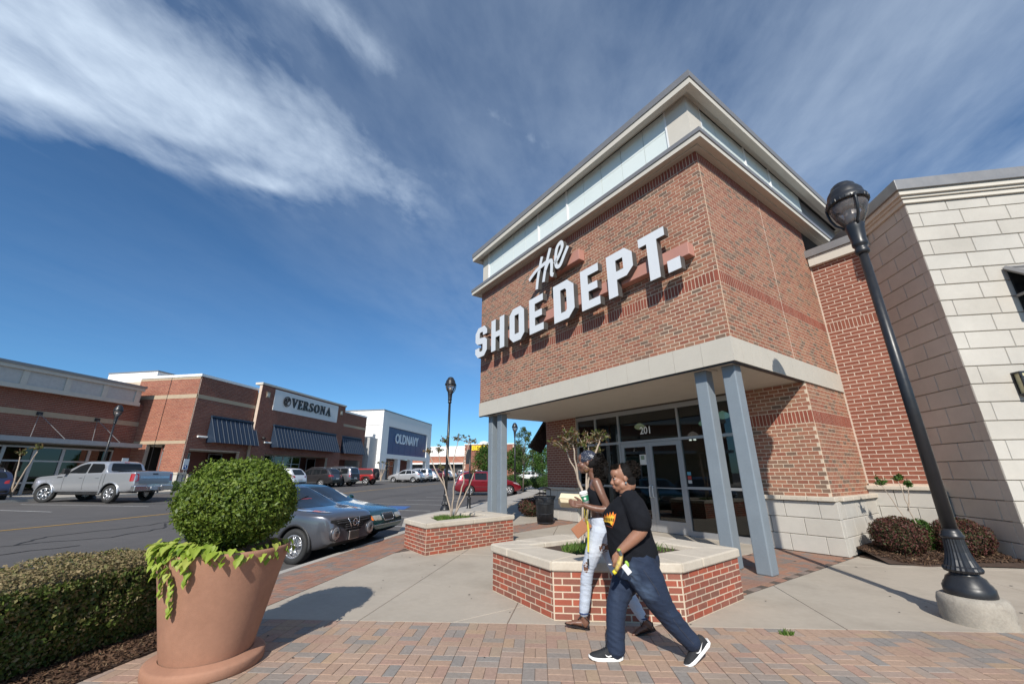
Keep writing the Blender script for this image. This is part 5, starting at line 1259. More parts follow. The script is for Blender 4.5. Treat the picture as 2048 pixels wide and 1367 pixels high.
def dress_suv(c, side, rear_z=(1.14, 1.56), lights='wide', plate=True, rails=True, front=False):
    sp = c.sp; w = sp['W']/2; L = sp['L']
    for p in side: c.both('window', p, GLASS_CAR)
    c.decal('rear_window', 'B', [(-w*.70, rear_z[0]), (w*.70, rear_z[0]), (w*.60, rear_z[1]), (-w*.60, rear_z[1])], GLASS_CAR, rr=.1)
    c.decal('windscreen', 'F', [(-w*.74, interp(sp['belt'], 1.4)+.10), (w*.74, interp(sp['belt'], 1.4)+.10), (w*.60, max(p[1] for p in sp['top'])-.12), (-w*.60, max(p[1] for p in sp['top'])-.12)], GLASS_CAR, rr=.08)
    if lights == 'wide':
        c.pair('tail_light', 'B', [(w*.58, .92), (w*.97, .94), (w*.94, 1.16), (w*.62, 1.06)], TAIL_R); c.both('tail_light', [(L-.42, 1.04), (L-.05, .96), (L-.12, 1.16), (L-.36, 1.13)], TAIL_R)
    else:
        c.pair('tail_light', 'B', [(w*.80, .88), (w*.97, .88), (w*.95, 1.28), (w*.80, 1.28)], TAIL_R); c.both('tail_light', [(L-.20, .9), (L-.04, .9), (L-.06, 1.28), (L-.18, 1.28)], TAIL_R)
    c.decal('bumper', 'B', [(-w*.95, sp['zb']+.06), (w*.95, sp['zb']+.06), (w*.95, sp['zb']+.30), (-w*.95, sp['zb']+.30)], PLASTIC, off=.02)
    if plate: c.decal('number_plate', 'B', [(-.26, .70), (.26, .70), (.26, .84), (-.26, .84)], PLATE, off=.012, rr=.01)
    c.pair('headlight', 'F', [(w*.50, .74), (w*.93, .78), (w*.92, .92), (w*.55, .86)], LAMP_C)
    c.decal('grille', 'F', [(-w*.42, .66), (w*.42, .66), (w*.42, .86), (-w*.42, .86)], PLASTIC)
    for d in (1.75, 2.66, 3.48): c.seam('door_seam', 'L', [(d, sp['zb']+.12), (d-.02, interp(sp['belt'], d)-.02)], PLASTIC); c.seam('door_seam', 'R', [(d, sp['zb']+.12), (d-.02, interp(sp['belt'], d)-.02)], PLASTIC)
    c.handles((2.42, 3.3), interp(sp['belt'], 2.5)-.16); c.mirrors(1.72, interp(sp['belt'], 1.7)+.03)
    c.both('sill', [(1.45, sp['zb']+.02), (L-1.5, sp['zb']+.02), (L-1.5, sp['zb']+.11), (1.45, sp['zb']+.11)], PLASTIC, off=.012, rr=.01)
    if rails: c.rails(2.35, 4.0, w*.60)
    c.wheels(5)
PI = math.pi
def gz(x, y): return ground_z(x, y)+.0
# silver pickup
TRUCK = dict(L=5.9, W=2.03, wb=3.68, fo=.95, r=.405, zb=.46, cat='pickup', tum=.24, nr=.6, nt=.14, tr=.3, tt=.04, sm=.03, arch=1.2, steer=.45,
    top=[(0, .7), (.02, 1.05), (.12, 1.16), (.5, 1.22), (1.45, 1.30), (1.62, 1.36), (2.42, 1.86), (2.7, 1.93), (3.9, 1.92), (4.05, 1.86), (4.17, 1.44), (4.2, 1.40), (5.86, 1.42), (5.88, 1.38), (5.9, .72)],
    belt=[(0, 1.24), (1.5, 1.30), (4.1, 1.36), (4.2, 1.43), (5.9, 1.45)], boxcut=[(4.30, 5.80, .78, .95, 1.7)], twin=False)
tk = Car('pickup_truck', 'silver crew cab pickup truck parked before the shaded brick building', None, (-26.0, 18.85, gz(-26, 18.8)), PI+R(2.5), TRUCK, paint('silver paint', (.47, .48, .50), .6, .3), 1.06)
t = tk
for p in ([(1.98, 1.36), (2.46, 1.70), (2.78, 1.80), (3.02, 1.81), (3.02, 1.35)], [(3.10, 1.36), (3.10, 1.81), (3.80, 1.79), (3.95, 1.60), (3.92, 1.38)]): t.both('window', p, GLASS_CAR)
t.decal('rear_window', 'B', [(-.78, 1.44), (.78, 1.44), (.70, 1.82), (-.70, 1.82)], GLASS_CAR, rr=.08); t.decal('windscreen', 'F', [(-.8, 1.42), (.8, 1.42), (.66, 1.82), (-.66, 1.82)], GLASS_CAR, rr=.08)
t.decal('stop_lamp', 'B', [(-.12, 1.845), (.12, 1.845), (.12, 1.89), (-.12, 1.89)], TAIL_R, rr=.01)
t.pair('tail_light', 'B', [(.80, .98), (.985, .98), (.985, 1.32), (.80, 1.32)], TAIL_R, rr=.03); t.both('tail_light', [(5.64, .98), (5.84, .98), (5.84, 1.32), (5.64, 1.32)], TAIL_R, rr=.03, off=.012)
t.decal('tailgate', 'B', [(-.77, .84), (.77, .84), (.77, 1.385), (-.77, 1.385)], M('tailgate silver', (.38, .39, .40), .35, .6, var=.05), off=.008, rr=.03)
t.decal('tailgate_trim', 'B', [(-.75, 1.10), (.75, 1.10), (.75, 1.20), (-.75, 1.20)], CHROME, off=.014, rr=.03); t.decal('tailgate_handle', 'B', [(-.14, 1.28), (.14, 1.28), (.14, 1.34), (-.14, 1.34)], PLASTIC, off=.014, rr=.01)
bp = MB(); bp.box(-3.22, -2.95, -.99, -.34, .52, .78); bp.box(-3.22, -2.95, .34, .99, .52, .78); bp.box(-3.18, -2.95, -.34, .34, .52, .74); bp.build('rear_bumper', CHROME, t.root, bev=.04)
MB().box(-3.21, -3.17, -.17, .17, .56, .72).build('number_plate', PLATE, t.root); MB().box(-3.25, -2.8, -.05, .05, .45, .52).build('tow_hitch', PLASTIC, t.root)
for x, r_ in ((1.84, .52), (-1.84, .52)):
    for sg in (-1, 1): MB().tube([(x+r_*math.cos(a), sg*1.0, .405+r_*math.sin(a)) for a in np.linspace(R(-4), R(184), 15)], .055, 6, flat=.6).build('arch_flare', t.mat, t.root, smooth=True)
for d in (1.9, 3.06, 4.02): t.seam('door_seam', 'L', [(d, .6), (d, 1.32)], PLASTIC)
t.seam('door_seam', 'L', [(4.2, .52), (4.2, 1.38)], PLASTIC, .016); t.handles((2.85, 3.78), 1.16)
for sg in (-1, 1): MB().box(-.06, .1, 0, .26*sg, 0, .26).build('mirror', PLASTIC, t.root, (t.X(1.98), .93*sg, 1.32), bev=.03)
t.both('vent_badge', [(1.5, 1.14), (1.8, 1.16), (1.8, 1.20), (1.5, 1.19)], PLASTIC, rr=.01)
for sg in (-1, 1): MB().tube([(t.X(1.7), sg*.9, .40), (t.X(4.0), sg*.9, .40)], .05, 6).build('running_board', PLASTIC, t.root)
t.pair('headlight', 'F', [(.68, .86), (.97, .86), (.97, 1.14), (.68, 1.14)], LAMP_C); t.decal('grille', 'F', [(-.64, .8), (.64, .8), (.64, 1.14), (-.64, 1.14)], CHROME)
t.wheels(6, 1.5)
# the row across the street
c = Car('white_suv', 'white suv partly hidden behind the round clipped shrub', GRP, (-26.2, 32.0, gz(-26, 32)), PI, SUV, paint('white pearl paint', (.72, .73, .74), .1, .3), 1.04); dress_suv(c, SUV_SIDE, rails=False)
c = Car('dark_suv', 'dark grey brown suv with silver roof rails between a white and a boxy suv', GRP, (-26.9, 38.3, gz(-26, 38)), PI, dict(SUV, L=5.1, wb=3.02, W=2.0, top=[(a*1.075, z*1.06) for a, z in SUV['top']], belt=[(a*1.075, z*1.06) for a, z in SUV['belt']]), paint('dark taupe paint', (.045, .042, .045), .5, .28)); dress_suv(c, [[(a*1.075, z*1.06) for a, z in p] for p in SUV_SIDE], (1.22, 1.66)); c.both('chrome_strip', [(1.5, .42), (3.5, .42), (3.5, .46), (1.5, .46)], CHROME, off=.02, rr=.01)
c = Car('boxy_suv', 'boxy grey suv with a dark tailgate beside the red off road car', GRP, (-26.2, 40.6, gz(-25, 41)), PI, BOXY, paint('mid grey paint', (.16, .165, .18), .6, .3), 1.04); dress_suv(c, BOXY_SIDE, (1.22, 1.70), 'tall'); c.decal('tailgate', 'B', [(-.8, .74), (.8, .74), (.78, 1.18), (-.78, 1.18)], PLASTIC, off=.006)
JEEP = dict(BOXY, L=3.9, W=1.7, wb=2.37, fo=.7, r=.38, tum=.10, cat='off road car', top=[(0, .75), (.03, 1.04), (1.25, 1.10), (1.35, 1.18), (1.55, 1.68), (1.7, 1.76), (3.6, 1.75), (3.8, 1.70), (3.87, 1.1), (3.9, .7)], belt=[(0, 1.08), (3.9, 1.09)], zb=.44)
c = Car('red_off_roader', 'red off road car with a black soft top and spare wheel', GRP, (-25.7, 45.0, gz(-25, 44)), PI, JEEP, paint('red paint', (.33, .022, .022), .2, .35), 1.03)
for p in ([(1.62, 1.10), (1.72, 1.70), (2.3, 1.72), (2.3, 1.10)], [(2.3, 1.10), (2.3, 1.73), (3.78, 1.71), (3.83, 1.10)]): c.both('soft_top', p, M('black soft top', (.025, .026, .03), .8), rr=.03)
c.decal('soft_top', 'B', [(-.74, 1.1), (.74, 1.1), (.7, 1.72), (-.7, 1.72)], MATS['black soft top'], rr=.03); c.decal('soft_top', 'T', [(1.95, -.55), (3.55, -.55), (3.55, .55), (1.95, .55)], MATS['black soft top'], rr=.03)
c.pair('tail_light', 'B', [(.62, .82), (.8, .82), (.8, .98), (.62, .98)], TAIL_R); c.decal('bumper', 'B', [(-.8, .5), (.8, .5), (.8, .66), (-.8, .66)], PLASTIC, off=.05)
w_ = MB(); w_.lathe([(.1, -.1), (.34, -.12), (.37, -.05), (.37, .05), (.34, .12), (0, .12)], 22); w_.v = [(z, x, y) for x, y, z in w_.v]; w_.build('spare_wheel', BLACK_R, c.root, (-2.06, 0, 1.0), smooth=True)
for x in (1.185, -1.185):
    for sg in (-1, 1): MB().tube([(x-.48, sg*.86, .55), (x-.40, sg*.86, .80), (x-.2, sg*.86, .86), (x+.2, sg*.86, .86), (x+.40, sg*.86, .80), (x+.48, sg*.86, .6)], .06, 6).build('fender_flare', PLASTIC, c.root)
c.wheels(5, 1.3)
MUR = dict(SUV, L=4.77, W=1.88, wb=2.82, fo=.95, top=[(0, .58), (.04, .74), (.3, .93), (1.0, 1.09), (1.25, 1.15), (2.15, 1.62), (2.6, 1.69), (3.4, 1.67), (4.1, 1.52), (4.55, 1.18), (4.72, .92), (4.77, .6)], belt=[(0, .95), (1.3, 1.03), (3.4, 1.12), (4.77, 1.22)])
c = Car('silver_crossover', 'silver crossover with curved roof, first in the row by the white shop', GRP, (-24.3, 54.6, gz(-24, 54)), PI, MUR, paint('bright silver paint', (.55, .56, .58), .55, .3)); dress_suv(c, [[(1.5, 1.10), (2.2, 1.50), (2.62, 1.55), (2.62, 1.12)], [(2.7, 1.12), (2.7, 1.555), (3.4, 1.53), (3.5, 1.16)], [(3.58, 1.17), (3.5, 1.52), (3.9, 1.44), (4.1, 1.26)]], (1.20, 1.50))
def clone(car, label, loc, mat, head=None, k=None):
    """a copy of a finished car with its own paint"""
    r = copy_tree(car.root); r.location = loc; r['label'] = label
    if head is not None: r.rotation_euler = (0, 0, head)
    if k: r.scale = (k, k, k)
    def swap(o):
        if o.type == 'MESH':
            for sl in o.material_slots:
                if sl.material == car.mat: sl.link = 'OBJECT'; sl.material = mat
        for ch in o.children: swap(ch)
    swap(r); return r
bx = Car('boxy_suv', 'boxy silver suv with roof rack behind the silver crossover', GRP, (-24.4, 57.8, gz(-24, 57)), PI, BOXY, paint('bright silver paint', (.55, .56, .58))); dress_suv(bx, BOXY_SIDE, (1.22, 1.70), 'tall')
clone(bx, 'dark red suv second beyond the silver boxy suv', (-24.2, 64.3, gz(-24, 64)), paint('maroon paint', (.12, .02, .03), .4), k=.98).name = 'maroon_suv'
clone(c, 'small white car squeezed before the dark red suv', (-24.2, 61.2, gz(-24, 61)), paint('white paint body', (.74, .74, .74), .05), k=.88).name = 'white_car'
clone(c, 'white car near the tree stems before the end shop', (-24.4, 70.3, gz(-24, 70)), paint('white paint body', (.74, .74, .74), .05), k=.95).name = 'white_car'
clone(c, 'beige car between the dark red suv and the far white car', (-24.2, 67.3, gz(-24, 67)), paint('tan paint', (.28, .23, .17), .5), k=.92).name = 'beige_car'
clone(bx, 'dark suv far off in the end shop car park', (-27.5, 92, gz(-24, 90)), paint('black paint', (.02, .02, .024), .3), head=R(100)).name = 'dark_suv'
clone(bx, 'white suv far off in the end shop car park', (-23.6, 93, gz(-24, 90)), paint('white paint body', (.74, .74, .74), .05), head=R(95)).name = 'white_suv'
clone(bx, 'white suv crossing beyond the clipped hedge under the awning', (-11.7, 84, ground_z(-11.7, 84)), paint('white paint body', (.74, .74, .74), .05), head=PI-.15).name = 'white_suv'
lb = clone(c, 'blue car entering at the left picture edge', (-31.0, 18.3, gz(-30, 18)), paint('blue paint', (.03, .045, .10), .5), head=PI*.5+R(70)); lb.name = 'blue_car'; lb.location = (-32.1, 17.4, .18)
# red minivan beyond the porch columns
VAN = dict(SUV, L=5.1, W=1.98, wb=3.02, fo=.98, cat='minivan', r=.35, zb=.24, tum=.27, top=[(0, .5), (.04, .68), (.25, .86), (.95, 1.06), (2.05, 1.60), (2.5, 1.72), (3.9, 1.74), (4.6, 1.66), (4.9, 1.15), (5.05, .9), (5.1, .55)], belt=[(0, .9), (1.2, 1.02), (5.1, 1.13)])
v_ = Car('minivan', 'dark red minivan parked beyond the grey porch columns', None, (-7.5, 32.2, gz(-7.5, 32)), R(21), VAN, paint('candy red paint', (.21, .012, .022), .4, .28))
for p in ([(1.75, 1.10), (2.3, 1.50), (2.62, 1.58), (2.62, 1.08)], [(2.72, 1.09), (2.72, 1.59), (3.62, 1.60), (3.62, 1.12)], [(3.72, 1.13), (3.72, 1.60), (4.4, 1.55), (4.62, 1.2)]): v_.both('window', p, GLASS_CAR, rr=.08)
v_.decal('windscreen', 'F', [(-.78, 1.1), (.78, 1.1), (.62, 1.6), (-.62, 1.6)], GLASS_CAR, rr=.08); v_.decal('rear_window', 'B', [(-.68, 1.15), (.68, 1.15), (.6, 1.58), (-.6, 1.58)], GLASS_CAR, rr=.08)
v_.both('headlight', [(.12, .70), (.62, .84), (.72, .92), (.35, .84)], LAMP_C, rr=.02); v_.pair('headlight', 'F', [(.5, .66), (.88, .72), (.8, .84), (.5, .76)], LAMP_C, rr=.02); v_.both('tail_light', [(4.78, .88), (5.0, .88), (4.95, 1.12), (4.80, 1.12)], TAIL_R)
for d in (2.66, 3.66): v_.seam('door_seam', 'R', [(d, .36), (d, 1.06)], PLASTIC)
v_.seam('side_moulding', 'R', [(1.5, .58), (3.9, .58)], PLASTIC, .02); v_.handles((2.5, 3.0), .98); v_.mirrors(1.85, 1.08); v_.wheels(5, 1.4)
# grey crossover in front
JUKE = dict(L=4.1, W=1.79, wb=2.53, fo=.80, r=.345, zb=.25, cat='car', tum=.34, nr=.62, nt=.24, arch=1.2, twin=True, sm=.06,
    top=[(0, .70), (.03, .84), (.10, .92), (.35, .985), (.75, 1.03), (1.02, 1.07), (1.2, 1.13), (1.95, 1.50), (2.3, 1.56), (3.0, 1.52), (3.7, 1.34), (3.95, 1.05), (4.08, .85), (4.1, .6)],
    belt=[(0, .92), (1.1, 1.0), (2.6, 1.05), (4.1, 1.2)])
GREYP = paint('gunmetal paint', (.125, .128, .145), .65, .3)
jk = Car('grey_crossover', 'gunmetal grey small crossover parked right behind the terracotta planter', None, (-5.42-.12, 8.37, gz(-6, 8)-.0), R(-6), JUKE, GREYP, .94)
jk.root.location = (-6.83, 8.76, -.17)
j = jk
j.decal('windscreen', 'F', [(-.72, 1.07), (.72, 1.07), (.56, 1.46), (-.56, 1.46)], GLASS_CAR, rr=.08)
for p in ([(1.45, 1.10), (2.0, 1.42), (2.4, 1.48), (2.4, 1.10)], [(2.5, 1.1), (2.5, 1.48), (3.1, 1.42), (3.3, 1.22)]): j.both('window', p, GLASS_CAR)
j.decal('dash_cloth', 'T', [(1.27, -.30), (1.36, -.30), (1.37, .12), (1.28, .12)], M('red dash cloth', (.22, .03, .04), .6, var=.6, vs=30), off=.007, rr=.05)
for k_, sg in (('R', -1), ('L', 1)):
    j.decal('upper_lamp', 'T', [(.26, sg*.44), (.36, sg*.66), (.80, sg*.815), (1.0, sg*.77), (.75, sg*.62)], LAMP_C, off=.008, rr=.02, step=.07)
    j.decal('indicator', 'T', [(.36, sg*.535), (.43, sg*.66), (.58, sg*.72), (.60, sg*.60)], LAMP_O, off=.012, rr=.01, step=.06)
    h = j.hit('F', sg*.60, .585)
    if h[0] is not None:
        n_ = (h[1]+Vector((.8, 0, 0))).normalized(); q = Matrix.Translation(h[0]+n_*.012) @ n_.to_track_quat('Z', 'Y').to_matrix().to_4x4()
        MB().lathe([(.150, -.05), (.150, .004), (.140, .010), (.128, .006)], 26, cap=False).xf(q).build('lamp_ring', M('dark lamp ring', (.06, .06, .068), .4, .4), j.root, smooth=True)
        MB().lathe([(.13, .0), (.125, .014), (.09, .026), (0, .030)], 24, cap=False).xf(q).build('round_headlight', M('smoky lamp lens', (.26, .265, .275), .08, .5, var=.25, vs=25, coat=1), j.root, smooth=True); MB().lathe([(.062, .026), (.05, .036), (0, .038)], 16, cap=False).xf(q).build('lamp_bulb', M('lamp dark core', (.05, .05, .055), .1, .4, coat=1), j.root, smooth=True)
j.decal('grille', 'F', [(-.44, .70), (.44, .70), (.72, .80), (.70, .84), (-.70, .84), (-.72, .80)], WELL, off=.008, rr=.02, step=.05); j.decal('lower_grille', 'F', [(-.58, .26), (.58, .26), (.66, .40), (-.66, .40)], PLASTIC, off=.012, rr=.04)
j.decal('grille', 'F', [(-.20, .58), (.20, .58), (.40, .70), (-.40, .70)], WELL, off=.010, rr=.02, step=.05)
for z in (.64, .685, .73, .775, .815): j.seam('grille_bar', 'F', [(-.55 if z > .75 else -.30, z), (.55 if z > .75 else .30, z)], M('grille bar', (.07, .07, .075), .35), .014, .012)
for sg in (-1, 1): j.seam('grille_v', 'F', [(sg*.20, .84), (sg*.11, .66)], CHROME, .026, .016)
h = j.hit('F', 0, .76); b = MB(); b.lathe([(.066, 0), (.078, .008), (.066, .016), (.056, .008), (.066, 0)], 24, cap=False); b.box(-.085, .085, -.016, .016, .002, .018)
n_ = (h[1]+Vector((1, 0, 0))).normalized(); b.xf(Matrix.Translation(h[0]+n_*.02) @ n_.to_track_quat('Z', 'Y').to_matrix().to_4x4() @ Matrix.Rotation(0, 4, 'Z')).build('ring_badge', CHROME, j.root, smooth=False)
h = j.hit('F', 0, .50); MB().box(-.01, .012, -.17, .17, -.09, .09).build('plate_frame', CHROME, j.root, h[0]+Vector((.02, 0, 0)), bev=.01); MB().box(.01, .018, -.15, .15, -.07, .07).build('number_plate', M('dark plate', (.05, .045, .04), .5, var=.5, vs=40), j.root, h[0]+Vector((.02, 0, 0)))
for x in (1.265, -1.265):
    for sg in (-1, 1): MB().tube([(x+.415*math.cos(a), sg*.872, .345+.415*math.sin(a)) for a in np.linspace(R(-12), R(192), 18)], .032, 6).build('arch_moulding', PLASTIC, j.root, smooth=True)
for d in (1.45, 2.45): j.seam('door_seam', 'R', [(d, .42), (d, 1.02)], PLASTIC)
j.seam('bonnet_seam', 'T', [(.30, -.52), (.7, -.62), (1.1, -.66)], PLASTIC, .008); j.seam('wiper', 'T', [(1.28, -.5), (1.45, .1)], PLASTIC, .02, .012)
j.decal('side_repeater', 'R', [(1.25, .80), (1.36, .81), (1.36, .86), (1.25, .85)], LAMP_C, rr=.02, step=.05)
j.both('sill', [(1.2, .27), (2.9, .27), (2.9, .38), (1.2, .38)], PLASTIC, off=.012, rr=.01); j.mirrors(1.5, 1.06); j.wheels(5, 1.)
# dark green saloon
SED = dict(L=4.95, W=1.85, wb=2.77, fo=1.02, r=.325, zb=.22, cat='car', tum=.42, nr=.9, nt=.22, tr=.8, tt=.14, sm=.07,
    top=[(0, .48), (.03, .66), (.12, .75), (.5, .82), (1.1, .90), (1.45, .95), (1.62, 1.0), (2.35, 1.36), (2.75, 1.41), (3.4, 1.38), (4.05, 1.04), (4.3, .98), (4.8, .95), (4.92, .8), (4.95, .5)],
    belt=[(0, .80), (1.4, .90), (3.2, .94), (4.95, .97)])
GREEN = paint('dark green paint', (.008, .058, .058), .45, .25)
s_ = Car('green_saloon', 'dark green saloon parked beyond the grey crossover', None, (-7.52, 10.75, -.17), R(-3), SED, GREEN)
s_.decal('windscreen', 'F', [(-.74, .98), (.74, .98), (.56, 1.33), (-.56, 1.33)], GLASS_CAR, rr=.08)
for p in ([(1.78, .99), (2.38, 1.29), (2.72, 1.34), (2.72, .98)], [(2.8, .98), (2.8, 1.34), (3.3, 1.31), (3.72, 1.05), (3.7, 1.0)]): s_.both('window', p, GLASS_CAR)
s_.seam('window_trim', 'R', [(1.70, .96), (2.36, 1.325), (2.75, 1.375), (3.35, 1.34)], CHROME, .02, .006)
s_.decal('grille', 'F', [(-.22, .55), (.22, .55), (.27, .62), (.24, .71), (-.24, .71), (-.27, .62)], PLASTIC, off=.012, rr=.06, step=.06); s_.seam('grille_ring', 'F', [(-.22, .55), (.22, .55), (.27, .62), (.24, .71), (-.24, .71), (-.27, .62), (-.22, .55)], CHROME, .024, .014)
for y in np.linspace(-.2, .2, 9): s_.seam('grille_bar', 'F', [(y, .56), (y, .70)], CHROME, .008, .016)
s_.pair('headlight', 'F', [(.34, .57), (.66, .58), (.68, .69), (.34, .68)], M('cloudy lamp lens', (.42, .40, .34), .25, .1, var=.3, vs=20, coat=.6), off=.008, rr=.03, step=.06); s_.pair('indicator', 'F', [(.675, .585), (.75, .59), (.74, .69), (.685, .69)], LAMP_O, off=.008, rr=.02, step=.05)
s_.seam('bumper_strip', 'F', [(-.86, .47), (-.5, .47), (0, .47), (.5, .47), (.86, .47)], CHROME, .022, .012); s_.seam('bumper_strip', 'R', [(.05, .47), (.5, .47), (.85, .47)], CHROME, .022, .012)
s_.decal('air_dam', 'F', [(-.6, .24), (.6, .24), (.6, .32), (-.6, .32)], PLASTIC, off=.01)
s_.seam('bonnet_seam', 'T', [(.22, -.55), (.8, -.66), (1.4, -.70)], PLASTIC, .008)
for d in (1.62, 2.76): s_.seam('door_seam', 'R', [(d, .35), (d, .92)], PLASTIC)
s_.mirrors(1.82, .97); s_.handles((2.55,), .84); s_.wheels(7, .8)
# ---------------------------------------------------------------- plants
BOX_L = MT('boxwood leaf', [(0, (.055, .095, .010)), (.35, (.098, .155, .016)), (.7, (.145, .205, .024)), (.93, (.21, .27, .045)), (1, (.085, .13, .015))], rough=.5, bump=0, var=.1, spec=.4, trans=.25)
HEDGE_L = MT('hedge leaf', [(0, (.045, .072, .014)), (.35, (.08, .115, .02)), (.6, (.12, .16, .03)), (.78, (.20, .165, .065)), (1, (.29, .22, .11))], rough=.55, bump=0, var=.1, trans=.2)
DRY_L = MT('dry clipped leaf', [(0, (.23, .175, .085)), (.4, (.31, .235, .125)), (.7, (.20, .17, .07)), (.85, (.10, .125, .035)), (1, (.36, .28, .16))], rough=.7, bump=0, var=.1, trans=.2)
LIME_L = MT('lime vine leaf', [(0, (.15, .25, .025)), (.3, (.27, .37, .04)), (.75, (.36, .45, .07)), (1, (.42, .44, .10))], rough=.5, bump=0, var=.12, vs=30, trans=.35)
RED_L = MT('barberry leaf', [(0, (.075, .022, .02)), (.35, (.115, .036, .03)), (.6, (.05, .035, .018)), (.8, (.04, .062, .016)), (1, (.15, .058, .045))], rough=.6, bump=0, var=.1, trans=.15)
GREEN_L = MT('green shrub leaf', [(0, (.035, .085, .014)), (1, (.075, .15, .025))], rough=.55, bump=0, var=.1, trans=.25)
MYR_L = MT('crape myrtle new leaf', [(0, (.06, .09, .02)), (.4, (.12, .13, .035)), (.6, (.16, .075, .035)), (.8, (.19, .14, .06)), (1, (.13, .06, .03))], rough=.55, bump=0, var=.15, trans=.3)
TREE_L = MT('street tree leaf', [(0, (.035, .085, .014)), (.5, (.06, .125, .02)), (1, (.10, .17, .035))], rough=.6, bump=0, var=.1, trans=.3)
GRASS_L = MT('grass blade', [(0, (.05, .12, .015)), (.6, (.10, .19, .03)), (1, (.17, .20, .06))], rough=.6, bump=0, var=.1, trans=.3)
BARK = M('pale myrtle bark', (.36, .29, .225), .8, var=.25, vs=9, bump=.4, bs=50)
BARK_D = M('grey tree bark', (.15, .125, .10), .9, var=.3, vs=5, bump=.6, bs=30)
PINK_L = MT('pink flower', [(0, (.45, .10, .18)), (1, (.5, .2, .3))], bump=0)
NR = np.random.default_rng(5)
def leaves(name, P, N, size, mat, parent, jit=.9, aspect=.55, kind=None, sv=.35, fold=.18):
    """one leaf-shaped face per point, roughly facing along N with a random tilt"""
    P = np.asarray(P, float); N = np.asarray(N, float); n = len(P)
    d = N+NR.normal(0, jit, (n, 3)); d /= np.linalg.norm(d, axis=1)[:, None]+1e-9
    t = np.cross(d, NR.normal(0, 1, (n, 3))); t /= np.linalg.norm(t, axis=1)[:, None]+1e-9; b = np.cross(d, t)
    s = (size*(1+NR.normal(0, sv, n)).clip(.4, 2))[:, None]; h = s*aspect
    V = np.stack([P-t*s*.5, P+b*h*.5+d*h*fold, P+t*s*.5, P-b*h*.5+d*h*fold], 1).reshape(-1, 3)
    me = bpy.data.meshes.new(name); me.vertices.add(4*n); me.vertices.foreach_set('co', V.ravel())
    me.loops.add(4*n); me.loops.foreach_set('vertex_index', np.arange(4*n)); me.polygons.add(n); me.polygons.foreach_set('loop_start', np.arange(n)*4)
    me.materials.append(mat); me.attributes.new('tint', 'FLOAT', 'FACE').data.foreach_set('value', NR.random(n)); me.update(calc_edges=True)
    o = child(name, me, parent); o['kind'] = kind or 'stuff'; return o
def shell_pts(n, c, r, depth=.12, lump=.06, zmin=-1.):
    """points in the outer shell of a lumpy ellipsoid, with outward normals"""
    d = NR.normal(0, 1, (int(n*1.6), 3)); d /= np.linalg.norm(d, axis=1)[:, None]; d = d[d[:, 2] > zmin][:n]
    k = np.array([1+lump*mnoise.noise(Vector(q*3.1))+lump*.6*mnoise.noise(Vector(q*8)) for q in d])*(1-depth*NR.random(len(d))**1.6)
    return np.array(c)+d*np.array(r)*k[:, None], d
def clump(root, name, c, r, n, size, mat, core=(.02, .04, .008), **kw):
    P, N = shell_pts(n, c, r, kw.pop('depth', .15), kw.pop('lump', .06), kw.pop('zmin', -1.))
    leaves(name, P, N, size, mat, root, **kw)
# terracotta pot with a clipped shrub and a trailing lime vine
PX, PY = -3.21, 3.5
pot = thing('terracotta_planter', 'large round terracotta planter holding a clipped shrub', 'planter', (PX, PY, 0))
MB().lathe([(0, .012), (.415, 0), (.423, .008), (.425, .065), (.418, .078), (.40, .084), (.33, .10)], 48, cap=False).build('foot', TERRA, pot, smooth=True)
prof = [(.32, .085), (.333, .13), (.352, .22), (.378, .34), (.408, .48), (.438, .62), (.466, .74), (.49, .83), (.5, .865), (.5, .885), (.488, .895), (.466, .885), (.455, .84), (.44, .78), (0, .78)]
pb = MB().lathe(prof, 64, cap=False).build('bowl', TERRA, pot, smooth=True)
MB().lathe([(0, .80), (.25, .80), (.44, .79)], 24, cap=False).build('soil', SOIL, pot)
shrub = thing('clipped_shrub', 'dense green shrub clipped to a ball in the terracotta planter', 'shrub', (PX+.02, PY, .8))
MB().tube([(0, 0, -.02), (.02, 0, .25)], .035, 8).build('stem', BARK_D, shrub)
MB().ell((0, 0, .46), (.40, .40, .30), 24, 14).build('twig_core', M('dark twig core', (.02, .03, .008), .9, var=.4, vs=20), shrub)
clump(shrub, 'foliage', (0, 0, .46), (.475, .475, .375), 34000, .027, BOX_L, depth=.20, lump=.085, jit=.75, aspect=.62)
P, N = shell_pts(2600, (0, 0, .46), (.50, .50, .40), .03, .12); leaves('sprig', P, N*0+np.array([0, 0, .3]), .022, BOX_L, shrub, jit=1.)
vine = thing('trailing_vine', 'lime green vine leaves spilling over the rim of the planter', 'plant', (PX, PY, .86))
def leaf_mesh(mat):
    pr = [(0, 0), (.30, -.12), (.46, .12), (.40, .42), (.18, .78), (0, 1.02), (-.18, .78), (-.40, .42), (-.46, .12), (-.30, -.12)]
    b = MB(); vs = [(0, .45, .0)]+[(x, y, .16*abs(x)+.12*math.sin(y*3)-.16*y*y) for x, y in pr]
    b.add(vs, [(0, 1+i, 1+(i+1) % 10) for i in range(10)]); return b.mesh('leaf', mat, True)
LEAF = leaf_mesh(LIME_L)
def put_leaf(p, out, s):
    z = Vector(out).normalized(); y = Vector((out[0], out[1], -abs(rnd.uniform(.1, .9)))); y = (y-z*y.dot(z)); y.normalize(); x = y.cross(z)
    m = Matrix((x, y, z)).transposed().to_euler(); o = child('leaf', LEAF, vine, p, m, (s, s, s)); return o
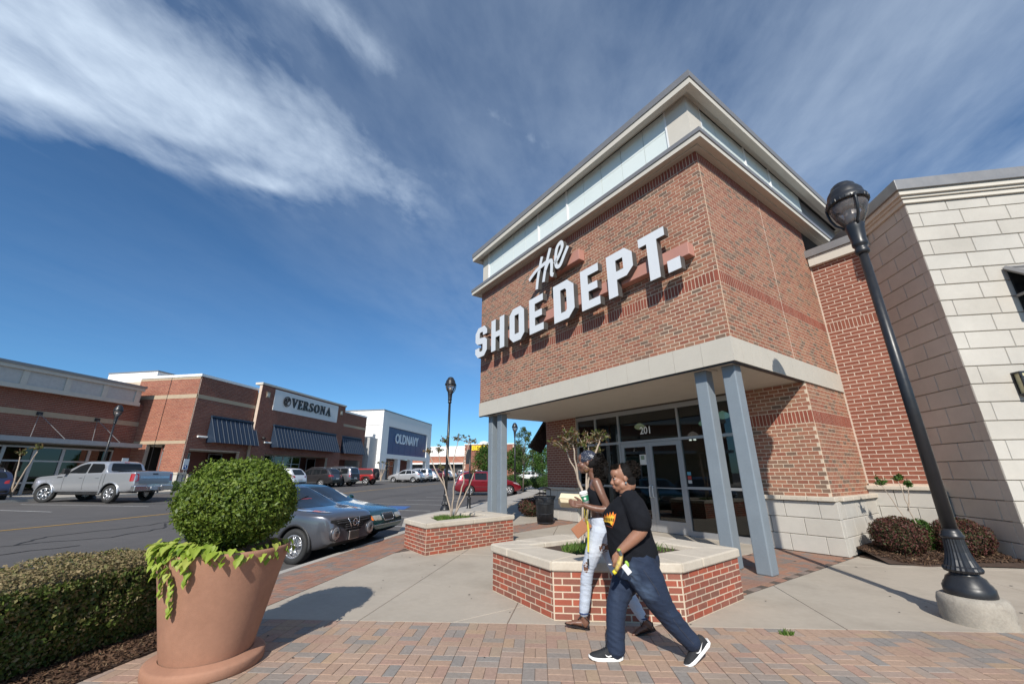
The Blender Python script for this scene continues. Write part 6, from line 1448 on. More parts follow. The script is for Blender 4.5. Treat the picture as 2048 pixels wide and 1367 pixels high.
for i in range(300):
    a = rnd.choice([rnd.gauss(R(250), .38), rnd.gauss(R(245), .5), rnd.gauss(R(268), .5), rnd.uniform(0, 6.28), rnd.gauss(R(350), .5), rnd.gauss(R(275), .4)]); left = math.cos(a-R(250)) > .6
    r = rnd.uniform(.36, .53); z = rnd.uniform(-.03, .07)+(.04 if left else 0)
    nrm = Vector((math.cos(a)*.7+rnd.gauss(0, .45), math.sin(a)*.7+rnd.gauss(0, .45), rnd.uniform(.35, 1.1)))
    put_leaf((r*math.cos(a), r*math.sin(a), z), nrm, rnd.uniform(.04, .085)*(1.15 if left else .9))
for a0, ln, n in ((R(258), .44, 22), (R(246), .30, 15), (R(272), .20, 10), (R(238), .16, 8)):
    pts = []
    for j in range(12):
        t = j/11; a = a0+.10*math.sin(t*4)+.28*t; z = .03-ln*t; rr = interp([(q[1]-.86, q[0]) for q in prof[:9]], z)+.015; pts.append((rr*math.cos(a), rr*math.sin(a), z))
    MB().tube(pts, .0035, 5).build('vine_stem', M('vine stem', (.16, .20, .05), .6), vine, smooth=True)
    for j in range(n):
        t = (j+rnd.random())/n; k = min(10, int(t*11)); p = Vector(pts[k]); a = math.atan2(p.y, p.x)+rnd.gauss(0, .12)
        put_leaf(p+Vector((math.cos(a), math.sin(a), 0))*rnd.uniform(.005, .03), (math.cos(a)+rnd.gauss(0, .3), math.sin(a)+rnd.gauss(0, .3), rnd.uniform(.0, .7)), rnd.uniform(.045, .075)*(1-.35*t))
# mulch bed and clipped hedge at the left
bed = tag(thing('planting_bed', 'brown bark mulch bed under the clipped hedge', None), kind='structure')
MB().prism([(-5.6, -2), (-3.9, -2), (-3.9, 3.9), (-4.1, 4.15), (-5.6, 4.5)], -.05, .012).build('mulch_base', SOIL, bed)
def mulch(root, n, inside, x0, x1, y0, y1, zf, size=.035):
    P = []
    while len(P) < n:
        x, y = rnd.uniform(x0, x1), rnd.uniform(y0, y1)
        if inside(x, y): P.append((x, y, zf(x, y)+rnd.uniform(.002, .018)))
    leaves('mulch', P, [(0, 0, 1)]*n, size, MULCH, root, jit=.45, aspect=.32, sv=.45)
mulch(bed, 9000, lambda x, y: True, -4.75, -3.9, 2.2, 4.1, lambda x, y: .012)
hedge = thing('clipped_hedge', 'long box clipped hedge with a dry brown top beside the planter', 'hedge', (-4.95, 3.0, 0))
hx0, hx1, hy0, hy1, hz = -.55, .62, -2.2, 1.32, .70
def round_pts(n, face):
    u, v = NR.random(n), NR.random(n)
    if face == 'front': P = np.stack([np.full(n, hx1), hy0+(hy1-hy0)*u, .03+(hz-.05)*v], 1); N = np.tile([1., -.15, .1], (n, 1))
    elif face == 'top': P = np.stack([hx0+(hx1-hx0)*u, hy0+(hy1-hy0)*v, np.full(n, hz)], 1); N = np.tile([0, 0, 1.], (n, 1))
    elif face == 'end': P = np.stack([hx0+(hx1-hx0)*u, np.full(n, hy1), .03+(hz-.05)*v], 1); N = np.tile([0, 1., 0], (n, 1))
    else: P = np.stack([np.full(n, hx0), hy0+(hy1-hy0)*u, .03+(hz-.05)*v], 1); N = np.tile([-1., 0, 0], (n, 1))
    e = np.array([.05*mnoise.noise(Vector(p)*2.4)+.03*mnoise.noise(Vector(p)*7)+.012*mnoise.noise(Vector(p)*20) for p in P]); P = P+N*(e-.07*NR.random(n)**1.6)[:, None]
    # rounded long edge at the front
    k = np.maximum(0, P[:, 2]-(hz-.10))/.10; q = np.maximum(0, P[:, 0]-(hx1-.10))/.10; m = np.minimum(k, q); P[:, 0] -= .045*m; P[:, 2] -= .045*m
    P[:, 0] += np.where(P[:, 2] < .2, -(.2-P[:, 2])*.35, 0)*(P[:, 0] > .3)
    return P, N
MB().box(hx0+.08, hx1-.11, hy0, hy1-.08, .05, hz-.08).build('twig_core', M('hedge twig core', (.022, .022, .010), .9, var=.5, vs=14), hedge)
P, N = round_pts(26000, 'front'); leaves('foliage', P, N, .028, HEDGE_L, hedge, jit=.7, aspect=.6)
P, N = round_pts(26000, 'top'); leaves('dry_top', P, N, .026, DRY_L, hedge, jit=.6, aspect=.55)
for f in ('end', 'back'): P, N = round_pts(7000, f); leaves('foliage', P, N, .03, HEDGE_L, hedge, jit=.7, aspect=.6)
# bed with red shrubs in the corner of the two shops
bed2 = tag(thing('planting_bed', 'bark mulch bed with red shrubs between the shop walls', None), kind='structure')
poly = [(4.93, 9.28), (5.05, 8.95), (5.2, 8.68), (5.5, 8.55), (5.9, 8.62), (6.3, 8.72), (6.8, 8.78), (7.3, 8.78), (7.3, 11), (6.6, 11), (5.35, 9.65)]
b = MB(); b.prism(poly, -.05, .02); b.build('mulch_base', SOIL, bed2)
mz = lambda x, y: .02+.14*max(0, min(1, (y-8.55)/.9))
q = MB(); g_ = [(5.0+i*.15, 8.6+j*.15) for i in range(16) for j in range(14)]
q.add([(x, y, mz(x, y)-.01) for x, y in g_], [(i*14+j, (i+1)*14+j, (i+1)*14+j+1, i*14+j+1) for i in range(15) for j in range(13)]); q.build('mulch_mound', SOIL, bed2)
def inpoly(x, y):
    c = False
    for i in range(len(poly)):
        (x1, y1), (x2, y2) = poly[i], poly[i-1]
        if (y1 > y) != (y2 > y) and x < (x2-x1)*(y-y1)/(y2-y1)+x1: c = not c
    return c
mulch(bed2, 7000, inpoly, 4.9, 7.3, 8.5, 10.2, mz, .045)
def bush(label, loc, r, n, mat, size, grp=None, name='red_shrub', cat='shrub'):
    t = thing(name, label, cat, loc, 0, grp); MB().tube([(0, 0, -.05), (0, 0, r[2])], .02, 6).build('stem', BARK_D, t)
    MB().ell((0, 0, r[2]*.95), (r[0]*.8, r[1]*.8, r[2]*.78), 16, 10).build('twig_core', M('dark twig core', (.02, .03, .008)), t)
    clump(t, 'foliage', (0, 0, r[2]), r, n, size, mat, depth=.3, lump=.13, jit=.8)
    return t
bush('rounded dark red shrub left of the green one in the mulch bed', (5.62, 9.22, .03), (.42, .40, .34), 11000, RED_L, .032, 'red shrubs in the corner bed')
bush('rounded dark red shrub behind the lamp post in the mulch bed', (6.62, 9.25, .03), (.46, .38, .33), 11000, RED_L, .032, 'red shrubs in the corner bed')
bush('small green shrub between the two red shrubs', (6.15, 9.45, .05), (.22, .22, .3), 3000, GREEN_L, .035, name='green_shrub')
# slim multi stemmed trees, pruned hard with tufts of new leaves
def myrtle(label, loc, stems, tufts, name='crape_myrtle', r=.024, nl=130, mat=MYR_L, ls=.05, spread=.13):
    t = thing(name, label, 'tree', loc, 0, 'pruned multi stemmed trees')
    for st in stems:
        k = len(st); P = []
        for i in range(k-1):
            for j in range(4): a, b_ = Vector(st[i]), Vector(st[i+1]); P.append(a.lerp(b_, j/4)+Vector((rnd.gauss(0, .008), rnd.gauss(0, .008), 0)))
        P.append(Vector(st[-1])); MB().tube(P, [r*(.85-.50*i/len(P)) for i in range(len(P))], 7).build('stem', BARK, t, smooth=True)
    PP, NN = [], []
    tw = MB()
    for (x, y, z, s) in tufts:
        for i in range(9):
            d = Vector((rnd.gauss(0, 1), rnd.gauss(0, 1), abs(rnd.gauss(.5, .8)))).normalized()*s*rnd.uniform(.6, 1.35); tw.tube([(x, y, z-.03), (x+d.x*.5, y+d.y*.5, z+d.z*.5), (x+d.x, y+d.y, z+d.z)], [.007, .005, .003], 4)
            for j in range(nl//9): q = rnd.uniform(.25, 1.05); PP.append((x+d.x*q+rnd.gauss(0, .018), y+d.y*q+rnd.gauss(0, .018), z+d.z*q+rnd.gauss(0, .018))); NN.append((d.x, d.y, d.z+.3))
    tag(tw.build('twig', BARK, t), kind='stuff'); leaves('foliage', PP, NN, ls, mat, t, jit=1., aspect=.5); return t
B1 = (-.10, 6.35, .50)
myrtle('pale multi stemmed tree with bronze leaf tufts in the planter behind the women', B1,
    [[(0, 0, 0), (.02, .02, .35), (.05, .03, .72), (-.04, .05, 1.0), (-.16, .05, 1.33)], [(.05, .03, .70), (-.02, .02, 1.0), (-.06, 0, 1.42)], [(.05, 0, 0), (.10, .05, .6), (.12, .08, 1.1), (.10, .1, 1.38)], [(.08, .02, 0), (.2, .0, .7), (.20, .0, 1.15), (.17, .0, 1.40)], [(.20, 0, 1.12), (.30, .02, 1.35), (.37, .02, 1.52)], [(.04, .04, .5), (.15, .12, .9), (.26, .12, 1.25)]],
    [(-.18, .05, 1.36, .20), (-.07, 0, 1.44, .19), (.10, .1, 1.42, .17), (.18, .0, 1.45, .19), (.37, .02, 1.54, .13), (.27, .1, 1.3, .13), (-.12, -.08, 1.5, .17)], nl=150)
myrtle('pale multi stemmed tree with sparse tufts in the planter by the parked cars', (-3.05, 9.55, .5),
    [[(0, 0, 0), (-.08, 0, .3), (-.24, .0, .75), (-.30, 0, 1.1), (-.42, 0, 1.5)], [(-.05, .05, 0), (-.02, .05, .45), (.0, .05, .9), (-.05, .05, 1.3), (.05, .05, 1.75)], [(.05, 0, 0), (.12, 0, .4), (.24, 0, .8), (.21, 0, 1.2), (.34, 0, 1.7)], [(-.24, 0, .75), (-.5, .0, 1.15), (-.66, 0, 1.5)], [(0, .05, .9), (-.18, .05, 1.35), (-.25, .05, 1.72)], [(.06, .0, .1), (.3, .05, .6), (.46, .05, 1.0)]],
    [(-.42, 0, 1.52, .14), (.05, .05, 1.78, .16), (.34, 0, 1.72, .16), (-.66, 0, 1.5, .10), (-.25, .05, 1.74, .14), (-.3, 0, 1.1, .12), (.46, .05, 1.02, .07)], nl=90)
myrtle('thin young tree with two green tufts beside the red shrubs', (6.05, 9.3, .1), [[(0, 0, 0), (-.05, -.02, .5), (-.10, -.02, .9), (-.14, -.02, 1.25)], [(0, .02, 0), (-.14, 0, .45), (-.28, 0, .8), (-.42, 0, 1.15)], [(-.1, 0, .7), (.0, .0, 1.0), (.03, 0, 1.15)]], [(-.13, -.02, 1.27, .10), (-.42, 0, 1.18, .12), (.03, 0, 1.16, .06)], nl=200, mat=GREEN_L, ls=.045, r=.014)
# grass tufts in the planters and a weed between the pavers
def tuft(label, loc, n, rx, ry, h, name='grass_tuft'):
    t = tag(MB().build(name, GRASS_L), label, kind='stuff'); b = MB()
    for i in range(n):
        a, q = rnd.uniform(0, 6.28), rnd.random()**.5; x, y = rx*q*math.cos(a), ry*q*math.sin(a); hh = h*rnd.uniform(.4, 1.15); dx, dy = rnd.gauss(0, .35)*hh, rnd.gauss(0, .35)*hh; w = .006
        b.ti = rnd.random(); ang = rnd.uniform(0, 3.14); wx, wy = w*math.cos(ang), w*math.sin(ang)
        b.add([(x-wx, y-wy, 0), (x+wx, y+wy, 0), (x+dx*.5+wx*.7, y+dy*.5+wy*.7, hh*.65), (x+dx*.5-wx*.7, y+dy*.5-wy*.7, hh*.65), (x+dx, y+dy, hh)], [(0, 1, 2, 3), (3, 2, 4)])
    t.data = b.mesh(name, GRASS_L); t.location = loc; return t
tuft('green grass in the six sided planter', (.05, 6.0, .50), 900, .42, .26, .12); tuft('grass in the right end of the six sided planter', (.85, 6.2, .50), 70, .25, .12, .11)
tuft('green grass in the planter by the parked cars', (-3.05, 9.5, .51), 1100, .42, .36, .10)
tuft('small weed between two pavers', (1.85, 4.98, 0), 60, .07, .05, .045, 'weed')
# trees, hedges and lawn towards the end of the street
lawn = MB().add([(-16, 50, .12), (3, 44, .04), (3, 98, .3), (-22, 98, .35)], [(0, 1, 2, 3)]).build('lawn', M('mown lawn', (.06, .105, .022), .9, var=.25, vs=.8)); tag(lawn, 'green lawn around the far trees', kind='structure')
walk = MB().add([(-4.6, 36, .012), (2.5, 31, .012), (2.5, 50, .13), (-9.5, 52, .15)], [(0, 1, 2, 3)]).build('path', CONC_LT); tag(walk, 'pale concrete path by the far lawn', kind='structure')
rb = MB().add([(-21.5, 72, .38), (3, 66, .33), (3, 72, .36), (-21.5, 79, .40)], [(0, 1, 2, 3)]).build('road', ASPHALT); tag(rb, 'grey cross road beyond the far trees', kind='structure')
def tree(label, loc, h, r, n, trunk_h, size, lean=0., name='street_tree', airy=0., tr=.11, mat=TREE_L):
    t = thing(name, label, 'tree', loc, 0, 'trees at the street end'); limbs = MB()
    MB().tube([(0, 0, -.1), (lean*.3, 0, trunk_h*.6), (lean*.5, 0, trunk_h*1.25), (lean, 0, h*.75)], [tr, tr*.8, tr*.6, tr*.2], 8).build('trunk', BARK_D, t, smooth=True)
    P, N = [], []
    k = 16
    for i in range(k):
        a = i*2.4; zz = trunk_h+(h-trunk_h)*((i+.5)/k)**.9; f = math.sin(PI*min(1, (zz-trunk_h*.85)/(h-trunk_h*.85))**.8); rr = r*(.35+.65*f)*rnd.uniform(.55, 1.0)*.72
        c = Vector((lean+rr*math.cos(a), rr*math.sin(a), zz)); limbs.tube([(lean*.5, 0, max(trunk_h*.9, zz-r*.9)), tuple(c*.6+Vector((lean*.4, 0, zz*.38))), tuple(c)], [tr*.35, tr*.2, tr*.08], 5)
        cr = r*rnd.uniform(.30, .48)*(1-.3*airy)
        p, nn = shell_pts(n//k, c, (cr, cr, cr*.8), .75, .3); P.append(p); N.append(nn)
    tag(limbs.build('limb', BARK_D, t, smooth=True), kind='stuff'); leaves('crown', np.concatenate(P), np.concatenate(N), size, mat, t, jit=1., aspect=.6); return t
tree('round green tree before the yellow lettering, left of the grey columns', (-15.7, 66, .3), 5.2, 2.7, 6000, 1.6, .20)
tree('round green tree just right of the grey columns', (-10.2, 63, .3), 4.7, 2.4, 5200, 1.5, .20)
tree('loose young tree with a slim trunk under the awning', (-5.55, 37.5, .06), 5.4, 1.35, 2600, 2.1, .12, lean=.25, airy=1., tr=.07, mat=MT('young tree leaf', [(0, (.06, .10, .03)), (1, (.13, .17, .06))], bump=0, trans=.3))
tree('bushy green tree behind the slim young tree', (-5.8, 58, .2), 4.8, 2.5, 5600, 1.6, .18)
tree('green tree close to the brick pier edge', (-3.0, 47, .1), 4.3, 1.5, 3600, 1.4, .15)
tree('small dark tree between the lawn and the far suv', (-8.2, 75, .3), 4.0, 1.6, 2600, 1.3, .2)
tree('green tree far behind the parked row', (-19.5, 88, .4), 3.4, 1.8, 2200, .8, .25)
for lab, loc, r, n, mt, sz in (('clipped green hedge shrub in front of the minivan nose', (-6.6, 40.5, .05), (1.5, .8, .55), 4200, GREEN_L, .09), ('green shrub beside the slim young tree', (-4.6, 42, .05), (1.1, .8, .6), 3000, GREEN_L, .09), ('small dark green shrub against the pier edge', (-2.9, 33, .03), (.55, .5, .8), 2600, GREEN_L, .08), ('round green shrub on the far lawn', (-9.5, 56, .2), (1.2, .9, .6), 2200, GREEN_L, .11)):
    bush(lab, loc, r, n, mt, sz, 'shrubs by the far lawn', 'green_shrub')
bush('pink flowering shrub by the path', (-5.6, 48, .1), (.5, .4, .4), 900, PINK_L, .08, name='pink_shrub')
bush('low dark shrub in the mulch beside the litter bin', (-2.05, 15.9, 0), (.5, .55, .32), 3500, RED_L, .05, name='dark_shrub')
bush('small green plant against the sunlit end wall', (-30.2, 26.9, .3), (.35, .3, .4), 900, GREEN_L, .07, name='green_plant')
myrtle('bare stemmed tree by the white shop side', (-29.0, 56.6, .45), [[(0, 0, 0), (-.2, 0, 1.2), (-.5, -.1, 2.4)], [(0, 0, 0), (.1, -.1, 1.3), (.2, -.3, 2.5)], [(0, 0, .4), (.5, -.2, 1.6), (.8, -.4, 2.3)]], [(-.5, -.1, 2.5, .35), (.2, -.3, 2.6, .3), (.8, -.4, 2.4, .3)], r=.09, nl=60, ls=.16)
myrtle('small tree with green tuft before the brick pier across the street', (-29.6, 33.6, .35), [[(0, 0, 0), (.1, 0, 1.0), (.3, -.1, 1.9)], [(0, 0, 0), (-.2, 0, 1.0), (-.5, -.1, 1.8)]], [(.3, -.1, 2.0, .45), (-.5, -.1, 1.9, .4)], r=.06, nl=120, ls=.14, mat=GREEN_L)
myrtle('bare leaning tree at the left picture edge', (-33.2, 19.6, .3), [[(0, 0, 0), (.15, .1, 1.2), (.45, .25, 2.6)], [(0, 0, .3), (-.2, 0, 1.4), (-.35, 0, 2.3)]], [(.45, .25, 2.7, .4), (-.35, 0, 2.4, .35)], r=.06, nl=80, ls=.15)
# ---------------------------------------------------------------- two women walking past
SKIN1 = M('warm brown skin', (.29, .142, .088), .5, var=.06, vs=12, ss=.12)
SKIN2 = M('deep brown skin', (.16, .077, .050), .42, var=.08, vs=12, ss=.1)
HAIR = M('black hair', (.008, .007, .007), .8, spec=.2, var=.3, vs=30, bump=.8, bs=70)
CURL = MT('dark curl', [(0, (.007, .006, .005)), (.8, (.013, .010, .008)), (1, (.024, .015, .011))], rough=.8, spec=.15, bump=0, var=.1)
TEE = M('black cotton tee', (.008, .0088, .012), .95, spec=.2, var=.25, vs=10, bump=.5, bs=26)
LIP = M('lips', (.27, .095, .075), .4, var=.05)
EYE = M('eye', (.5, .48, .45), .2, var=0)
def denim(name, lo, hi, patch=None):
    m = bpy.data.materials.new(name); m.use_nodes = True; t = NT(m.node_tree); b = m.node_tree.nodes['Principled BSDF']; b.inputs['Roughness'].default_value = .85
    g = t.n('ShaderNodeNewGeometry').outputs['Position']
    f = t.math('ADD', t.math('MULTIPLY', t.noise(g, 5, 5, .6), .6), t.math('MULTIPLY', t.noise(g, 220, 2), .4)); c = t.mix(t.mapr(f, .33, .67, 0, 1), lo, hi)
    for (x, y, z, r, col, amt) in patch or ():
        vd = t.n('ShaderNodeVectorMath', operation='DISTANCE'); t.l(g, vd.inputs[0]); vd.inputs[1].default_value = (x, y, z)
        c = t.mix(t.mapr(t.math('ADD', vd.outputs['Value'], t.math('MULTIPLY', t.noise(g, 14, 4), r*.5)), r*.35, r*1.25, amt, 0), c, col)
    t.l(c, b.inputs['Base Color'])
    bp = t.n('ShaderNodeBump'); bp.inputs['Strength'].default_value = .55; bp.inputs['Distance'].default_value = .012
    w = t.n('ShaderNodeMapping'); w.inputs['Scale'].default_value = (9, 9, 26); t.l(g, w.inputs[0]); t.l(t.noise(w.outputs[0], 1, 3, .5, .6), bp.inputs['Height']); t.l(bp.outputs[0], b.inputs['Normal']); MATS[name] = m; return m
JEAN1 = denim('dark blue denim', (.0065, .014, .036), (.013, .026, .057), [(*(0.3144, 4.020, 0.6617), .13, (.10, .15, .235), .85), (*(0.4455, 4.000, 0.5521), .10, (.085, .13, .21), .7), (*(0.1823, 4.050, 0.4923), .10, (.075, .115, .19), .7)])
JEAN2 = denim('pale washed denim', (.36, .41, .50), (.50, .55, .63), [(*(0.0488, 4.700, 0.7687), .16, (.60, .63, .68), .6)])
def fuse(name, mb, mat, parent, vox=.007, it=4, fac=.5, fold=0., fs=(10, 10, 26)):
    """merge overlapping tubes and shells into one continuous skin"""
    o = mb.build(name, mat, None); m = o.modifiers.new('r', 'REMESH'); m.mode = 'VOXEL'; m.voxel_size = vox
    s_ = o.modifiers.new('s', 'SMOOTH'); s_.iterations = it; s_.factor = fac
    me = evaluated(o); me.polygons.foreach_set('use_smooth', [True]*len(me.polygons)); drop(o)
    if fold:
        for v in me.vertices:
            p = v.co; q = Vector((p.x*fs[0]+p.z*4, p.y*fs[1], p.z*fs[2]+p.x*6)); v.co = p+v.normal*fold*((1-abs(mnoise.noise(q))*2.2)*.7+mnoise.noise(q*.45)*.6)
    return child(name, me, parent)
def loft(mb, rings, n=20, hd=0.):
    """horizontal elliptical rings: (x, y, z, depth, width, tilt)"""
    vs = []; c, s_ = math.cos(hd), math.sin(hd)
    for q in rings:
        x, y, z, rx, ry = q[:5]; tl = q[5] if len(q) > 5 else 0
        for j in range(n):
            a = 2*PI*j/n; dx, dy = rx*math.cos(a), ry*math.sin(a); vs.append((x+dx*c-dy*s_, y+dx*s_+dy*c, z+tl*dx))
    k = len(rings); fs = [(i*n+j, i*n+(j+1) % n, (i+1)*n+(j+1) % n, (i+1)*n+j) for i in range(k-1) for j in range(n)]+[tuple(range(n-1, -1, -1)), tuple(range((k-1)*n, k*n))]
    mb.add(vs, fs)
def limb(mb, pts, rad, n=14):
    P = []; Q = []
    for i in range(len(pts)-1):
        p0, p1, p2, p3 = [Vector(pts[max(0, min(len(pts)-1, i+j))]) for j in (-1, 0, 1, 2)]
        for t in (0, .25, .5, .75): P.append(.5*((2*p1)+(p2-p0)*t+(2*p0-5*p1+4*p2-p3)*t*t+(3*p1-p0-3*p2+p3)*t**3)); Q.append(rad[i]+(rad[i+1]-rad[i])*t)
    P.append(Vector(pts[-1])); Q.append(rad[-1]); mb.tube(P, Q, n); mb.ell(P[0], (Q[0],)*3, 12, 8); mb.ell(P[-1], (Q[-1],)*3, 12, 8)
def head(mb, M_, k=1.0):
    """head shape, face towards local +x"""
    h = MB(); E = h.ell
    E((-.018, 0, .034), (.100, .076, .092), 24, 16); E((.028, 0, -.030), (.066, .060, .086), 20, 14); E((.030, 0, -.082), (.058, .050, .036), 18, 12); E((.066, 0, -.100), (.022, .024, .018))
    E((.052, 0, .050), (.050, .058, .05)); E((.078, 0, .024), (.018, .046, .010)); h.tube([(.086, 0, .014), (.098, 0, -.012), (.112, 0, -.034)], [.009, .012, .015], 8); E((.108, 0, -.036), (.014, .013, .011))
    for g in (-1, 1): E((.098, g*.014, -.040), (.012, .010, .009)); E((.058, g*.038, -.030), (.034, .026, .030)); E((-.012, g*.071, -.012), (.017, .010, .027)); E((.010, g*.050, -.068), (.040, .018, .034)); E((.076, g*.031, .008), (.012, .017, .008))
    E((.092, 0, -.064), (.016, .024, .008)); E((.088, 0, -.077), (.016, .022, .009)); E((-.05, 0, -.07), (.06, .052, .06))
    h.xf(M_ @ Matrix.Scale(k, 4)); mb.add(h.v, h.f)
def face_bits(parent, M_, k, lip, brow):
    S_ = M_ @ Matrix.Scale(k, 4)
    for g in (-1, 1):
        MB().ell((.077, g*.031, .002), (.0105, .015, .0085), 12, 8).xf(S_).build('eye', EYE, parent, smooth=True); MB().ell((.0865, g*.031, .001), (.003, .007, .007), 10, 6).xf(S_).build('iris', INK, parent, smooth=True)
        MB().tube([(.082, g*.012, .024), (.083, g*.032, .030), (.070, g*.052, .024)], .0045, 6).xf(S_).build('eyebrow', HAIR, parent)
        MB().tube([(.086, g*.018, .008), (.088, g*.031, .0115), (.078, g*.047, .006)], .0028, 5).xf(S_).build('eyelash', HAIR, parent)
    MB().ell((.099, 0, -.064), (.011, .021, .006), 14, 8).xf(S_).build('lips', lip, parent, smooth=True); MB().ell((.094, 0, -.076), (.012, .019, .007), 14, 8).xf(S_).build('lips', lip, parent, smooth=True)
def hand(mb, wrist, d, across, palm, curl=.9, k=1., spread=.012, thumb=1.):
    """palm and five bent fingers; d = pointing direction, across = towards the thumb, palm = the way the palm faces"""
    w, d, a, p = Vector(wrist), Vector(d).normalized(), Vector(across).normalized(), Vector(palm).normalized()
    mb.tube([w-d*.01, w+d*.03*k, w+d*.085*k], [(.022*k, .017*k)]*3, 10); 
    for i in range(4): mb.tube([w+d*.02*k+a*(.018-.012*i)*k, w+d*.09*k+a*(.030-.02*i)*k], [.013*k, .0125*k], 8)
    for i, ln in enumerate((.070, .080, .074, .058)):
        b0 = w+d*.088*k+a*(.030-.02*i)*k; q = [b0]; ang = 0
        for f, c in ((.45, curl*.45), (.32, curl), (.25, curl*.8)): ang += c; q.append(q[-1]+(d*math.cos(ang)+p*math.sin(ang))*ln*f*k)
        mb.tube(q, [.0105*k, .0095*k, .0085*k, .0070*k], 8); mb.ell(q[-1], (.007*k,)*3, 8, 6)
    q = [w+d*.02*k+a*.022*k, w+d*.05*k+a*(.045*thumb)*k+p*.012*k, w+d*.085*k+a*.050*k*thumb+p*.030*k, w+d*.105*k+a*.043*k*thumb+p*.045*k]
    mb.tube(q, [.014*k, .012*k, .0105*k, .008*k], 8); mb.ell(q[-1], (.008*k,)*3, 8, 6)
def curls(name, parent, M_, c, r, n, size, jit=1., zmin=-1., depth=.55, lump=.2):
    P, N = shell_pts(n, c, r, depth, lump, zmin); P = np.array([M_ @ Vector(p) for p in P]); return leaves(name, P, N, size, CURL, parent, jit=jit, aspect=.35, fold=.3)
def sneaker(parent, ankle, toe_dir, pitch, side):
    """running shoe: white curved sole, dark knit upper, laces and the white side mark"""
    f = Vector(toe_dir).normalized(); ang = math.atan2(f.y, f.x)
    T = Matrix.Translation(ankle) @ Matrix.Rotation(ang, 4, 'Z') @ Matrix.Rotation(pitch, 4, 'Y')
    up = MB(); n = 16; st = [(-.075, .030, .030, .058), (-.06, .038, .034, .082), (-.02, .040, .036, .088), (.03, .041, .038, .078), (.08, .046, .044, .056), (.125, .046, .046, .042), (.165, .038, .040, .033), (.188, .018, .02, .022)]
    vs = []
    for x, w1, w2, h in st:
        for j in range(n):
            a = PI*j/(n-1); vs.append((x, -w2*math.cos(a), -.078+h*math.sin(a)**.8*1.05))
    k = len(st); up.add(vs, [(i*n+j, i*n+j+1, (i+1)*n+j+1, (i+1)*n+j) for i in range(k-1) for j in range(n-1)]+[tuple(range(n)), tuple(range(k*n-1, (k-1)*n-1, -1)), *[((i)*n+n-1, i*n, (i+1)*n, (i+1)*n+n-1) for i in range(k-1)]])
    o = up.xf(T).build('shoe', M('black knit shoe', (.014, .015, .018), .8, var=.3, vs=60), parent, smooth=True)
    ol = [(-.09, -.022), (-.096, 0), (-.09, .022), (-.06, .037), (0, .041), (.07, .047), (.13, .050), (.175, .040), (.197, .016), (.199, -.004), (.18, -.034), (.14, -.049), (.07, -.047), (0, -.041), (-.06, -.037)]
    so = MB(); m = len(ol); zt = lambda x: -.070+.014*max(0, -x/.09)**2+.012*max(0, (x-.12)/.08)**2; zb = lambda x: -.098+.018*max(0, (x-.11)/.09)**2+.010*max(0, (-x-.05)/.045)**2
    so.add([(x*.985, y*.94, zb(x)) for x, y in ol]+[(x, y, (zt(x)+zb(x))/2) for x, y in ol]+[(x*.99, y*.97, zt(x)) for x, y in ol], [(i+m*q, (i+1) % m+m*q, (i+1) % m+m*(q+1), i+m*(q+1)) for q in (0, 1) for i in range(m)]+[tuple(range(m-1, -1, -1)), tuple(range(2*m, 3*m))])
    so.xf(T).build('sole', WHITE_P, o, smooth=False, bev=.004)
    sw = [(-.030, -.028), (-.018, -.043), (.0, -.049), (.02, -.045), (.075, -.012), (.02, -.034), (-.002, -.039), (-.014, -.036)]
    for g in ([side] if side else [-1, 1]):
        MB().add([(.035-x*.95, g*(.0405+.002), -.078+ (y+.052)*1.05+.010) for x, y in sw], [tuple(range(8)) if g > 0 else tuple(range(7, -1, -1))]).xf(T).build('side_mark', WHITE_P, o)
    for i in range(4): MB().tube([(.045+i*.018, -.022, -.008-i*.0095), (.05+i*.018, 0, .002-i*.0095), (.045+i*.018, .022, -.008-i*.0095)], .003, 5).xf(T).build('lace', INK, o)
    MB().tube([(.04, -.02, .0), (.03, -.045, .012), (.045, -.03, -.005)], .0028, 5).xf(T).build('lace', INK, o)
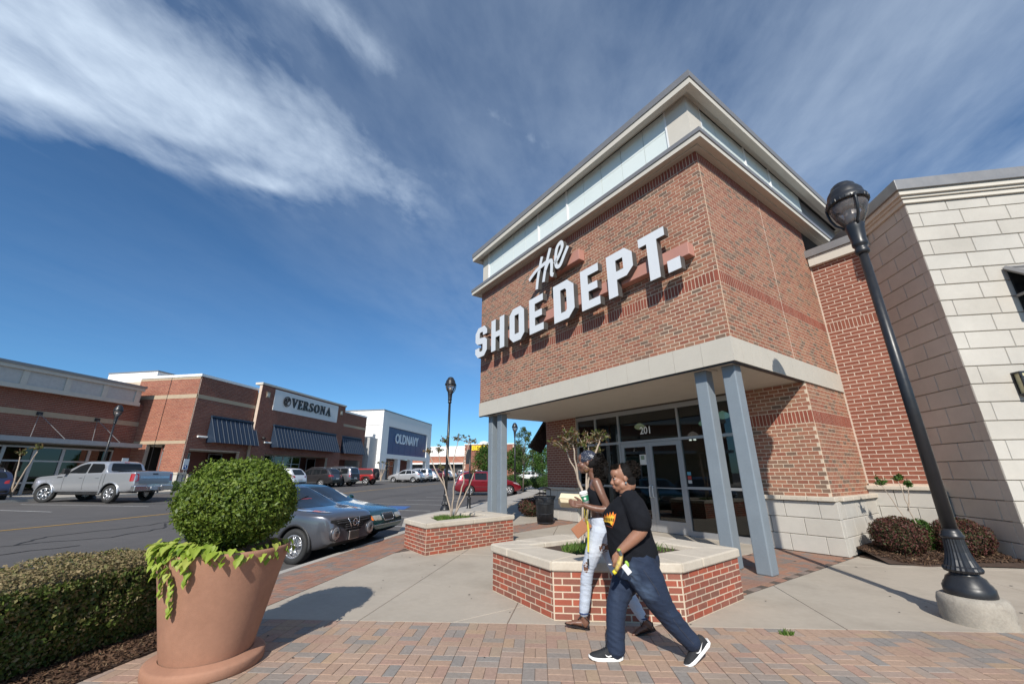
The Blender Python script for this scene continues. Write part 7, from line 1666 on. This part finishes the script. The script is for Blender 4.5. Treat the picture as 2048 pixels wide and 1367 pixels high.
def woman_tee():
    r = thing('person', 'woman in black T-shirt and dark jeans walking with a drink pouch in hand', 'person', (.36, 4.18, 0), 0, 'women walking past the planter')
    o0 = Vector((.36, 4.18, 0)); T0 = Matrix.Translation(-o0)
    HM = T0 @ Matrix.Translation(Vector((0.3503, 4.200, 1.4552))) @ Matrix.Rotation(R(186), 4, 'Z') @ Matrix.Rotation(R(8), 4, 'Y')
    b = MB(); g = MB()
    loft(g, [(.38, 4.2, .62, .14, .15), (.39, 4.2, .80, .18, .19), (.385, 4.2, .98, .17, .175), (.37, 4.2, 1.14, .165, .175), (.38, 4.2, 1.24, .12, .165), (.385, 4.2, 1.30, .07, .10)])
    limb(g, [(.39, 4.2, 1.22), (.375, 4.2, 1.31), (.362, 4.2, 1.40)], [.075, .062, .058])
    # near arm, hand at the thigh
    limb(g, [(0.4106, 4.030, 1.2469), (0.4469, 3.970, 1.1237), (0.4540, 3.950, 1.0320), (0.3744, 3.950, 0.9524), (0.2574, 3.950, 0.8588)], [.075, .066, .056, .050, .032])
    hand(g, (0.2574, 3.950, 0.8588), (-.28, .05, -1), (-1, -.25, .2), (.35, .9, .1), .75, 1.12)
    limb(g, [(.41, 4.37, 1.235), (.46, 4.43, 1.10), (.46, 4.44, 1.0), (.38, 4.43, .90), (.29, 4.42, .81)], [.072, .064, .055, .048, .032]); hand(g, (.29, 4.42, .81), (-.35, 0, -1), (-1, .2, .2), (.3, -.9, .1), .9, 1.1)
    for P_ in ([(.40, 4.28, .74), (.22, 4.22, .41), (.165, 4.14, .10)], [(.42, 4.10, .74), (.55, 4.12, .41), (.77, 4.17, .17)]): limb(g, P_, [.10, .06, .042])
    g.xf(T0); head(g, HM, 1.02); body = fuse('body', g, SKIN1, r, .0062, 3)
    face_bits(r, HM, 1.02, LIP, HAIR)
    # tee
    t = MB(); loft(t, [(.40, 4.2, .755, .205, .222, .12), (.395, 4.2, .80, .213, .226, .1), (.382, 4.2, .86, .216, .224, .03), (.372, 4.2, .93, .207, .217), (.365, 4.2, 1.00, .200, .212), (.352, 4.2, 1.07, .203, .21), (.350, 4.2, 1.13, .206, .21), (.364, 4.2, 1.19, .178, .21), (.385, 4.2, 1.245, .140, .195), (.39, 4.2, 1.285, .10, .145), (.385, 4.2, 1.315, .075, .085, .35)], 28)
    limb(t, [(0.3896, 4.060, 1.2643), (0.4191, 4.020, 1.2142), (0.4446, 3.975, 1.1421), (0.4529, 3.965, 1.0913)], [.085, .098, .098, .096]); limb(t, [(.40, 4.35, 1.245), (.45, 4.41, 1.15), (.455, 4.42, 1.08)], [.09, .095, .092])
    t.xf(T0); tee = fuse('t_shirt', t, TEE, r, .0085, 5, fold=.007, fs=(6, 6, 9))
    MB().lathe([(.066, -.006), (.072, 0), (.066, .006), (.060, 0), (.066, -.006)], 24, cap=False).xf(T0 @ Matrix.Translation((.374, 4.2, 1.328)) @ Matrix.Rotation(R(-20), 4, 'Y')).build('collar', TEE, r, smooth=True)
    # flame print on the chest, laid onto the cloth
    bv = BVHTree.FromPolygons([v.co for v in tee.data.vertices], [tuple(p.vertices) for p in tee.data.polygons])
    def lay_print(name, poly, mat, off, step=.02):
        poly = [(.135+(x-.135)*1.22, z) for x, z in poly]
        v, f = tri_poly(poly, step); P = []; ok = []
        for p in v:
            w0 = Vector((p.x, 4.2, p.y))-o0; h = bv.ray_cast(w0+Vector((-.3, -1.2, .02)), Vector((.3, 1.2, -.02)).normalized())
            P.append(h[0]+h[1]*off if h[0] else Vector()); ok.append(h[0] is not None)
        fs = [tuple(t_) for t_ in f if all(ok[i] for i in t_)]
        m = MB().add(P, fs); ob = m.build(name, mat, tee); ob.data.polygons.foreach_set('use_smooth', [True]*len(fs)); return ob
    fl = [(.135, 1.075), (.15, 1.118), (.162, 1.10), (.172, 1.135), (.186, 1.115), (.196, 1.148), (.208, 1.125), (.222, 1.158), (.232, 1.132), (.248, 1.165), (.256, 1.138), (.272, 1.150), (.262, 1.105), (.252, 1.075), (.236, 1.04), (.222, 1.066), (.19, 1.072), (.16, 1.066)]
    lay_print('flame_print', fl, M('orange flame print', (.62, .16, .02), .8, var=.35, vs=22), .004)
    lay_print('flame_print', [((x-.205)*.80+.205, (z-1.10)*.74+1.094) for x, z in fl], M('yellow flame print', (.78, .47, .04), .8, var=.25, vs=30), .0065)
    for i, x in enumerate(np.linspace(.165, .245, 7)): lay_print('print_letter', [(x-.004, 1.082+.008*(i % 2)), (x+.004, 1.084), (x+.006, 1.108), (x-.001, 1.112)], INK, .009)
    lay_print('print_line', [(.135, 1.05), (.235, 1.034), (.235, 1.029), (.135, 1.045)], M('rust print', (.30, .06, .02), .8), .005)
    # jeans
    j = MB(); loft(j, [(.40, 4.2, .62, .165, .175), (.405, 4.2, .70, .20, .215), (.408, 4.2, .77, .205, .22), (.40, 4.2, .845, .198, .212, .05)], 24)
    limb(j, [(.385, 4.285, .72), (.30, 4.25, .56), (.215, 4.20, .41), (.185, 4.16, .24), (.172, 4.135, .085)], [.145, .118, .088, .077, .078])
    limb(j, [(.42, 4.10, .73), (.50, 4.09, .58), (.585, 4.12, .41), (.69, 4.15, .27), (.795, 4.17, .155)], [.155, .135, .098, .082, .072])
    j.xf(T0); jn = fuse('jeans', j, JEAN1, r, .0085, 5, fold=.0075, fs=(7, 7, 19))
    MB().tube([p-o0 for p in (Vector((.44, 3.945, .72)), Vector((.53, 3.955, .58)), Vector((.60, 4.02, .42)), Vector((.70, 4.065, .275)), Vector((.80, 4.095, .16)))], .0014, 5).build('jean_seam', M('jean thread', (.06, .06, .07), .8), r)
    sneaker(r, Vector((.135, 4.13, .098))-o0, (-1, -.12, 0), 0., 1); sneaker(r, Vector((.825, 4.17, .165))-o0, (-1, -.22, 0), R(38), 1)
    # hair: slicked cap, curls at the forehead, a curly puff at the back
    c = MB(); c.ell((-.034, 0, .040), (.098, .079, .089), 24, 16); c.ell((-.060, 0, -.018), (.062, .066, .085), 20, 12); c.ell((-.085, 0, .03), (.06, .062, .07), 20, 12); c.xf(HM @ Matrix.Scale(1.02, 4)); c.build('hair', HAIR, r, smooth=True)
    curls('curly_puff', r, HM, (-.112, 0, .060), (.074, .082, .084), 4600, .020); curls('curly_fringe', r, HM, (.045, 0, .104), (.046, .056, .030), 1800, .017); curls('curly_fringe', r, HM, (-.034, 0, .046), (.100, .080, .091), 2600, .010, depth=.1, lump=.05, zmin=.1)
    MB().lathe([(.008, -.002), (.010, 0), (.008, .002)], 10).xf(HM @ Matrix.Translation((-.008, .085, -.045)) @ Matrix.Rotation(R(90), 4, 'X')).build('ear_stud', CHROME, r)
    return r
woman_tee()
pouch = thing('drink_pouch', 'colourful yellow and green drink pouch held at the thigh', 'pouch', (0.2437, 3.925, 0.7559))
b = MB(); b.tube([(-.035, 0, -.045), (-.012, 0, -.005), (.012, 0, .045), (.022, 0, .085)], [(.022, .016), (.030, .022), (.028, .020), (.014, .012)], 12); b.build('bottle', M('juice print', (.50, .38, .10), .35, var=.55, vs=45, spots=(38, .5, .6, (.32, .16, .28), .9)), pouch, smooth=True)
MB().tube([(-.058, -.005, -.062), (-.036, 0, -.046)], [.017, .018], 12).build('cap', M('yellow cap', (.72, .60, .03), .4), pouch, smooth=True)
MB().tube([(.018, -.004, .075), (.005, -.006, .115)], [(.021, .014), (.020, .013)], 10).build('label_sleeve', M('grey label', (.10, .11, .12), .4, var=.5, vs=60), pouch); MB().tube([(.004, -.006, .113), (.0, -.006, .126)], [(.022, .015), (.022, .015)], 10).build('green_band', M('lime band', (.30, .48, .06), .5), pouch)
MB().box(-.022, .022, -.003, .003, -.04, .04).xf(Matrix.Translation((.055, -.012, -.028)) @ Matrix.Rotation(R(-38), 4, 'Y')).build('white_card', M('white card', (.62, .62, .62), .5, var=.2, vs=70), pouch)
MB().ell((.062, -.004, .012), (.016, .012, .026), 10, 8, Matrix.Rotation(R(-25), 3, 'Y')).build('lime_tag', M('lime band', (.3, .48, .06)), pouch, smooth=True)
cg = thing('white_stick', 'thin white stick poking forward below the drink pouch hand', 'stick', (0.2063, 4.050, 0.7370)); MB().tube([(-.05, 0, -.002), (.04, 0, .0)], .005, 6).build('stick', WHITE_P, cg)
def sandal(parent, ankle, toe_dir, pitch, skin):
    f = Vector(toe_dir).normalized(); T = Matrix.Translation(ankle) @ Matrix.Rotation(math.atan2(f.y, f.x), 4, 'Z') @ Matrix.Rotation(pitch, 4, 'Y')
    ol = [(-.072, -.018), (-.078, 0), (-.072, .018), (-.04, .028), (.02, .026), (.09, .037), (.14, .034), (.178, .014), (.180, -.006), (.15, -.034), (.09, -.039), (.02, -.028), (-.04, -.028)]
    m = MB(); m.prism(ol, -.098, -.088); s_ = m.xf(T).build('sandal_sole', INK, parent)
    for q in ([(-.07, -.026, -.09), (-.058, -.030, -.05), (-.068, 0, -.03), (-.058, .030, -.05), (-.07, .026, -.09)], [(.10, -.04, -.088), (.105, -.025, -.06), (.108, 0, -.052), (.105, .025, -.06), (.10, .04, -.088)], [(-.03, -.032, -.088), (.0, -.03, -.055), (.05, .012, -.03), (.02, .035, .01), (-.03, .02, .035)], [(-.03, .032, -.088), (.0, .03, -.055), (.05, -.012, -.03), (.02, -.035, .01), (-.03, -.02, .035)], [(-.06, 0, -.03), (-.02, -.036, .012), (.025, 0, .02), (-.02, .036, .012), (-.06, 0, -.03)], [(-.045, 0, .02), (-.01, -.034, .045), (.024, 0, .05), (-.01, .034, .045), (-.045, 0, .02)]):
        MB().tube(q, .0042, 5).xf(T).build('strap', INK, parent, smooth=True)
    def ft(mb):
        k = MB(); k.tube([(0, 0, .05), (-.005, 0, .0), (-.03, 0, -.045), (-.045, 0, -.066)], [.034, .033, .034, .026], 12); k.tube([(-.045, 0, -.066), (.0, 0, -.05), (.06, 0, -.058), (.11, 0, -.068)], [(.026, .024), (.029, .032), (.034, .024), (.034, .016)], 12)
        for i, (l, rr) in enumerate(((.058, .011), (.052, .0085), (.046, .008), (.038, .0075), (.03, .007))): y = (.024-.0135*i); k.tube([(.10, y, -.072), (.10+l, y*1.05, -.078)], [rr*1.1, rr], 8); k.ell((.10+l, y*1.05, -.078), (rr,)*3, 8, 6)
        k.xf(T); mb.add(k.v, k.f)
    return ft
def woman_crop():
    o0 = Vector((.12, 4.8, 0)); r = thing('person', 'woman in navy bandana, black crop top and ripped pale jeans carrying a box', 'person', o0, 0, 'women walking past the planter'); T0 = Matrix.Translation(-o0)
    HM = T0 @ Matrix.Translation(Vector((0.0279, 4.800, 1.6145))) @ Matrix.Rotation(R(172), 4, 'Z') @ Matrix.Rotation(R(2), 4, 'Y')
    g = MB()
    loft(g, [(.125, 4.8, .90, .085, .135), (.125, 4.8, 1.0, .090, .145), (.12, 4.8, 1.08, .082, .122), (.115, 4.8, 1.18, .088, .125), (.105, 4.8, 1.28, .092, .135), (.11, 4.8, 1.37, .075, .150), (.112, 4.8, 1.425, .055, .12), (.10, 4.8, 1.45, .04, .06)])
    limb(g, [(.11, 4.8, 1.40), (.085, 4.8, 1.47), (.055, 4.8, 1.55)], [.055, .047, .046])
    limb(g, [(.115, 4.665, 1.405), (.16, 4.63, 1.28), (.205, 4.62, 1.15), (.09, 4.61, 1.145), (-.03, 4.62, 1.18)], [.050, .044, .037, .036, .024]); hand(g, (-.035, 4.62, 1.18), (-1, .15, .10), (.1, .5, 1), (0, .8, .5), .35, 1.02, thumb=1.)
    limb(g, [(.11, 4.94, 1.40), (.15, 4.99, 1.27), (.18, 5.0, 1.14), (.06, 4.98, 1.16), (-.05, 4.92, 1.19)], [.050, .044, .037, .035, .024]); hand(g, (-.055, 4.915, 1.19), (-1, -.3, .05), (.1, -.5, 1), (0, -.7, .6), .5, 1.02)
    limb(g, [(.12, 4.73, .90), (.03, 4.74, .70), (-.045, 4.77, .52), (-.075, 4.79, .32), (-.10, 4.80, .11)], [.082, .072, .048, .047, .033]); limb(g, [(.14, 4.87, .90), (.22, 4.84, .66), (.295, 4.80, .46), (.40, 4.77, .27), (.49, 4.755, .115)], [.082, .072, .048, .047, .033])
    g.xf(T0)
    f1 = sandal(r, Vector((-.105, 4.80, .105))-o0, (-1, .10, 0), R(-9), SKIN2); f2 = sandal(r, Vector((.495, 4.75, .118))-o0, (-1, -.12, 0), R(14), SKIN2); f1(g); f2(g)
    head(g, HM, .98); fuse('body', g, SKIN2, r, .0062, 3); face_bits(r, HM, .98, M('dark lips', (.13, .04, .035), .4), HAIR)
    t = MB(); loft(t, [(.118, 4.8, 1.115, .090, .130), (.115, 4.8, 1.18, .098, .135), (.100, 4.8, 1.26, .112, .143), (.105, 4.8, 1.32, .098, .142), (.112, 4.8, 1.36, .080, .120)], 22)
    for y in (4.73, 4.87): limb(t, [(.06, y, 1.33), (.085, y, 1.42), (.15, y, 1.40), (.175, y, 1.30)], [.022, .012, .012, .018], 8)
    t.xf(T0); fuse('crop_top', t, TEE, r, .008, 3)
    j = MB(); loft(j, [(.13, 4.8, .84, .09, .135), (.13, 4.8, .92, .112, .160), (.13, 4.8, 1.0, .105, .155), (.125, 4.8, 1.05, .098, .146, .1)], 22)
    limb(j, [(.115, 4.73, .91), (.04, 4.735, .72), (-.035, 4.765, .53), (-.065, 4.79, .34), (-.095, 4.80, .15)], [.102, .085, .061, .058, .046]); limb(j, [(.145, 4.87, .91), (.225, 4.84, .67), (.29, 4.80, .47), (.39, 4.77, .29), (.475, 4.757, .145)], [.102, .085, .062, .058, .046])
    j.xf(T0); jn = fuse('jeans', j, JEAN2, r, .0075, 4, fold=.0055, fs=(8, 8, 24))
    bv = BVHTree.FromPolygons([v.co for v in jn.data.vertices], [tuple(p.vertices) for p in jn.data.polygons])
    def rip(cx, cz, w, h, y, sd=0):
        poly = [(cx+w*(1+.06*rnd.gauss(0, 1))*math.cos(a), cz+h*(1+.06*rnd.gauss(0, 1))*math.sin(a)) for a in np.linspace(0, 2*PI, 13)[:-1]]; v, f = tri_poly(poly, .02); P = []; ok = []
        for p in v: h_ = bv.ray_cast(Vector((p.x, y, p.y))-o0+Vector((-.15, -1, 0)), Vector((.15, 1, 0)).normalized()); P.append(h_[0]+h_[1]*.002 if h_[0] else Vector()); ok.append(h_[0] is not None)
        fs = [tuple(q) for q in f if all(ok[i] for i in q)]; MB().add(P, fs).build('rip', SKIN2, jn, smooth=True)
        n = len(poly)
        for k_ in range(4): z = cz-h*.7+k_*h*.45; P = [bv.ray_cast(Vector((cx+u*w*1.1, y, z+.006*math.sin(u*4+k_)))-o0+Vector((-.15, -1, 0)), Vector((.15, 1, 0)).normalized()) for u in (-1, -.4, .3, 1)]; P = [q[0]+q[1]*.004 for q in P if q[0]]; MB().tube(P, .0022, 4).build('thread', WHITE_W, jn) if len(P) > 2 and k_ in (0, 3) else None
    rip(*(-0.0488, 0.5737), .026, .045, 4.7); rip(*(0.1580, 0.7643), .045, .048, 4.76); rip(*(-0.0293, 0.6224), .018, .012, 4.7); rip(*(0.2370, 0.6705), .012, .05, 4.76)
    for p_ in ((-.095, 4.80, .145), (.478, 4.757, .142)): MB().lathe([(.047, -.008), (.050, 0), (.047, .008)], 18, cap=False).xf(T0 @ Matrix.Translation(p_)).build('cuff', M('navy cuff', (.03, .05, .13), .8), r)
    # scarf over the crown and the long dark hair behind
    SM = HM @ Matrix.Scale(.98, 4); c = MB(); vs = []
    c.ell((-.022, 0, .040), (.106, .084, .097), 26, 18); c.xf(SM); bm = bmesh.new(); me = c.mesh('bandana', M('navy bandana', (.018, .024, .045), .85, var=.2, vs=20), True); bm.from_mesh(me); inv = SM.inverted(); bmesh.ops.delete(bm, geom=[v for v in bm.verts if (inv @ v.co).z < .020-.30*(inv @ v.co).x-.02], context='VERTS'); bm.to_mesh(me); bm.free(); sc = child('bandana', me, r)
    bvh = BVHTree.FromPolygons([v.co for v in me.vertices], [tuple(p.vertices) for p in me.polygons])
    for i in range(46):
        d = Vector((rnd.uniform(-1, 1), rnd.uniform(.1, 1), rnd.uniform(0, 1))).normalized(); o_ = SM @ Vector((-.02, 0, .03)); h_ = bvh.ray_cast(o_+SM.to_3x3() @ d*.3, -(SM.to_3x3() @ d).normalized())
        if h_[0]: q = (h_[1]).to_track_quat('Z', 'Y').to_matrix().to_4x4(); MB().lathe([(rnd.uniform(.0015, .0034), 0), (0, .001)], 6, cap=False).xf(Matrix.Translation(h_[0]+h_[1]*.0015) @ q).build('scarf_print', WHITE_W, sc)
    for rr in (.012, .022):
        P = []
        for a in np.linspace(0, 2*PI, 26): d = Vector((-.50+rr*9*math.cos(a)*1.1, .80, .42+rr*9*math.sin(a))).normalized(); h_ = bvh.ray_cast(SM @ Vector((-.02, 0, .03))+SM.to_3x3() @ d*.3, -(SM.to_3x3() @ d).normalized()); P += [h_[0]+h_[1]*.002] if h_[0] else []
        if len(P) > 4: MB().tube(P, .0011, 4).build('scarf_print', WHITE_W, sc)
    h = MB(); limb(h, [tuple(HM @ Vector(q)) for q in ((-.07, 0, .04), (-.125, 0, -.01), (-.15, 0, -.09), (-.135, 0, -.17), (-.12, 0, -.25))], [.066, .074, .078, .068, .035]); h.ell(HM @ Vector((-.04, 0, -.01)), (.08, .075, .075)); fuse('long_hair', h, HAIR, r, .009, 3)
    curls('hair_strands', r, HM, (-.135, 0, -.07), (.085, .09, .15), 4200, .030, depth=.25, lump=.25)
    MB().lathe([(.024, -.002), (.027, 0), (.024, .002), (.022, 0), (.024, -.002)], 18, cap=False).xf(HM @ Matrix.Translation((.004, .079, -.072)) @ Matrix.Rotation(R(90), 4, 'X')).build('hoop_earring', M('gold', (.62, .42, .14), .25, .9), r)
    return r
woman_crop()
bx_ = thing('food_box', 'cream fold over takeaway box carried in front of the crop top', 'box', (-.165, 4.77, 1.20))
CREAM = M('cream fibre box', (.62, .53, .36), .75, var=.06, vs=8)
MB().box(-.125, .105, -.10, .10, 0, .004).build('tray', CREAM, bx_); b = MB(); b.add([(-.105, -.08, -.034), (.085, -.08, -.034), (.085, .08, -.034), (-.105, .08, -.034), (-.12, -.095, .0), (.1, -.095, .0), (.1, .095, .0), (-.12, .095, .0)], [(3, 2, 1, 0), (0, 1, 5, 4), (1, 2, 6, 5), (2, 3, 7, 6), (3, 0, 4, 7)]); b.build('tray_base', CREAM, bx_, bev=.006)
b = MB(); b.add([(-.12, -.095, .006), (.1, -.095, .006), (.1, .095, .006), (-.12, .095, .006), (-.105, -.08, .055), (.085, -.08, .055), (.085, .08, .055), (-.105, .08, .055)], [(4, 5, 6, 7), (0, 1, 5, 4), (1, 2, 6, 5), (2, 3, 7, 6), (3, 0, 4, 7)]); b.build('lid', CREAM, bx_, bev=.006)
bx_.rotation_euler = (R(-20), R(3), R(4)); bx_.scale = (1.15, 1.1, 1.15)
cup = thing('paper_cup', 'paper coffee cup with white lid and green print beside the box', 'cup', (-.005, 4.70, 1.19)); cup.rotation_euler = (R(4), R(-14), 0); cup.scale = (1.15, 1.15, 1.12)
MB().lathe([(.029, 0), (.038, .085), (.0385, .09)], 24).build('cup_body', M('paper cup white', (.72, .72, .70), .6), cup, smooth=True); MB().lathe([(.0325, .026), (.0384, .074)], 24, cap=False).build('green_print', M('green cup print', (.03, .22, .11), .6, var=.1), cup, smooth=True)
MB().lathe([(.040, .088), (.042, .094), (.040, .102), (.037, .112), (.035, .114), (.033, .110), (0, .109)], 26).build('lid', WHITE_P, cup, smooth=True); MB().lathe([(.012, 0), (.012, .001), (0, .0012)], 14).xf(Matrix.Translation((.0, -.0378, .05)) @ Matrix.Rotation(R(97), 4, 'X')).build('print_mark', WHITE_P, cup)
ws = thing('wallet', 'tan leather wristlet wallet hanging from a yellow strap', 'wallet', (-0.0725, 4.660, 0.9538))
MB().box(-.058, .058, -.009, .009, -.098, .098).xf(Matrix.Rotation(R(52), 4, 'Y')).build('leather', M('tan leather', (.33, .135, .065), .5, var=.08, bump=.3, bs=90), ws, bev=.007)
MB().box(-.008, .008, -.011, -.008, -.008, .008).xf(Matrix.Rotation(R(52), 4, 'Y') @ Matrix.Translation((-.04, 0, .07))).build('clasp', CHROME, ws)
ly = thing('lanyard', 'yellow lanyard with keys hanging from the wrist', 'lanyard', (-0.0193, 4.640, 1.1631))
YL = M('yellow lanyard', (.62, .55, .05), .7)
for dx in (-.008, .008): MB().tube([(dx, .0, .02), (dx*1.6, -.01, -.06), (.004+dx, 0, -.14), (.012+dx*.5, 0, -.17)], [(.007, .002)]*4, 5).build('cord', M('olive cord', (.26, .21, .03), .7), ly)
MB().tube([(.012, 0, -.14), (.018, -.004, -.24), (.008, -.004, -.36), (.004, 0, -.43)], [(.004, .012)]*4, 6).build('strap', YL, ly)
MB().tube([(.004, 0, -.43), (.0, 0, -.50)], .003, 5).build('ring', CHROME, ly); MB().box(-.012, .008, -.003, .003, -.555, -.495).build('key', INK, ly)
